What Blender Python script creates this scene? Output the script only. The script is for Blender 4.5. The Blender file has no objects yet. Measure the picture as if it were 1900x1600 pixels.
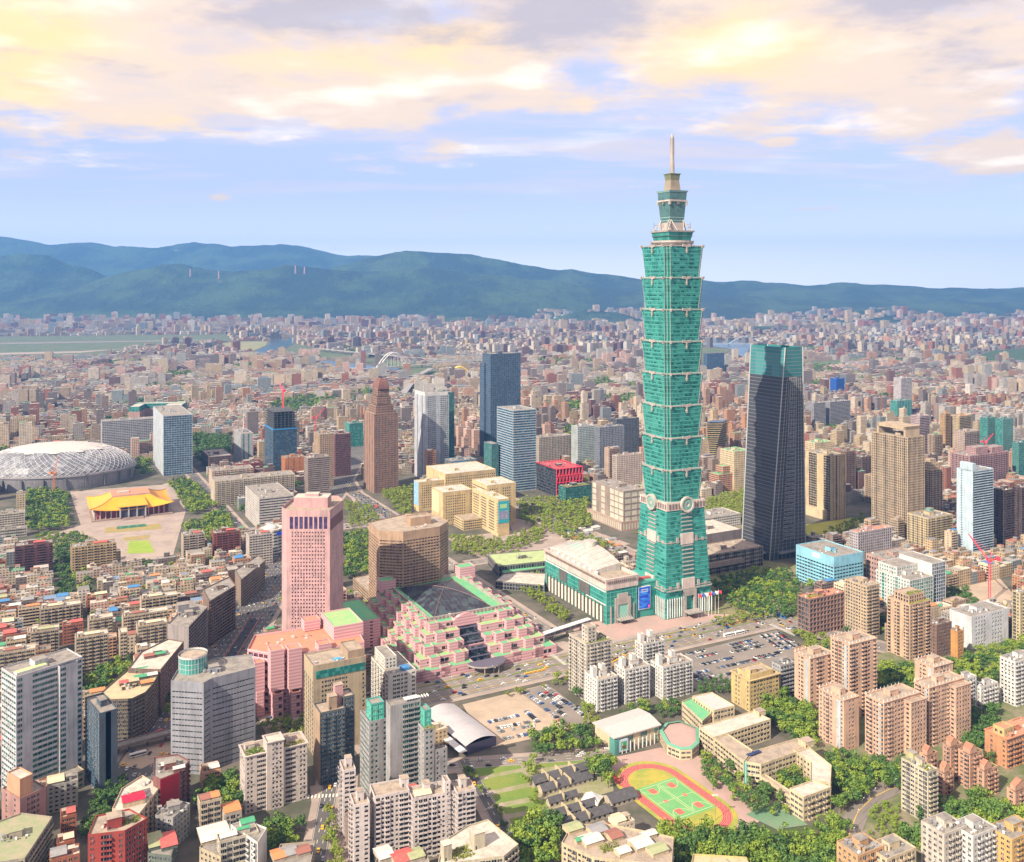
import bpy, math, random
import numpy as np
from mathutils import Vector, Matrix, noise as mn
R = math.radians
scene = bpy.context.scene
COL = scene.collection
F, H, CX, HY = 1730.0, 351.0, 950.0, 528.0      # focal length in photo pixels, camera height in m, principal column, horizon row
# ---------------- camera
cam = bpy.data.cameras.new('camera'); camo = bpy.data.objects.new('camera', cam); COL.objects.link(camo)
camo.location = (0, 0, H); camo.rotation_euler = (R(90), 0, 0)
cam.sensor_width = 36; cam.lens = F/1900*36; cam.shift_y = -(800-HY)/1900
cam.clip_start = 1; cam.clip_end = 80000
scene.camera = camo
# ---------------- light
LX, LY, EL = 0.68, 0.73, R(37)                    # horizontal travel of the light, sun elevation
n_ = math.hypot(LX, LY); LX /= n_; LY /= n_
Ld = Vector((LX*math.cos(EL), LY*math.cos(EL), -math.sin(EL)))
sun = bpy.data.lights.new('sun', 'SUN'); suno = bpy.data.objects.new('sun', sun); COL.objects.link(suno)
suno.rotation_euler = Ld.to_track_quat('-Z', 'Y').to_euler(); suno.location = (0, 0, 2000)
sun.energy = 5.0; sun.angle = R(0.5); sun.color = (1.0, 0.87, 0.68)
scene.view_settings.view_transform = 'Standard'; scene.view_settings.look = 'None'
scene.view_settings.exposure = 1.0; scene.view_settings.gamma = 1
scene.cycles.max_bounces = 5; scene.cycles.diffuse_bounces = 2; scene.cycles.glossy_bounces = 2
scene.cycles.volume_bounces = 0; scene.cycles.transparent_max_bounces = 4
scene.cycles.use_denoising = True
# ---------------- node helpers
class NT:
    def __init__(s, nt): s.nt = nt; nt.nodes.clear()
    def n(s, t, **k):
        o = s.nt.nodes.new(t)
        for a, b in k.items(): setattr(o, a, b)
        return o
    def L(s, a, b): s.nt.links.new(a, b)
    def inp(s, sock, v):
        if v is None: return
        if hasattr(v, 'is_output') or isinstance(v, bpy.types.NodeSocket): s.nt.links.new(v, sock)
        else:
            try: sock.default_value = v
            except Exception: sock.default_value = (v, v, v, 1) if not isinstance(v, tuple) else (*v, 1)[:len(sock.default_value)]
    def m(s, op, a, b=None, c=None, clamp=False):
        o = s.n('ShaderNodeMath', operation=op, use_clamp=clamp)
        for i, v in enumerate((a, b, c)): s.inp(o.inputs[i], v)
        return o.outputs[0]
    def mix(s, f, a, b, t='MIX'):
        o = s.n('ShaderNodeMix', data_type='RGBA', blend_type=t)
        s.inp(o.inputs['Factor'], f); s.inp(o.inputs[6], c4(a)); s.inp(o.inputs[7], c4(b))
        return o.outputs[2]
    def ss(s, v, a, b):
        o = s.n('ShaderNodeMapRange', interpolation_type='SMOOTHSTEP'); s.inp(o.inputs[0], v)
        s.inp(o.inputs[1], a); s.inp(o.inputs[2], b); return o.outputs[0]
    def noise(s, vec, scale, detail=3, rough=.5):
        o = s.n('ShaderNodeTexNoise'); s.inp(o.inputs['Vector'], vec); s.inp(o.inputs['Scale'], scale)
        s.inp(o.inputs['Detail'], detail); s.inp(o.inputs['Roughness'], rough); return o.outputs[0]
    def vm(s, vec, mul):
        o = s.n('ShaderNodeVectorMath', operation='MULTIPLY'); s.inp(o.inputs[0], vec); o.inputs[1].default_value = mul; return o.outputs[0]
def c4(c):
    return (*c, 1.0) if isinstance(c, tuple) and len(c) == 3 else c
# ---------------- sky
w = bpy.data.worlds.new('World'); scene.world = w; w.use_nodes = True
N = NT(w.node_tree)
sky = N.n('ShaderNodeTexSky', sky_type='NISHITA'); sky.sun_disc = False
sky.sun_elevation = EL; sky.sun_rotation = math.atan2(-LX, -LY)
sky.altitude = 350; sky.air_density = 1.0; sky.dust_density = 1.2; sky.ozone_density = 2.5
tc = N.n('ShaderNodeTexCoord'); sep = N.n('ShaderNodeSeparateXYZ'); N.L(tc.outputs['Generated'], sep.inputs[0])
dx, dy, dz = sep.outputs
az = N.m('ARCTAN2', dx, dy); el = N.m('ARCSINE', dz)
comb = N.n('ShaderNodeCombineXYZ')
# clouds lie on a high flat layer: direction divided by its rise
rise = N.m('MAXIMUM', N.m('ADD', dz, 0.10), 0.02)
N.L(N.m('DIVIDE', dx, rise), comb.inputs[0]); N.L(N.m('DIVIDE', dy, rise), comb.inputs[1])
P = comb.outputs[0]
n1 = N.noise(P, 1.15, 8, .56); n2 = N.noise(P, 3.4, 8, .62)
off = N.n('ShaderNodeVectorMath', operation='ADD'); N.L(P, off.inputs[0]); off.inputs[1].default_value = (-.13, -.16, 0)
n1s = N.noise(P, 1.5, 4, .5); n1b = N.noise(off.outputs[0], 1.5, 4, .5); n3 = N.noise(N.vm(P, (1.0, .5, 1)), 0.55, 3, .5); n4 = N.noise(P, 9.0, 7, .62)
def blob(px, py, sx, sy):
    a0 = math.atan2(px-CX, F); e0 = math.atan((HY-py)/math.hypot(F, px-CX))
    a = N.m('DIVIDE', N.m('SUBTRACT', az, a0), sx/F); b = N.m('DIVIDE', N.m('SUBTRACT', el, e0), sy/F)
    q = N.m('ADD', N.m('MULTIPLY', a, a), N.m('MULTIPLY', b, b))
    return N.m('EXPONENT', N.m('MULTIPLY', q, -1.0))
def total(bl, k=1.0):
    t = None
    for b in bl:
        v = N.m('MULTIPLY', blob(*b[:4]), b[4]*k)
        t = v if t is None else N.m('ADD', t, v)
    return t
cov = N.m('ADD', N.m('MULTIPLY_ADD', n1, 1.55, -.275), N.m('ADD', N.m('MULTIPLY', N.m('SUBTRACT', n2, .5), .42), N.m('MULTIPLY', N.m('SUBTRACT', n4, .5), .16)))
cov = N.m('ADD', cov, N.m('MULTIPLY', N.m('SUBTRACT', N.ss(el, .03, .30), .58), .44))
cov = N.m('ADD', cov, total([(250, 170, 420, 110, .26), (760, 130, 300, 90, .22), (1350, 110, 260, 110, .26), (1750, 170, 260, 110, .20), (1090, 180, 90, 40, .10),
    (1090, 130, 90, 45, -.26), (1840, 70, 90, 50, -.10), (1560, 150, 60, 60, -.10), (40, 290, 60, 16, .26), (408, 368, 30, 12, .42), (1445, 264, 28, 8, .42), (850, 300, 90, 22, .2),
    (1850, 290, 90, 40, .36), (1500, 385, 110, 12, .28), (1000, 245, 120, 25, -.12), (620, 250, 150, 50, .14), (1100, 5, 240, 60, .2), (300, 320, 200, 25, .10)]))
mask = N.ss(cov, .47, .76)
grey = N.m('ADD', total([(600, 20, 270, 55, 1.0), (1060, 20, 190, 75, .85), (1690, 0, 190, 50, .85), (60, 95, 90, 10, .35), (230, 130, 80, 22, .4), (420, 155, 60, 24, .35), (830, 185, 110, 18, .4), (1790, 110, 90, 60, .4)]),
    N.m('ADD', N.m('MULTIPLY', N.m('SUBTRACT', n2, .5), 1.3), N.m('MULTIPLY', N.m('SUBTRACT', n4, .5), .9)))
grey = N.m('ADD', grey, N.m('MULTIPLY', N.m('SUBTRACT', n3, .5), .9))
grey = N.ss(grey, .12, .85)
yel = N.m('ADD', total([(40, 60, 140, 60, .9), (0, 180, 90, 60, 1.0), (850, 70, 110, 50, .8), (1360, 90, 190, 70, .75), (560, 110, 250, 50, .45), (330, 230, 120, 25, .5), (1180, 180, 140, 30, .35)]),
    N.m('MULTIPLY', N.m('SUBTRACT', n2, .45), .9))
yel = N.ss(yel, .0, 1.0)
ccol = N.mix(yel, (.60, .465, .355), (.74, .51, .23))
lit = N.m('ADD', N.m('MULTIPLY', N.m('SUBTRACT', n1s, n1b), 4.0), N.m('MULTIPLY', N.m('SUBTRACT', n2, .5), .9))  # painted cloud relief
ccol = N.mix(N.m('MULTIPLY', N.ss(lit, .0, .9), .7), ccol, (.86, .74, .60)); ccol = N.mix(N.m('MULTIPLY', N.ss(N.m('MULTIPLY', lit, -1.0), .05, .9), .55), ccol, (.43, .385, .42))
ccol = N.mix(N.m('MULTIPLY', grey, .80), ccol, (.30, .28, .335))
base = N.n('ShaderNodeBackground'); base.inputs[1].default_value = 0.074
lowfade = N.ss(el, .0, .13)
skyc = N.mix(N.m('MULTIPLY', N.m('SUBTRACT', 1.0, lowfade), .95), sky.outputs[0], (13.0, 12.4, 12.6))
skyc = N.mix(N.m('MULTIPLY', lowfade, .70), skyc, (5.6, 5.9, 8.8))
skyc = N.mix(N.ss(dz, -.04, -.005), (.9, .85, .8), skyc)
N.L(skyc, base.inputs[0])
cb = N.n('ShaderNodeBackground'); cb.inputs[1].default_value = 1.02; N.L(ccol, cb.inputs[0])
wisp = N.noise(N.vm(P, (.35, 1.2, 1)), 1.6, 7, .6)
wm_ = N.m('MULTIPLY', N.m('MULTIPLY', N.ss(wisp, .44, .64), N.ss(el, .05, .15)), .55)
mask = N.m('MAXIMUM', mask, wm_)
mx = N.n('ShaderNodeMixShader'); up = N.m('GREATER_THAN', dz, -.01)
N.L(N.m('MULTIPLY', mask, up), mx.inputs[0]); N.L(base.outputs[0], mx.inputs[1]); N.L(cb.outputs[0], mx.inputs[2])
wo = N.n('ShaderNodeOutputWorld'); N.L(mx.outputs[0], wo.inputs[0])
w.cycles.sampling_method = 'MANUAL'; w.cycles.sample_map_resolution = 512
HAZE = dict(density=5.8e-5, color=(.15, .42, 1.0), aniso=.1)
# ================= helpers
def G(x, y, z=0.0):
    """photo pixel on a level plane z -> world point"""
    Y = F*(H-z)/(y-HY)
    return Vector(((x-CX)*Y/F, Y, z))
def px(P):
    return CX+F*P[0]/P[1], HY+F*(H-P[2])/P[1]
ROT = 27.5
def unit(a): return Vector((math.cos(R(a)), math.sin(R(a))))
rng = random.Random(11)
def tag(o, label=None, cat=None, group=None, kind=None):
    if label: o['label'] = label
    if cat: o['category'] = cat
    if group: o['group'] = group
    if kind: o['kind'] = kind
    return o
def link(name, data, parent=None, loc=(0, 0, 0), rz=0.0):
    o = bpy.data.objects.new(name, data); COL.objects.link(o)
    o.location = loc; o.rotation_euler = (0, 0, rz)
    if parent is not None: o.parent = parent
    return o
def empty(name, loc, label, cat, group=None, rz=0.0):
    o = link(name, None, None, loc, rz); o.empty_display_size = 1
    return tag(o, label, cat, group)
def mesh_quads(name, Q, mi, mats, uv=None, col=None):
    """Q (n,4,3) array of quads"""
    Q = np.asarray(Q, dtype=np.float32).reshape(-1, 4, 3); n = len(Q)
    me = bpy.data.meshes.new(name)
    me.vertices.add(n*4); me.vertices.foreach_set('co', Q.reshape(-1))
    me.loops.add(n*4); me.loops.foreach_set('vertex_index', np.arange(n*4, dtype=np.int32))
    me.polygons.add(n); me.polygons.foreach_set('loop_start', np.arange(0, n*4, 4, dtype=np.int32))
    me.polygons.foreach_set('loop_total', np.full(n, 4, dtype=np.int32))
    if mi is not None: me.polygons.foreach_set('material_index', np.asarray(mi, dtype=np.int32))
    for m in mats: me.materials.append(m)
    if uv is not None:
        l = me.uv_layers.new(name='UVMap'); l.data.foreach_set('uv', np.asarray(uv, dtype=np.float32).reshape(-1))
    if col is not None:
        a = me.color_attributes.new('tint', 'FLOAT_COLOR', 'CORNER')
        a.data.foreach_set('color', np.repeat(np.asarray(col, dtype=np.float32), 4, axis=0).reshape(-1))
    me.update(calc_edges=True); return me
class MB:
    """collects quads and polygons, then makes ONE mesh"""
    def __init__(s): s.q = []; s.m = []; s.ng = []
    def quad(s, a, b, c, d, m=0): s.q.append((a, b, c, d)); s.m.append(m)
    def prism(s, poly, z0, z1, m=0, top=None, bot=False, skip=()):
        n = len(poly)
        for i in range(n):
            if i in skip: continue
            a, b = poly[i], poly[(i+1) % n]
            s.quad((a[0], a[1], z0), (b[0], b[1], z0), (b[0], b[1], z1), (a[0], a[1], z1), m)
        s.ng.append(([(p[0], p[1], z1) for p in poly], m if top is None else top))
        if bot: s.ng.append(([(p[0], p[1], z0) for p in reversed(poly)], m))
    def loft(s, p0, z0, p1, z1, m=0, cap=None):
        n = len(p0)
        for i in range(n):
            j = (i+1) % n
            s.quad((*p0[i], z0), (*p0[j], z0), (*p1[j], z1), (*p1[i], z1), m)
        if cap is not None: s.ng.append(([(*p, z1) for p in p1], cap))
    def box(s, x0, y0, z0, x1, y1, z1, m=0, top=None, bot=True):
        s.prism([(x0, y0), (x1, y0), (x1, y1), (x0, y1)], z0, z1, m, top, bot)
    def obox(s, P0, P1, w, z0, z1, m=0, zz=None):
        """bar from P0 to P1 (xy or xyz) of width w; z range z0..z1 above its own heights"""
        a = Vector((P0[0], P0[1], P0[2] if len(P0) > 2 else 0)); b = Vector((P1[0], P1[1], P1[2] if len(P1) > 2 else 0))
        d = (b-a); t = Vector((-d.y, d.x, 0)); t = (t.normalized() if t.length > 1e-6 else Vector((1, 0, 0)))*(w/2)
        A = [a-t, a+t, b+t, b-t]; lo = [p+Vector((0, 0, z0)) for p in A]; hi = [p+Vector((0, 0, z1)) for p in A]
        A_ = [tuple(p) for p in lo]; B_ = [tuple(p) for p in hi]
        s.quad(B_[3], B_[2], B_[1], B_[0], m); s.quad(A_[0], A_[1], A_[2], A_[3], m)
        for i in range(4):
            j = (i+1) % 4; s.quad(A_[j], A_[i], B_[i], B_[j], m)
    def bar(s, a, b, r, m=0, n=4):
        a = Vector(a); b = Vector(b); d = (b-a).normalized(); u = d.orthogonal().normalized(); v = d.cross(u)
        ra = [tuple(a+(u*math.cos(2*math.pi*(i+.5)/n)+v*math.sin(2*math.pi*(i+.5)/n))*r) for i in range(n)]
        rb = [tuple(b+(u*math.cos(2*math.pi*(i+.5)/n)+v*math.sin(2*math.pi*(i+.5)/n))*r) for i in range(n)]
        for i in range(n):
            j = (i+1) % n; s.quad(ra[i], ra[j], rb[j], rb[i], m)
    def cyl(s, cx, cy, z0, z1, r0, r1=None, m=0, n=12, cap=True):
        r1 = r0 if r1 is None else r1
        p0 = [(cx+r0*math.cos(2*math.pi*i/n), cy+r0*math.sin(2*math.pi*i/n)) for i in range(n)]
        p1 = [(cx+r1*math.cos(2*math.pi*i/n), cy+r1*math.sin(2*math.pi*i/n)) for i in range(n)]
        s.loft(p0, z0, p1, z1, m, m if cap else None)
    def ngon(s, pts, m=0): s.ng.append(([tuple(p) for p in pts], m))
    def mesh(s, name, mats):
        if not s.ng: return mesh_quads(name, s.q, s.m, mats)
        nq = len(s.q); v = [p for q in s.q for p in q]; f = [(4*i, 4*i+1, 4*i+2, 4*i+3) for i in range(nq)]; mi = list(s.m)
        for pts, m in s.ng:
            k = len(v); v += pts; f.append(tuple(range(k, k+len(pts)))); mi.append(m)
        me = bpy.data.meshes.new(name)
        nl = sum(len(x) for x in f)
        me.vertices.add(len(v)); me.vertices.foreach_set('co', np.array(v, dtype=np.float32).reshape(-1))
        me.loops.add(nl); me.loops.foreach_set('vertex_index', np.concatenate([np.array(x) for x in f]).astype(np.int32))
        me.polygons.add(len(f)); tot = np.array([len(x) for x in f], dtype=np.int32)
        me.polygons.foreach_set('loop_start', (np.cumsum(tot)-tot).astype(np.int32)); me.polygons.foreach_set('loop_total', tot)
        me.polygons.foreach_set('material_index', np.array(mi, dtype=np.int32))
        for m in mats: me.materials.append(m)
        me.update(calc_edges=True); return me
    def obj(s, name, mats, parent=None, loc=(0, 0, 0), rz=0.0):
        if not isinstance(mats, (list, tuple)): mats = [mats]
        return link(name, s.mesh(name, mats), parent, loc, rz)
# ================= materials
_M = {}
def srgb(r, g, b):
    return tuple(((c/255)/12.92 if c/255 <= .04045 else ((c/255+.055)/1.055)**2.4) for c in (r, g, b))
def mat(name, col, rough=.8, kind='wall', col2=None, metal=0.0, scale=1.0, emit=0.0):
    if name in _M: return _M[name]
    m = bpy.data.materials.new(name); m.use_nodes = True; T = NT(m.node_tree)
    b = T.n('ShaderNodeBsdfPrincipled'); o = T.n('ShaderNodeOutputMaterial'); T.L(b.outputs[0], o.inputs[0])
    b.inputs['Roughness'].default_value = rough; b.inputs['Metallic'].default_value = metal
    g = T.n('ShaderNodeNewGeometry').outputs['Position']
    gm = sum(col)/3; c2 = col2 or tuple((x*.8+gm*.2)*.64 for x in col)
    if kind == 'wall':       # plaster or tile with weathering streaks and blotches
        a = T.noise(T.vm(g, (.55*scale, .55*scale, .035*scale)), 1.0, 4, .6); b2 = T.noise(g, .09*scale, 3, .6)
        f = T.ss(T.m('ADD', T.m('MULTIPLY', a, .6), T.m('MULTIPLY', b2, .5)), .42, .75)
        c = T.mix(f, col, c2)
    elif kind == 'roof':     # patchy concrete, felt and puddle stains
        a = T.noise(g, .16*scale, 5, .65); b2 = T.noise(g, .9*scale, 2, .5)
        c = T.mix(T.ss(a, .38, .66), col, c2); c = T.mix(T.m('MULTIPLY', T.ss(b2, .5, .8), .45), c, tuple(min(1, x*1.5) for x in col))
    elif kind == 'metal_sheet':
        wv = T.n('ShaderNodeTexWave'); T.inp(wv.inputs['Vector'], g); wv.inputs['Scale'].default_value = .8; wv.inputs['Distortion'].default_value = .3
        a = T.noise(g, .4, 4, .6)
        c = T.mix(T.ss(a, .45, .75), col, c2); c = T.mix(T.m('MULTIPLY', wv.outputs['Fac'], .22), c, tuple(x*.5 for x in col))
    elif kind == 'leaf':
        oi = T.n('ShaderNodeObjectInfo').outputs['Random']
        a = T.noise(g, .35, 3, .6); r = T.m('ADD', T.m('MULTIPLY', oi, .5), T.m('MULTIPLY', a, .6))
        c = T.mix(T.ss(r, .2, .85), col, c2)
        c = T.mix(T.m('MULTIPLY', T.ss(T.noise(g, 2.1, 2, .6), .45, .8), .5), c, tuple(min(1, x*1.7) for x in c2))
    elif kind == 'ground':
        a = T.noise(g, .012*scale, 6, .65); b2 = T.noise(g, .12*scale, 4, .6)
        c = T.mix(T.ss(a, .38, .64), col, c2); c = T.mix(T.m('MULTIPLY', T.ss(b2, .45, .8), .5), c, tuple(x*.7 for x in col))
    elif kind == 'glass':    # panes that differ from one to the next (blinds, curtains, dark rooms)
        sn = T.n('ShaderNodeVectorMath', operation='SNAP'); T.inp(sn.inputs[0], g); sn.inputs[1].default_value = (2.7*scale, 2.7*scale, 3.3*scale)
        wn = T.n('ShaderNodeTexWhiteNoise'); T.L(sn.outputs[0], wn.inputs['Vector'])
        c = T.mix(T.ss(wn.outputs['Value'], .35, 1.0), col, c2); b.inputs['Specular IOR Level'].default_value = .45
        T.L(T.m('ADD', T.m('MULTIPLY', wn.outputs['Value'], .18), rough), b.inputs['Roughness'])
    elif kind == 'road':
        a = T.noise(g, .03, 4, .6); b2 = T.noise(T.vm(g, (1, 1, 1)), 1.3, 3, .6)
        c = T.mix(T.ss(a, .35, .7), col, c2); c = T.mix(T.m('MULTIPLY', b2, .3), c, tuple(x*.7 for x in col))
    else: c = c4(col)
    T.inp(b.inputs['Base Color'], c)
    if emit: b.inputs['Emission Color'].default_value = c4(col); b.inputs['Emission Strength'].default_value = emit
    _M[name] = m; return m
def W(r, g, b, k=.62):
    """wall paint as seen in sun, brought back to a real-world albedo"""
    c = tuple(x*k for x in srgb(r, g, b)); return mat('wall_%d_%d_%d_%d' % (r, g, b, int(k*100)), c, .82, 'wall')
GL_DARK = mat('glass_dark', (.010, .014, .022), .10, 'glass', (.07, .085, .10))
GL_BLUE = mat('glass_blue', (.02, .06, .11), .08, 'glass', (.07, .15, .22))
GL_TEAL = mat('glass_teal', (.02, .13, .12), .10, 'glass', (.06, .24, .21))
GL_GREY = mat('glass_grey', (.05, .065, .08), .10, 'glass', (.14, .17, .19))
RF_GREY = mat('roof_grey', (.27, .245, .22), .9, 'roof', (.17, .155, .145))
RF_WARM = mat('roof_warm', (.36, .29, .23), .9, 'roof', (.24, .20, .165))
RF_LIGHT = mat('roof_light', (.50, .46, .40), .9, 'roof', (.36, .32, .28))
RF_GREEN = mat('roof_green', (.10, .36, .20), .85, 'roof', (.17, .38, .16))
RF_ORANGE = mat('roof_orange', (.58, .20, .12), .85, 'roof', (.46, .22, .15))
SH = {'red': mat('sheet_red', (.52, .10, .09), .6, 'metal_sheet', (.42, .16, .13)), 'green': mat('sheet_green', (.05, .30, .15), .6, 'metal_sheet', (.12, .32, .18)),
      'white': mat('sheet_white', (.62, .58, .54), .6, 'metal_sheet', (.45, .42, .39)), 'blue': mat('sheet_blue', (.05, .20, .46), .6, 'metal_sheet', (.10, .26, .44)),
      'grey': mat('sheet_grey', (.28, .28, .29), .6, 'metal_sheet', (.19, .18, .18)), 'olive': mat('sheet_olive', (.34, .37, .20), .6, 'metal_sheet', (.26, .27, .16)),
      'rust': mat('sheet_rust', (.30, .12, .09), .7, 'metal_sheet', (.20, .11, .09)), 'cream': mat('sheet_cream', (.60, .52, .36), .7, 'metal_sheet', (.46, .38, .26)),
      'orange': mat('sheet_orange', (.62, .22, .08), .6, 'metal_sheet', (.5, .24, .12))}
STEEL = mat('steel', (.55, .56, .57), .35, 'plain', metal=.8)
WHITE = mat('white_paint', (.72, .71, .69), .6, 'wall')
DARK = mat('dark_metal', (.04, .045, .05), .5, 'plain')
LEAF = mat('leaf_green', (.060, .135, .016), .7, 'leaf', (.18, .25, .024))
LEAF2 = mat('leaf_dark', (.028, .085, .018), .7, 'leaf', (.085, .16, .024))
LEAF3 = mat('leaf_yellow', (.12, .175, .022), .7, 'leaf', (.24, .25, .03))
BARK = mat('bark', (.10, .075, .055), .9, 'wall')
# ================= facades
def inset(poly, d):
    n = len(poly); out = []
    for i in range(n):
        a = Vector(poly[i-1]); b = Vector(poly[i]); c = Vector(poly[(i+1) % n])
        e1 = (b-a).normalized(); e2 = (c-b).normalized()
        n1 = Vector((-e1.y, e1.x)); n2 = Vector((-e2.y, e2.x))
        k = 1+n1.dot(n2); out.append(tuple(b+(n1+n2)*(d/max(k, .2))))
    return out
_PANE = {}
def pane_mesh(kind, w, h, mats):
    key = (kind, round(w, 1), round(h, 1), mats[0].name)
    if key not in _PANE:
        b = MB(); w_, h_ = key[1], key[2]
        if kind == 'window':     # glass pane (normal -y) with a slim frame and a mullion
            b.quad((-w_/2, 0, 0), (w_/2, 0, 0), (w_/2, 0, h_), (-w_/2, 0, h_), 0)
            if len(mats) > 1:
                for u in ([0.0] if w_ < 3 else [-w_/6, w_/6] if w_ < 8 else [w_*(i/int(w_/2.2)-.5) for i in range(1, int(w_/2.2))]):
                    b.box(u-.05, -.06, 0, u+.05, -.005, h_, 1, None, False)
        else:                    # balcony: slab and parapet, open side to the wall
            b.box(-w_/2, -1.25, -.15, w_/2, 0, .05, 0)
            b.box(-w_/2, -1.25, .05, w_/2, -1.12, h_, 0); b.box(-w_/2, -1.12, .05, -w_/2+.12, 0, h_, 0); b.box(w_/2-.12, -1.12, .05, w_/2, 0, h_, 0)
        _PANE[key] = b.mesh(kind, mats)
    return _PANE[key]
ALL = []
class Bd:
    """a building: an Empty at its near corner, its parts in local metres (x along its right-hand face, y along its left-hand face)"""
    def __init__(s, name, label, cat, C, rot=ROT, group=None, wall=None, glass=GL_DARK, roof=RF_GREY, trim=WHITE, near=None):
        s.C = Vector((C[0], C[1], 0)); s.rot = rot; s.root = empty(name, s.C, label, cat, group, R(rot))
        s.wall = wall or W(220, 205, 185); s.glass = glass; s.roof = roof; s.trim = trim
        s.mb = {}; s.els = {'window': [], 'balcony': []}
        s.near = (s.C.y < 880) if near is None else near
        s.fin = False; s.vol = 0; ALL.append(s)
    def part(s, name, m):
        k = (name, m.name, s.vol)
        if k not in s.mb: s.mb[k] = (MB(), m)
        return s.mb[k][0]
    def wp(s, x, y):
        a = R(s.rot); return Vector((s.C.x+x*math.cos(a)-y*math.sin(a), s.C.y+x*math.sin(a)+y*math.cos(a), 0))
    def loc(s, P):
        a = R(s.rot); d = (P[0]-s.C.x, P[1]-s.C.y)
        return (d[0]*math.cos(a)+d[1]*math.sin(a), -d[0]*math.sin(a)+d[1]*math.cos(a))
    def seen(s, a, b):
        A = s.wp(*a); B_ = s.wp(*b); m = (A+B_)/2; t = (B_-A); n = Vector((t.y, -t.x, 0)).normalized()
        return any(n.dot(Vector((cx, 0, 0))-m) > 0 for cx in (-60, 0, 60))
    def face(s, a, b, z0, z1, pat='w', sh=3.3, bay=3.4, edge=.7, head=1.1, foot=0.0, part='wall', wall=None, glass=None, dep=.28):
        wall = wall or s.wall; mb = s.part(part, wall); glass = glass or s.glass
        a = Vector(a); b = Vector(b); Lg = (b-a).length
        if Lg < .05: return
        t = (b-a)/Lg; n = Vector((t.y, -t.x))
        def p(u, z, d=0.0): return (a.x+t.x*u-n.x*d, a.y+t.y*u-n.y*d, z)
        def q(u0, u1, za, zb, d=0.0): mb.quad(p(u0, za, d), p(u1, za, d), p(u1, zb, d), p(u0, zb, d))
        if pat in ('', 'p') or Lg < 2 or not s.seen(a, b): q(0, Lg, z0, z1); return
        ang = math.atan2(t.y, t.x)
        nf = max(1, int(round((z1-z0-head-foot)/sh))); sh = (z1-z0-head-foot)/nf
        def hole(ua, ub, wa, wb, base=None, side=True):
            """column of openings between ua and ub; wa..wb as parts of the storey"""
            prev = z0
            for k in range(nf):
                c = z0+foot+k*sh+wa*sh; d = z0+foot+k*sh+wb*sh
                q(ua, ub, prev, c)
                mb.quad(p(ua, c), p(ub, c), p(ub, c, dep), p(ua, c, dep)); mb.quad(p(ua, d, dep), p(ub, d, dep), p(ub, d), p(ua, d))
                if side:
                    mb.quad(p(ua, c, dep), p(ua, d, dep), p(ua, d), p(ua, c)); mb.quad(p(ub, c), p(ub, d), p(ub, d, dep), p(ub, c, dep))
                um = (ua+ub)/2; P0 = p(um, c, dep)
                s.els['window'].append((P0, ub-ua, d-c, ang, glass))
                prev = d
            q(ua, ub, prev, z1)
        if edge: q(0, edge, z0, z1); q(Lg-edge, Lg, z0, z1)
        L2 = Lg-2*edge; u = edge
        if pat[0] in 'rRT':
            hole(u, u+L2, *{'r': (.34, .78), 'R': (.26, .92), 'T': (.46, .70)}[pat[0]]); return
        nb = max(1, int(round(L2/bay))); bw = L2/nb
        for i in range(nb):
            c = pat[i % len(pat)]; ua, ub = u+i*bw, u+(i+1)*bw
            if c == 'p': q(ua, ub, z0, z1); continue
            if c in 'wWvsgVL':
                fr = {'w': (.52, .30, .76), 'W': (.84, .30, .78), 'v': (.6, .14, .86), 's': (.30, .42, .74), 'g': (.94, .10, .95), 'V': (.8, .12, .9), 'L': (.97, .26, .80)}[c]
                m_ = bw*(1-fr[0])/2
                q(ua, ua+m_, z0, z1); q(ub-m_, ub, z0, z1); hole(ua+m_, ub-m_, fr[1], fr[2])
            elif c == 'b':
                m_ = bw*.06
                q(ua, ua+m_, z0, z1); q(ub-m_, ub, z0, z1); hole(ua+m_, ub-m_, .04, .84)
                for k in range(nf):
                    s.els['balcony'].append((p((ua+ub)/2, z0+foot+k*sh+.16, 0), bw*.94, 1.05, ang, wall))
            elif c == 'd':   # deep slot with floor edges
                D = 1.6
                mb.quad(p(ua, z0), p(ua, z0, D), p(ua, z1, D), p(ua, z1)); mb.quad(p(ub, z0, D), p(ub, z0), p(ub, z1), p(ub, z1, D))
                q(ua, ub, z0, z0+foot+.3)
                q(ua, ub, z1-head, z1); mb.quad(p(ua, z1-head, D), p(ub, z1-head, D), p(ub, z1-head), p(ua, z1-head))
                for k in range(nf):
                    zc = z0+foot+k*sh
                    mb.quad(p(ua, zc+.25), p(ub, zc+.25), p(ub, zc+.25, D), p(ua, zc+.25, D)); q(ua, ub, zc-.15, zc+.25)
                    s.els['window'].append((p((ua+ub)/2, zc+.25, D-.1), bw, sh-.3, ang, glass))
    def prism(s, poly, z0, z1, pats='w', sh=3.3, bay=3.4, edge=.7, head=1.1, foot=0.0, part='wall', wall=None, glass=None, roof=None, par=1.0, th=.35, lip=0.0, dep=.28):
        """storeyed prism with parapet; poly counter-clockwise in local metres"""
        wall = wall or s.wall; n = len(poly); s.vol += 1
        for i in range(n):
            s.face(poly[i], poly[(i+1) % n], z0, z1, pats if isinstance(pats, str) else pats[i % len(pats)], sh, bay, edge, head, foot, part, wall, glass, dep)
        if roof == 0: return
        mb = s.part(part, wall); inn = inset(poly, th); o = poly
        if lip: 
            o = inset(poly, -lip)
            for i in range(n):
                j = (i+1) % n
                mb.quad((*o[i], z1-.5), (*o[j], z1-.5), (*o[j], z1), (*o[i], z1)); mb.quad((*poly[i], z1-.5), (*poly[j], z1-.5), (*o[j], z1-.5), (*o[i], z1-.5))
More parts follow.
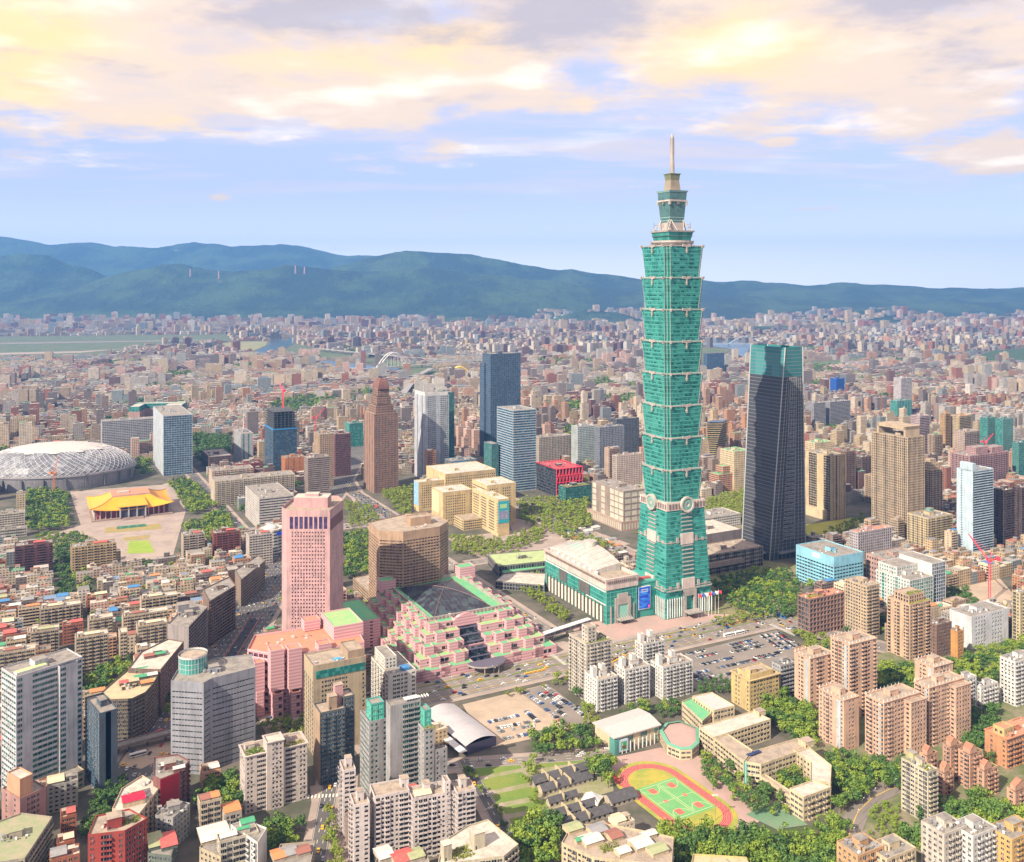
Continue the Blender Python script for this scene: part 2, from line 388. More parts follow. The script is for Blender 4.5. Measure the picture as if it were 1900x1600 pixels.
        for i in range(n):
            j = (i+1) % n
            mb.quad((*o[i], z1), (*o[j], z1), (*inn[j], z1), (*inn[i], z1)); mb.quad((*inn[i], z1), (*inn[j], z1), (*inn[j], z1-par), (*inn[i], z1-par))
        s.part('roof', roof or s.roof).ngon([(*p, z1-par) for p in inn])
    def rect(s, x0, y0, x1, y1, z0, z1, pats='w', **k):
        s.prism([(x0, y0), (x1, y0), (x1, y1), (x0, y1)], z0, z1, pats, **k)
    def piece(s, name, mb, mats): return mb.obj(name, mats, s.root)
    def done(s, limit=100):
        if s.fin: return s
        s.fin = True
        for (nm, _, _), (mb, m) in s.mb.items():
            if mb.q or mb.ng: mb.obj(nm, m, s.root)
        if s.near and s.els['window']:
            r = random.Random(len(s.els['window'])); b = MB(); n_ = 0
            for P0, w_, h_, ang, m in s.els['window']:
                if w_ < 4.2 and r.random() < .3:
                    c, d = math.cos(ang), math.sin(ang); u = r.choice((-1, 1))*w_*.3; A = (P0[0]+c*u+d*.6, P0[1]+d*u-c*.6); b.obox((A[0]-c*.42, A[1]-d*.42, P0[2]), (A[0]+c*.42, A[1]+d*.42, P0[2]), .5, -.85, -.2); n_ += 1
            if n_: tag(b.obj('air_conditioner', STEEL, s.root), kind='stuff')
        for kind, L in s.els.items():
            if not L: continue
            if s.near:
                L.sort(key=lambda e: (s.wp(e[0][0], e[0][1]).y-e[0][2]*.5) - 30*e[1]*e[2]**.5)
                one, rest = L[:limit], L[limit:]
            else: one, rest = ([], L) if len(L) > 40 else (L, [])
            for P0, w_, h_, ang, m in one:
                me = pane_mesh(kind, w_, h_, [m, s.trim] if kind == 'window' else [m])
                o = bpy.data.objects.new(kind, me); COL.objects.link(o); o.parent = s.root; o.location = P0
                o.rotation_euler = (0, 0, ang); o.scale = (w_/round(w_, 1) if round(w_, 1) else 1, 1, 1)
            if rest:
                ms = {}
                for P0, w_, h_, ang, m in rest:
                    b = ms.setdefault(m.name, (MB(), m))[0]; c, d = math.cos(ang), math.sin(ang)
                    if kind == 'window':
                        b.quad((P0[0]-c*w_/2, P0[1]-d*w_/2, P0[2]), (P0[0]+c*w_/2, P0[1]+d*w_/2, P0[2]), (P0[0]+c*w_/2, P0[1]+d*w_/2, P0[2]+h_), (P0[0]-c*w_/2, P0[1]-d*w_/2, P0[2]+h_))
                    else:
                        A = (P0[0]+d*.63, P0[1]-c*.63)
                        b.obox((A[0]-c*w_/2, A[1]-d*w_/2, P0[2]), (A[0]+c*w_/2, A[1]+d*w_/2, P0[2]), 1.25, -.15, .05)
                        A = (P0[0]+d*1.2, P0[1]-c*1.2)
                        b.obox((A[0]-c*w_/2, A[1]-d*w_/2, P0[2]), (A[0]+c*w_/2, A[1]+d*w_/2, P0[2]), .12, .05, h_)
                for b, m in ms.values(): tag(b.obj(kind, m, s.root), kind='stuff')
        return s
    # ---- roof furniture, in local metres
    def tank(s, x, y, z, r=1.1, h=2.2):
        b = MB(); b.cyl(x, y, z+.6, z+.6+h, r, n=10)
        for k in range(3): b.bar((x+r*.7*math.cos(k*2.1), y+r*.7*math.sin(k*2.1), z), (x+r*.7*math.cos(k*2.1), y+r*.7*math.sin(k*2.1), z+.6), .08)
        s.piece('water_tank', b, STEEL)
    def hut(s, x0, y0, x1, y1, z, h, m=None, nm='stair_tower', rf=None):
        b = MB(); b.box(x0, y0, z, x1, y1, z+h, 0, 1, False); b.box(x0-.25, y0-.25, z+h, x1+.25, y1+.25, z+h+.25, 0, 1)
        b.quad((x0+.8, y0-.01, z+.05), (x0+1.8, y0-.01, z+.05), (x0+1.8, y0-.01, z+2.1), (x0+.8, y0-.01, z+2.1), 2)
        s.piece(nm, b, [m or s.wall, rf or s.roof, DARK])
    def shed(s, x0, y0, x1, y1, z, h, m):
        b = MB(); e = .4; ym = (y0+y1)/2
        b.box(x0, y0, z, x1, y1, z+h, 1, None, False)
        for (ya, za, yb_, zb) in ((y0-e, z+h, ym, z+h+1.1), (ym, z+h+1.1, y1+e, z+h)):
            b.quad((x0-e, ya, za), (x1+e, ya, za), (x1+e, yb_, zb), (x0-e, yb_, zb), 0)
            b.quad((x0-e, ya, za-.12), (x0-e, yb_, zb-.12), (x1+e, yb_, zb-.12), (x1+e, ya, za-.12), 0)
        for xx in (x0, x1): b.ngon([(xx, y0, z+h), (xx, y1, z+h), (xx, ym, z+h+1.0)], 1)
        s.piece('roof_shed', b, [m, s.wall])
    def units(s, x0, y0, x1, y1, z, n, r=None):
        r = r or random.Random(int(x0*7+y0*13+n))
        for k in range(n):
            b = MB(); x = r.uniform(x0, x1); y = r.uniform(y0, y1); a, c, h = r.uniform(.8, 2.2), r.uniform(.7, 1.6), r.uniform(.9, 1.8)
            b.box(x, y, z+.2, x+a, y+c, z+h); b.box(x+.1, y+.1, z, x+a-.1, y+c-.1, z+.2); b.cyl(x+a/2, y+c/2, z+h, z+h+.15, min(a, c)*.35, n=8)
            s.piece('air_conditioner', b, [WHITE if k % 2 else STEEL])
    def ducts(s, x0, y0, x1, y1, z, r):
        for k in range(r.randint(2, 4)):
            b = MB(); x = r.uniform(x0, x1); y = r.uniform(y0, y1); q = r.uniform(.25, .6); L_ = r.uniform(3, 9)
            if r.random() < .5: b.box(x, y, z+.15, min(x+L_, x1+.5), y+q, z+.15+q)
            else: b.box(x, y, z+.15, x+q, min(y+L_, y1+.5), z+.15+q)
            s.piece('roof_duct', b, [STEEL])
        for k in range(r.randint(1, 3)):
            x = r.uniform(x0, x1-3); y = r.uniform(y0, y1-2.5); s.hut(x, y, x+r.uniform(2, 3.4), y+r.uniform(2, 2.8), z, r.uniform(1.6, 2.6))
    def garden(s, x0, y0, x1, y1, z, dens=.5, leaf=None, nm='roof_garden'):
        pts = []; r = random.Random(int(x0*3+y0*5+z)); n = int((x1-x0)*(y1-y0)*dens)+2
        for k in range(n): pts.append((r.uniform(x0, x1), r.uniform(y0, y1), z+r.uniform(.2, .8), r.uniform(.5, 1.3)))
        me = leaf_mesh(nm, pts, 14, .42, leaf or LEAF3, r.random()); link(nm, me, s.root)
    def clutter(s, x0, y0, x1, y1, z, r, sheds=('red', 'green', 'white', 'grey'), p=.5):
        """a lift house, tanks, units and lean-to sheds on a flat roof"""
        w_, d_ = x1-x0, y1-y0
        if min(w_, d_) < 4: return
        a, c = min(5, w_*.3), min(5.5, d_*.4); hx = x0+r.uniform(.15, .6)*(w_-a); hy = y0+r.uniform(.2, .6)*(d_-c)
        s.hut(hx, hy, hx+a, hy+c, z, r.uniform(2.8, 4.6))
        for k in range(r.randint(1, 2)): s.tank(hx+a+1.5+k*2.4 if hx+a+4+k*2.4 < x1 else hx-1.5-k*2.4, hy+c*.5, z, r.uniform(.8, 1.2), r.uniform(1.6, 2.4))
        if r.random() < p and w_ > 9:
            xx = x0+.6; s.shed(xx, y0+.6, xx+w_*r.uniform(.25, .45), y0+d_*r.uniform(.5, .85), z, 2.4, SH[r.choice(sheds)])
        if w_ > 8: s.units(x0+1, y0+1, x1-3, y1-2.5, z, r.randint(1, 4), r)
def leaf_mesh(name, blobs, per, size, m, seed=0.0):
    """leaf-sized faces scattered through the volume of each clump (x, y, z, radius)"""
    rs = np.random.RandomState(int(seed*99991) % 2**31); B_ = np.array(blobs, dtype=np.float32); n = len(B_)*per
    c = np.repeat(B_, per, axis=0); d = rs.normal(size=(n, 3)); d /= np.linalg.norm(d, axis=1, keepdims=True)
    rad = c[:, 3:4]*(rs.uniform(.45, 1.0, (n, 1))**.6); P_ = c[:, :3]+d*rad*np.array([1, 1, .78])
    u = rs.normal(size=(n, 3)); u = u-d*(u*d).sum(1, keepdims=True)*.75; u /= np.linalg.norm(u, axis=1, keepdims=True)
    v = np.cross(d+rs.normal(scale=.35, size=(n, 3)), u); v /= np.linalg.norm(v, axis=1, keepdims=True)
    s_ = size*rs.uniform(.6, 1.35, (n, 1)); u *= s_; v *= s_*.75
    return mesh_quads(name, np.stack([P_-u, P_-v, P_+u, P_+v], axis=1), None, [m])
def corner(xl, xc, xr, yt, yb, rot=ROT):
    """near corner at xc with base row yb and roof row yt, its faces reaching columns xl and xr -> C, w, d, h"""
    C = G(xc, yb); e = unit(rot); n = Vector((-e.y, e.x))
    def ln(xt, d):
        k = (xt-CX)/F; return (k*C.y-C.x)/(d.x-k*d.y)
    w_ = ln(xr, e) if xr > xc else 0; d_ = ln(xl, n) if xl < xc else 0
    return C, w_, d_, H-(yt-HY)*C.y/F
def inpoly(P_, poly):
    x, y = P_[:, 0], P_[:, 1]; r = np.zeros(len(P_), bool); n = len(poly); j = n-1
    for i in range(n):
        xi, yi = poly[i]; xj, yj = poly[j]
        c = ((yi > y) != (yj > y)) & (x < (xj-xi)*(y-yi)/((yj-yi) or 1e-9)+xi); r ^= c; j = i
    return r
def ordn(k):
    W_ = 'zeroth first second third fourth fifth sixth seventh eighth ninth tenth eleventh twelfth thirteenth fourteenth fifteenth sixteenth seventeenth eighteenth nineteenth'.split()
    T_ = 'twenty thirty forty fifty sixty seventy eighty ninety'.split()
    if k < 20: return W_[k]
    if k >= 100: return '%dth' % k
    t, u = divmod(k, 10); b = T_[t-2]
    return b+'-'+W_[u] if u else b[:-1]+'ieth'
# ================= setting
FN = [0]
def flat(name, pts, m, z, kind='structure', label=None, pix=True, kerb=0.0):
    FN[0] += 1; z += FN[0]*.003
    P_ = [G(*p) for p in pts] if pix else [Vector((*p[:2], 0)) for p in pts]
    ar = sum(P_[i-1].x*P_[i].y-P_[i].x*P_[i-1].y for i in range(len(P_)))
    if ar < 0: P_.reverse()
    b = MB()
    if kerb: b.prism([(p.x, p.y) for p in P_], z-kerb-.02, z)
    else: b.ngon([(p.x, p.y, z) for p in P_])
    o = b.obj(name, m); tag(o, label, None, None, kind); return o
ASPH = mat('asphalt', (.085, .08, .085), .85, 'road', (.13, .12, .115))
ASPH2 = mat('asphalt_pale', (.19, .165, .15), .85, 'road', (.25, .215, .19))
PAVE = mat('paving', (.36, .29, .25), .9, 'ground', (.28, .225, .20), scale=3)
PINKP = mat('pink_paving', (.42, .28, .25), .9, 'ground', (.36, .26, .23), scale=4)
GRASS = mat('grass', (.12, .20, .03), .95, 'ground', (.18, .22, .04), scale=4)
GRASSD = mat('grass_dry', (.38, .32, .05), .95, 'ground', (.22, .27, .05), scale=6)
LOTM = mat('bare_lot', (.42, .33, .25), .95, 'ground', (.33, .26, .20), scale=3)
GREENF = mat('far_green', (.07, .11, .045), .95, 'ground', (.12, .13, .07), scale=1.2)
PAINTW = mat('road_paint', (.62, .60, .55), .8, 'plain')
PAINTY = mat('road_paint_yellow', (.62, .40, .05), .8, 'plain')
b = MB(); b.ngon([(-45000, -6000, 0), (45000, -6000, 0), (45000, 60000, 0), (-45000, 60000, 0)])
tag(b.obj('ground', mat('ground', (.125, .108, .09), .95, 'ground', (.06, .066, .042), scale=3)), kind='structure')
# value noise
_rs = np.random.RandomState(5); _lat = _rs.rand(257, 257)
def vnoise(x, y):
    xi = np.floor(x).astype(int); yi = np.floor(y).astype(int); fx = x-xi; fy = y-yi
    fx = fx*fx*(3-2*fx); fy = fy*fy*(3-2*fy); a = xi % 256; b_ = yi % 256
    return (_lat[a, b_]*(1-fx)+_lat[a+1, b_]*fx)*(1-fy)+(_lat[a, b_+1]*(1-fx)+_lat[a+1, b_+1]*fx)*fy
def fbm(x, y, o=5):
    s = 0; am = .5
    for k in range(o): s = s+am*vnoise(x*2**k+k*17.3, y*2**k+k*9.1); am *= .5
    return s
RIDGES = [
 (16000, 3400, 2400, [(-300, 436), (0, 440), (60, 448), (95, 456), (170, 450), (215, 457), (290, 460), (360, 451), (430, 457), (520, 453), (570, 459), (640, 476), (700, 476), (752, 480), (900, 490), (1060, 512), (1150, 518), (1250, 535), (2200, 560)]),
 (12000, 2300, 2000, [(500, 560), (600, 500), (660, 484), (700, 473), (752, 464), (800, 470), (870, 474), (930, 482), (980, 492), (1010, 498), (1035, 500), (1060, 497), (1110, 508), (1150, 512), (1200, 520), (1290, 519), (1345, 521), (1400, 521), (1440, 524), (1500, 529), (1570, 523), (1620, 528), (1700, 531), (1760, 536), (1830, 537), (1900, 535), (2300, 535)]),
 (11200, 1700, 2000, [(-300, 480), (0, 475), (40, 471), (80, 473), (110, 486), (150, 496), (200, 520), (260, 560)]),
 (10500, 1600, 1800, [(-300, 530), (0, 547), (60, 542), (120, 532), (200, 512), (260, 498), (300, 489), (330, 487), (370, 497), (430, 503), (480, 500), (530, 489), (600, 496), (680, 505), (760, 500), (820, 500), (900, 512), (1000, 518), (1100, 532), (1180, 542), (1260, 548), (1400, 552), (1600, 560), (2200, 565)]),
 (8600, 700, 700, [(660, 640), (760, 616), (800, 596), (850, 589), (900, 590), (960, 600), (1000, 612), (1010, 600), (1050, 584), (1100, 577), (1150, 580), (1210, 600), (1300, 604), (1350, 592), (1420, 596), (1480, 600), (1530, 588), (1570, 578), (1640, 573), (1720, 580), (1780, 598), (1900, 606), (2200, 600)]),
 (7300, 350, 400, [(1280, 640), (1310, 612), (1400, 606), (1470, 612), (1520, 626), (1560, 640), (1600, 618), (1660, 610), (1720, 618), (1760, 640)]),
]
def hz(X, Y):
    X = np.asarray(X, float); Y = np.asarray(Y, float); z = np.full(X.shape, -12.0)
    for D, w1, w2, pr in RIDGES:
        px_ = np.array([p[0] for p in pr]); py_ = np.array([p[1] for p in pr])
        xs = (px_-CX)*D/F; hs = H-(py_-HY)*D/F
        wob = (vnoise(X/2600+D, Y*0+3.3)-.5)*w1*.35
        wob2 = (vnoise(X/700+D*2, Y*0+1.3)-.5)*w1*.12
        t = (Y-(D-w1)-wob-wob2)/w1; t2 = (Y-D)/w2
        sp = fbm(X/1100+D, Y/2300, 5)
        f = np.clip(t, 0, 1); f = f**(1.0)*(1-.75*(1-f)*(1.55-sp*1.9)*np.where(f > 0, 1, 0))
        f = np.where(Y > D, 1-np.clip(t2, 0, 1)**1.5, f)
        h = np.interp(X, xs, hs)*(1+.00*sp)
        rg = 1-np.abs(2*fbm(X/900+D, Y/1500, 5)-1); h = h+((rg-.78)*(330 if D < 11000 else 300)*np.clip(1.15-f, .15, 1)+(fbm(X/300, Y/300, 4)-.5)*50)*(1 if D > 10000 else .35)
        z = np.maximum(z, np.where((t > 0) & (t2 < 1), h*f-8*(1-f), -12))
    return z
def hills():
    rows = np.concatenate([np.arange(6600, 9800, 60), np.arange(9800, 14200, 70), np.arange(14200, 18600, 130)])
    nx = 560; ux = np.linspace(-.66, .66, nx)
    Yg = np.repeat(rows[:, None], nx, 1); Xg = ux[None, :]*Yg; Z = hz(Xg, Yg)
    V = np.stack([Xg, Yg, Z], -1)
    ok = np.maximum(np.maximum(Z[:-1, :-1], Z[1:, 1:]), np.maximum(Z[:-1, 1:], Z[1:, :-1])) > -11
    idx = np.arange(len(rows)*nx).reshape(len(rows), nx)
    f = np.stack([idx[:-1, :-1], idx[:-1, 1:], idx[1:, 1:], idx[1:, :-1]], -1)[ok]
    me = bpy.data.meshes.new('hills'); v = V.reshape(-1, 3).astype(np.float32)
    me.vertices.add(len(v)); me.vertices.foreach_set('co', v.reshape(-1)); n = len(f)
    me.loops.add(n*4); me.loops.foreach_set('vertex_index', f.reshape(-1).astype(np.int32))
    me.polygons.add(n); me.polygons.foreach_set('loop_start', np.arange(0, n*4, 4, dtype=np.int32)); me.polygons.foreach_set('loop_total', np.full(n, 4, dtype=np.int32))
    me.update(calc_edges=True); me.shade_smooth()
    m = bpy.data.materials.new('forest'); m.use_nodes = True; T = NT(m.node_tree)
    bs = T.n('ShaderNodeBsdfPrincipled'); o = T.n('ShaderNodeOutputMaterial'); T.L(bs.outputs[0], o.inputs[0]); bs.inputs['Roughness'].default_value = .95
    g = T.n('ShaderNodeNewGeometry').outputs['Position']
    a = T.noise(g, .0016, 8, .68); c = T.mix(T.ss(a, .42, .60), (.008, .026, .012), (.038, .075, .022))
    b2 = T.noise(g, .02, 4, .7); c = T.mix(T.m('MULTIPLY', T.ss(b2, .5, .75), .5), c, (.015, .035, .015))
    c = T.mix(T.m('MULTIPLY', T.ss(T.noise(g, .004, 6, .7), .66, .72), .45), c, (.26, .23, .18))
    T.inp(bs.inputs['Base Color'], c)
    bp = T.n('ShaderNodeBump'); bp.inputs['Strength'].default_value = .9; bp.inputs['Distance'].default_value = 60
    T.L(T.noise(g, .012, 5, .7), bp.inputs['Height']); T.L(bp.outputs[0], bs.inputs['Normal'])
    me.materials.append(m); tag(link('hills', me), kind='structure')
hills()
# open land and water far off: each keeps the city out
EX = []; EXB = []
def exclude(pts, pix=True): EX.append(np.array([(G(*p).x, G(*p).y) for p in pts] if pix else [p[:2] for p in pts]))
WATER = mat('water', (.06, .10, .13), .12, 'plain')
def water(pts, z=.6): flat('river', pts, WATER, z); exclude(pts)
def green(pts, m=GREENF, z=.4, nm='grassland'): flat(nm, pts, m, z); exclude(pts)
green([(-80, 668), (-80, 626), (250, 622), (420, 621), (430, 634), (250, 646), (180, 664)])
flat('runway', [(-80, 637.5), (-80, 640.5), (330, 633.5), (420, 630), (330, 631.5)], ASPH2, .8)
flat('runway', [(-80, 657), (-80, 661), (150, 655), (235, 647), (150, 652)], PAVE, .8)
green([(405, 638), (440, 634), (497, 634), (492, 642), (462, 654), (430, 650)], mat('meadow_buff', (.26, .24, .12), .95, 'ground', (.18, .20, .09)))
water([(466, 655), (500, 639), (503, 628), (548, 627), (545, 638), (520, 652), (490, 660)])
green([(548, 638), (600, 650), (655, 660), (640, 668), (560, 662), (520, 656)])
water([(585, 668), (640, 671), (690, 679), (740, 684), (735, 693), (680, 692), (620, 682), (590, 676)])
green([(645, 665), (720, 668), (800, 682), (826, 695), (800, 702), (742, 694), (744, 683), (690, 675)])
water([(1303, 632), (1408, 634), (1403, 640), (1388, 648), (1384, 668), (1352, 668), (1357, 648), (1300, 640)])
green([(1300, 644), (1352, 648), (1350, 670), (1310, 680), (1290, 670)])
green([(1490, 679), (1490, 673), (1560, 668), (1600, 663), (1605, 670), (1560, 675)])
FARWOOD = mat('far_wood', (.02, .055, .02), .95, 'ground', (.045, .09, .03), scale=5)
for pts in ([(1840, 652), (1910, 646), (1960, 650), (1960, 676), (1850, 672), (1810, 662)], [(1860, 700), (1960, 690), (1960, 722), (1880, 716)], [(1380, 606), (1380, 618), (1600, 612), (1560, 604)]): green(pts, FARWOOD, 1.0, 'grassland')
# ================= hand-built buildings
def reg(B_, poly, m=3.0):
    P_ = inset(poly, -m); EX.append(np.array([(B_.wp(*p).x, B_.wp(*p).y) for p in P_])); P_ = inset(poly, -min(m, 1.5)); EXB.append(np.array([(B_.wp(*p).x, B_.wp(*p).y) for p in P_]))
def S(name, label, cat, xl, xc, xr, yt, yb, wall, pw='w', ps='w', rot=ROT, d=None, w=None, cl=2, group=None, **k):
    C, w_, d_, h = corner(xl, xc, xr, yt, yb, rot)
    if d: d_ = d
    if w: w_ = w
    bk = {a: k.pop(a) for a in ('glass', 'roof', 'trim', 'near') if a in k}
    B_ = Bd(name, label, cat, C, rot, group, wall, **bk)
    B_.w, B_.d, B_.h = w_, d_, h
    B_.rect(0, 0, w_, d_, 0, h, [ps, 'p', 'p', pw], **k)
    reg(B_, [(0, 0), (w_, 0), (w_, d_), (0, d_)])
    if cl:
        r = random.Random(int(xl*3+yt)); z = h-k.get('par', 1.0); q = 1.5
        B_.hut(w_*.35, d_*.35, w_*.35+min(9, w_*.35), d_*.35+min(9, d_*.35), z, 4.2)
        if cl > 1:
            B_.tank(w_*.2, d_*.6, z, 1.2, 2); B_.tank(w_*.2, d_*.6+min(3, d_*.2), z, 1.2, 2); B_.units(q, q, w_-3, d_-3, z, 8, r); B_.ducts(q, q, w_-4, d_-4, z, r) if min(w_, d_) > 9 else 0
    return B_
def PB(name, label, cat, pts, h, wall, pats='w', group=None, rot=ROT, roof=None, glass=GL_DARK, near=None, trim=WHITE, cl=1, **k):
    """building whose roof outline is traced as (column, row) at roof height h, counter-clockwise seen from above starting at the near corner"""
    W_ = [G(x, y, h) for x, y in pts]
    B_ = Bd(name, label, cat, W_[0], rot, group, wall, glass, roof or RF_GREY, trim, near)
    poly = [B_.loc(p) for p in W_]
    ar = sum(poly[i-1][0]*poly[i][1]-poly[i][0]*poly[i-1][1] for i in range(len(poly)))
    if ar < 0: poly = [poly[0]]+poly[:0:-1]
    B_.poly = poly; B_.h = h; B_.prism(poly, 0, h, pats, **k); reg(B_, poly)
    if cl:
        cx = sum(p[0] for p in poly)/len(poly); cy = sum(p[1] for p in poly)/len(poly); z = h-k.get('par', 1.0)
        B_.hut(cx-3, cy-3, cx+4, cy+3.5, z, 4); B_.tank(cx-6, cy, z, 1.1, 2); B_.units(cx-9, cy-7, cx+8, cy+6, z, 9, random.Random(int(pts[0][0]))); B_.ducts(cx-9, cy-7, cx+8, cy+6, z, random.Random(int(pts[0][1])))
    return B_
CREAM = W(236, 214, 176); BEIGE = W(214, 192, 166); TAN = W(196, 168, 140); PINK = W(230, 178, 180); PINKD = W(206, 150, 150); WHT = W(228, 226, 224, .7); GREY = W(168, 166, 172)
GREYL = W(196, 196, 202); BROWN = W(122, 96, 90); BRICK = W(170, 84, 72); SALM = W(230, 190, 164, .68); DGREY = W(88, 92, 104); TEALW = W(96, 170, 160); YEL = W(232, 204, 140); LBLUE = W(140, 206, 232, .85); STONE = W(190, 164, 152)
OT, AT = 'office tower', 'apartment tower'
# ---- the middle distance, left to right
S('office_slab', 'long pale slab with a grid of windows behind the domed stadium', 'office block', 186, 189, 286, 782, 852, GREYL, 'w', 'W', sh=3.4, bay=4, d=30)
B_ = S('glass_office', 'blue glass office tower with a pale blank side wall right of the stadium', OT, 284, 303, 357, 772, 884, W(206, 214, 222), 'ppvppp', 'g', glass=GL_BLUE, sh=4, bay=4.5)
B_ = S('brown_office', 'brown grey office block with wide windows before the unfinished tower', 'office block', 374, 388, 430, 848, 876, BROWN, 'r', 'W')
S('red_office', 'red brown stepped block left of the unfinished tower', 'office block', 434, 438, 482, 862, 888, BRICK, 'r', 'W')
B_ = S('mast_office', 'slim white office tower carrying a tall mast', OT, 434, 447, 470, 805, 862, GREYL, 'w', 'pgp', glass=GL_TEAL)
b = MB(); b.cyl(B_.w/2, B_.d/2, B_.h, B_.h+34, .9, .3, n=6); B_.piece('mast', b, WHITE)
B_ = S('unfinished_tower', 'unfinished dark tower with bare upper floors and a blue safety net', 'tower under construction', 491, 507, 551, 800, 886, DGREY, 'R', 'g', glass=GL_BLUE, cl=0, sh=3.8)
b = MB(); z = B_.h
for k in range(9): b.box(0, 0, z+k*4.2, B_.w, B_.d, z+k*4.2+.5)
for i in range(7):
    for j in range(2): b.bar((B_.w*i/6*.98+.3, j*(B_.d-.6)+.3, z), (B_.w*i/6*.98+.3, j*(B_.d-.6)+.3, z+38), .45)
B_.piece('bare_floor', b, mat('raw_concrete', (.07, .075, .08), .9))
b = MB(); b.box(-.6, -.6, z+1, B_.w+.6, B_.d+.6, z+3.4); B_.piece('safety_net', b, mat('net_blue', (.02, .18, .42), .8, 'plain'))
UNF = B_
S('white_flats', 'long white apartment row with garden roofs behind the park avenue', 'apartment block', 386, 398, 547, 893, 940, W(230, 214, 190), 'w', 'wb', sh=3.1, d=34)
S('white_flats', 'white apartment row end block with pink roof beside the domed stadium car park', 'apartment block', 380, 393, 470, 874, 905, W(232, 206, 186), 'w', 'wb', sh=3.1, d=30)
S('ribbon_office', 'narrow tan office block with dense window bands left of the brown spired tower', 'office block', 564, 571, 612, 850, 925, W(180, 160, 150), 'W', 'r', sh=3.2)
S('tan_office', 'tan office tower with a lattice penthouse left of the brown spired tower', OT, 582, 593, 619, 806, 905, TAN, 'w', 'w', bay=4)
S('maroon_office', 'maroon office tower with a flat dark roof beside the spired tower', OT, 612, 622, 651, 806, 885, W(140, 92, 96), 'w', 'W')
S('orange_office', 'orange brown narrow block below the unfinished tower', 'office block', 522, 529, 566, 850, 890, W(214, 140, 86), 'w', 'pwp')
S('teal_office', 'small teal glass block behind the maroon office tower', 'office block', 640, 648, 674, 786, 830, TEALW, 'W', 'g', glass=GL_TEAL)
B_ = S('white_office', 'white office block with window bands behind the tall pink tower', 'office block', 455, 481, 545, 925, 985, W(222, 214, 208), 'w', 'r', sh=3.6)
# brown tower with stepped crown and spire
B_ = S('spired_tower', 'brown office tower with stepped crown and pointed lattice spire', OT, 675, 694, 739, 768, 916, W(178, 140, 120), 'pgppp', 'v', sh=3.5, bay=2.6, cl=0, near=False)
w_, d_, h = B_.w, B_.d, B_.h; br = B_.wall
for k_, (i_, z1) in enumerate(((.13, 12), (.21, 26), (.26, 40))):
    z0 = h if k_ == 0 else h+(14, 28)[k_-1]
    B_.rect(w_*i_, d_*i_, w_*(1-i_), d_*(1-i_), z0-1, h+z1, 'v', sh=3.5, bay=2.4, part='crown')
b = MB(); q0 = inset([(0, 0), (w_, 0), (w_, d_), (0, d_)], w_*.27); pz = h+39; prev = q0
for k_ in range(7):
    q1 = inset(q0, w_*.215*(1-math.sqrt(1-((k_+1)/7.2)**2))); b.loft(prev, pz, prev, pz+.7, 0); b.loft(prev, pz+.7, q1, pz+2.6, 0); prev = q1; pz += 2.6
b.bar((w_/2, d_/2, pz-1), (w_/2, d_/2, pz+6), .4); B_.piece('spire', b, W(150, 104, 96))
B_ = S('pale_tower', 'pale grey tower with white gridded front and blank left side', OT, 769, 789, 833, 735, 892, W(204, 208, 218), 'pppgpp', 'pWWWWp', sh=3.6, bay=4, glass=GL_GREY)
b = MB(); b.box(0, 0, B_.h, B_.w*.96, .8, B_.h+6); b.box(0, 0, B_.h, .8, B_.d*.96, B_.h+6); B_.piece('roof_screen', b, WHT)
S('dark_tower', 'dark narrow tower with a red foot behind the pale grey tower', OT, 828, 831, 843, 728, 872, W(110, 124, 132), 'g', 'g', glass=GL_TEAL, cl=0, d=22)
S('red_wing', 'deep red blank block at the foot of the pale grey tower', 'shop building', 832, 834, 843, 815, 866, W(200, 30, 50, .5), 'p', 'p', d=20, cl=0)
B_ = S('slate_tower', 'tallest slate blue gridded tower, twin stepped slabs, left of centre', OT, 895, 910, 966, 657, 868, W(92, 112, 140), 'W', 'v', sh=3.9, bay=4, glass=GL_BLUE, cl=1)
B_.rect(-4, B_.d*.55, 0.2, B_.d*1.1, 0, B_.h-19, 'W', sh=3.9, bay=4, part='side_slab')
B_ = S('banded_tower', 'dark glass tower ringed by white floor bands left of the red framed mall', OT, 922, 952, 995, 762, 913, W(196, 208, 216), 'R', 'R', sh=4.3, glass=GL_BLUE, cl=1)
S('glass_annex', 'low teal glass annex between slate and banded towers', 'office block', 900, 912, 925, 824, 905, W(120, 140, 150), 'g', 'g', glass=GL_TEAL, d=30, cl=0)
B_ = S('grey_mall', 'grey glass mall with a blue and yellow sign at the pale tower foot', 'shopping mall', 832, 838, 884, 856, 905, W(150, 164, 176), 'g', 'g', glass=GL_GREY, d=30)
b = MB(); b.box(2, -.5, B_.h-12, B_.w*.6, -.1, B_.h-2); B_.piece('signboard', b, mat('sign_blue', (.02, .25, .62), .5, 'plain'))
b = MB(); b.box(B_.w*.6+.3, -.5, B_.h-12, B_.w*.8, -.1, B_.h-4); B_.piece('signboard', b, mat('sign_yellow', (.8, .5, .04), .5, 'plain'))
B_ = S('red_mall', 'low dark mall wrapped in a bright red lattice frame', 'shopping mall', 994, 1032, 1080, 872, 923, W(84, 80, 88), 'R', 'g', sh=5, cl=2)
b = MB(); w_, d_, h = B_.w, B_.d, B_.h; rd = mat('frame_red', (.62, .03, .06), .5, 'plain')
for i in range(9):
    x = w_*i/8; b.bar((x, -1.2, 0), (x, -1.2, h+1), .7); b.bar((x, -1.2, h+1), (x, d_, h+1), .6)
for k_ in range(4): b.bar((0, -1.2, h*(k_+1)/4+1), (w_, -1.2, h*(k_+1)/4+1), .7); b.bar((-1, 0, h+1), (-1, d_, h+1), .7)
for i in range(8): b.bar((w_*i/8, -1.3, h*.5), (w_*(i+1)/8, -1.3, h), .45)
B_.piece('lattice_frame', b, rd)
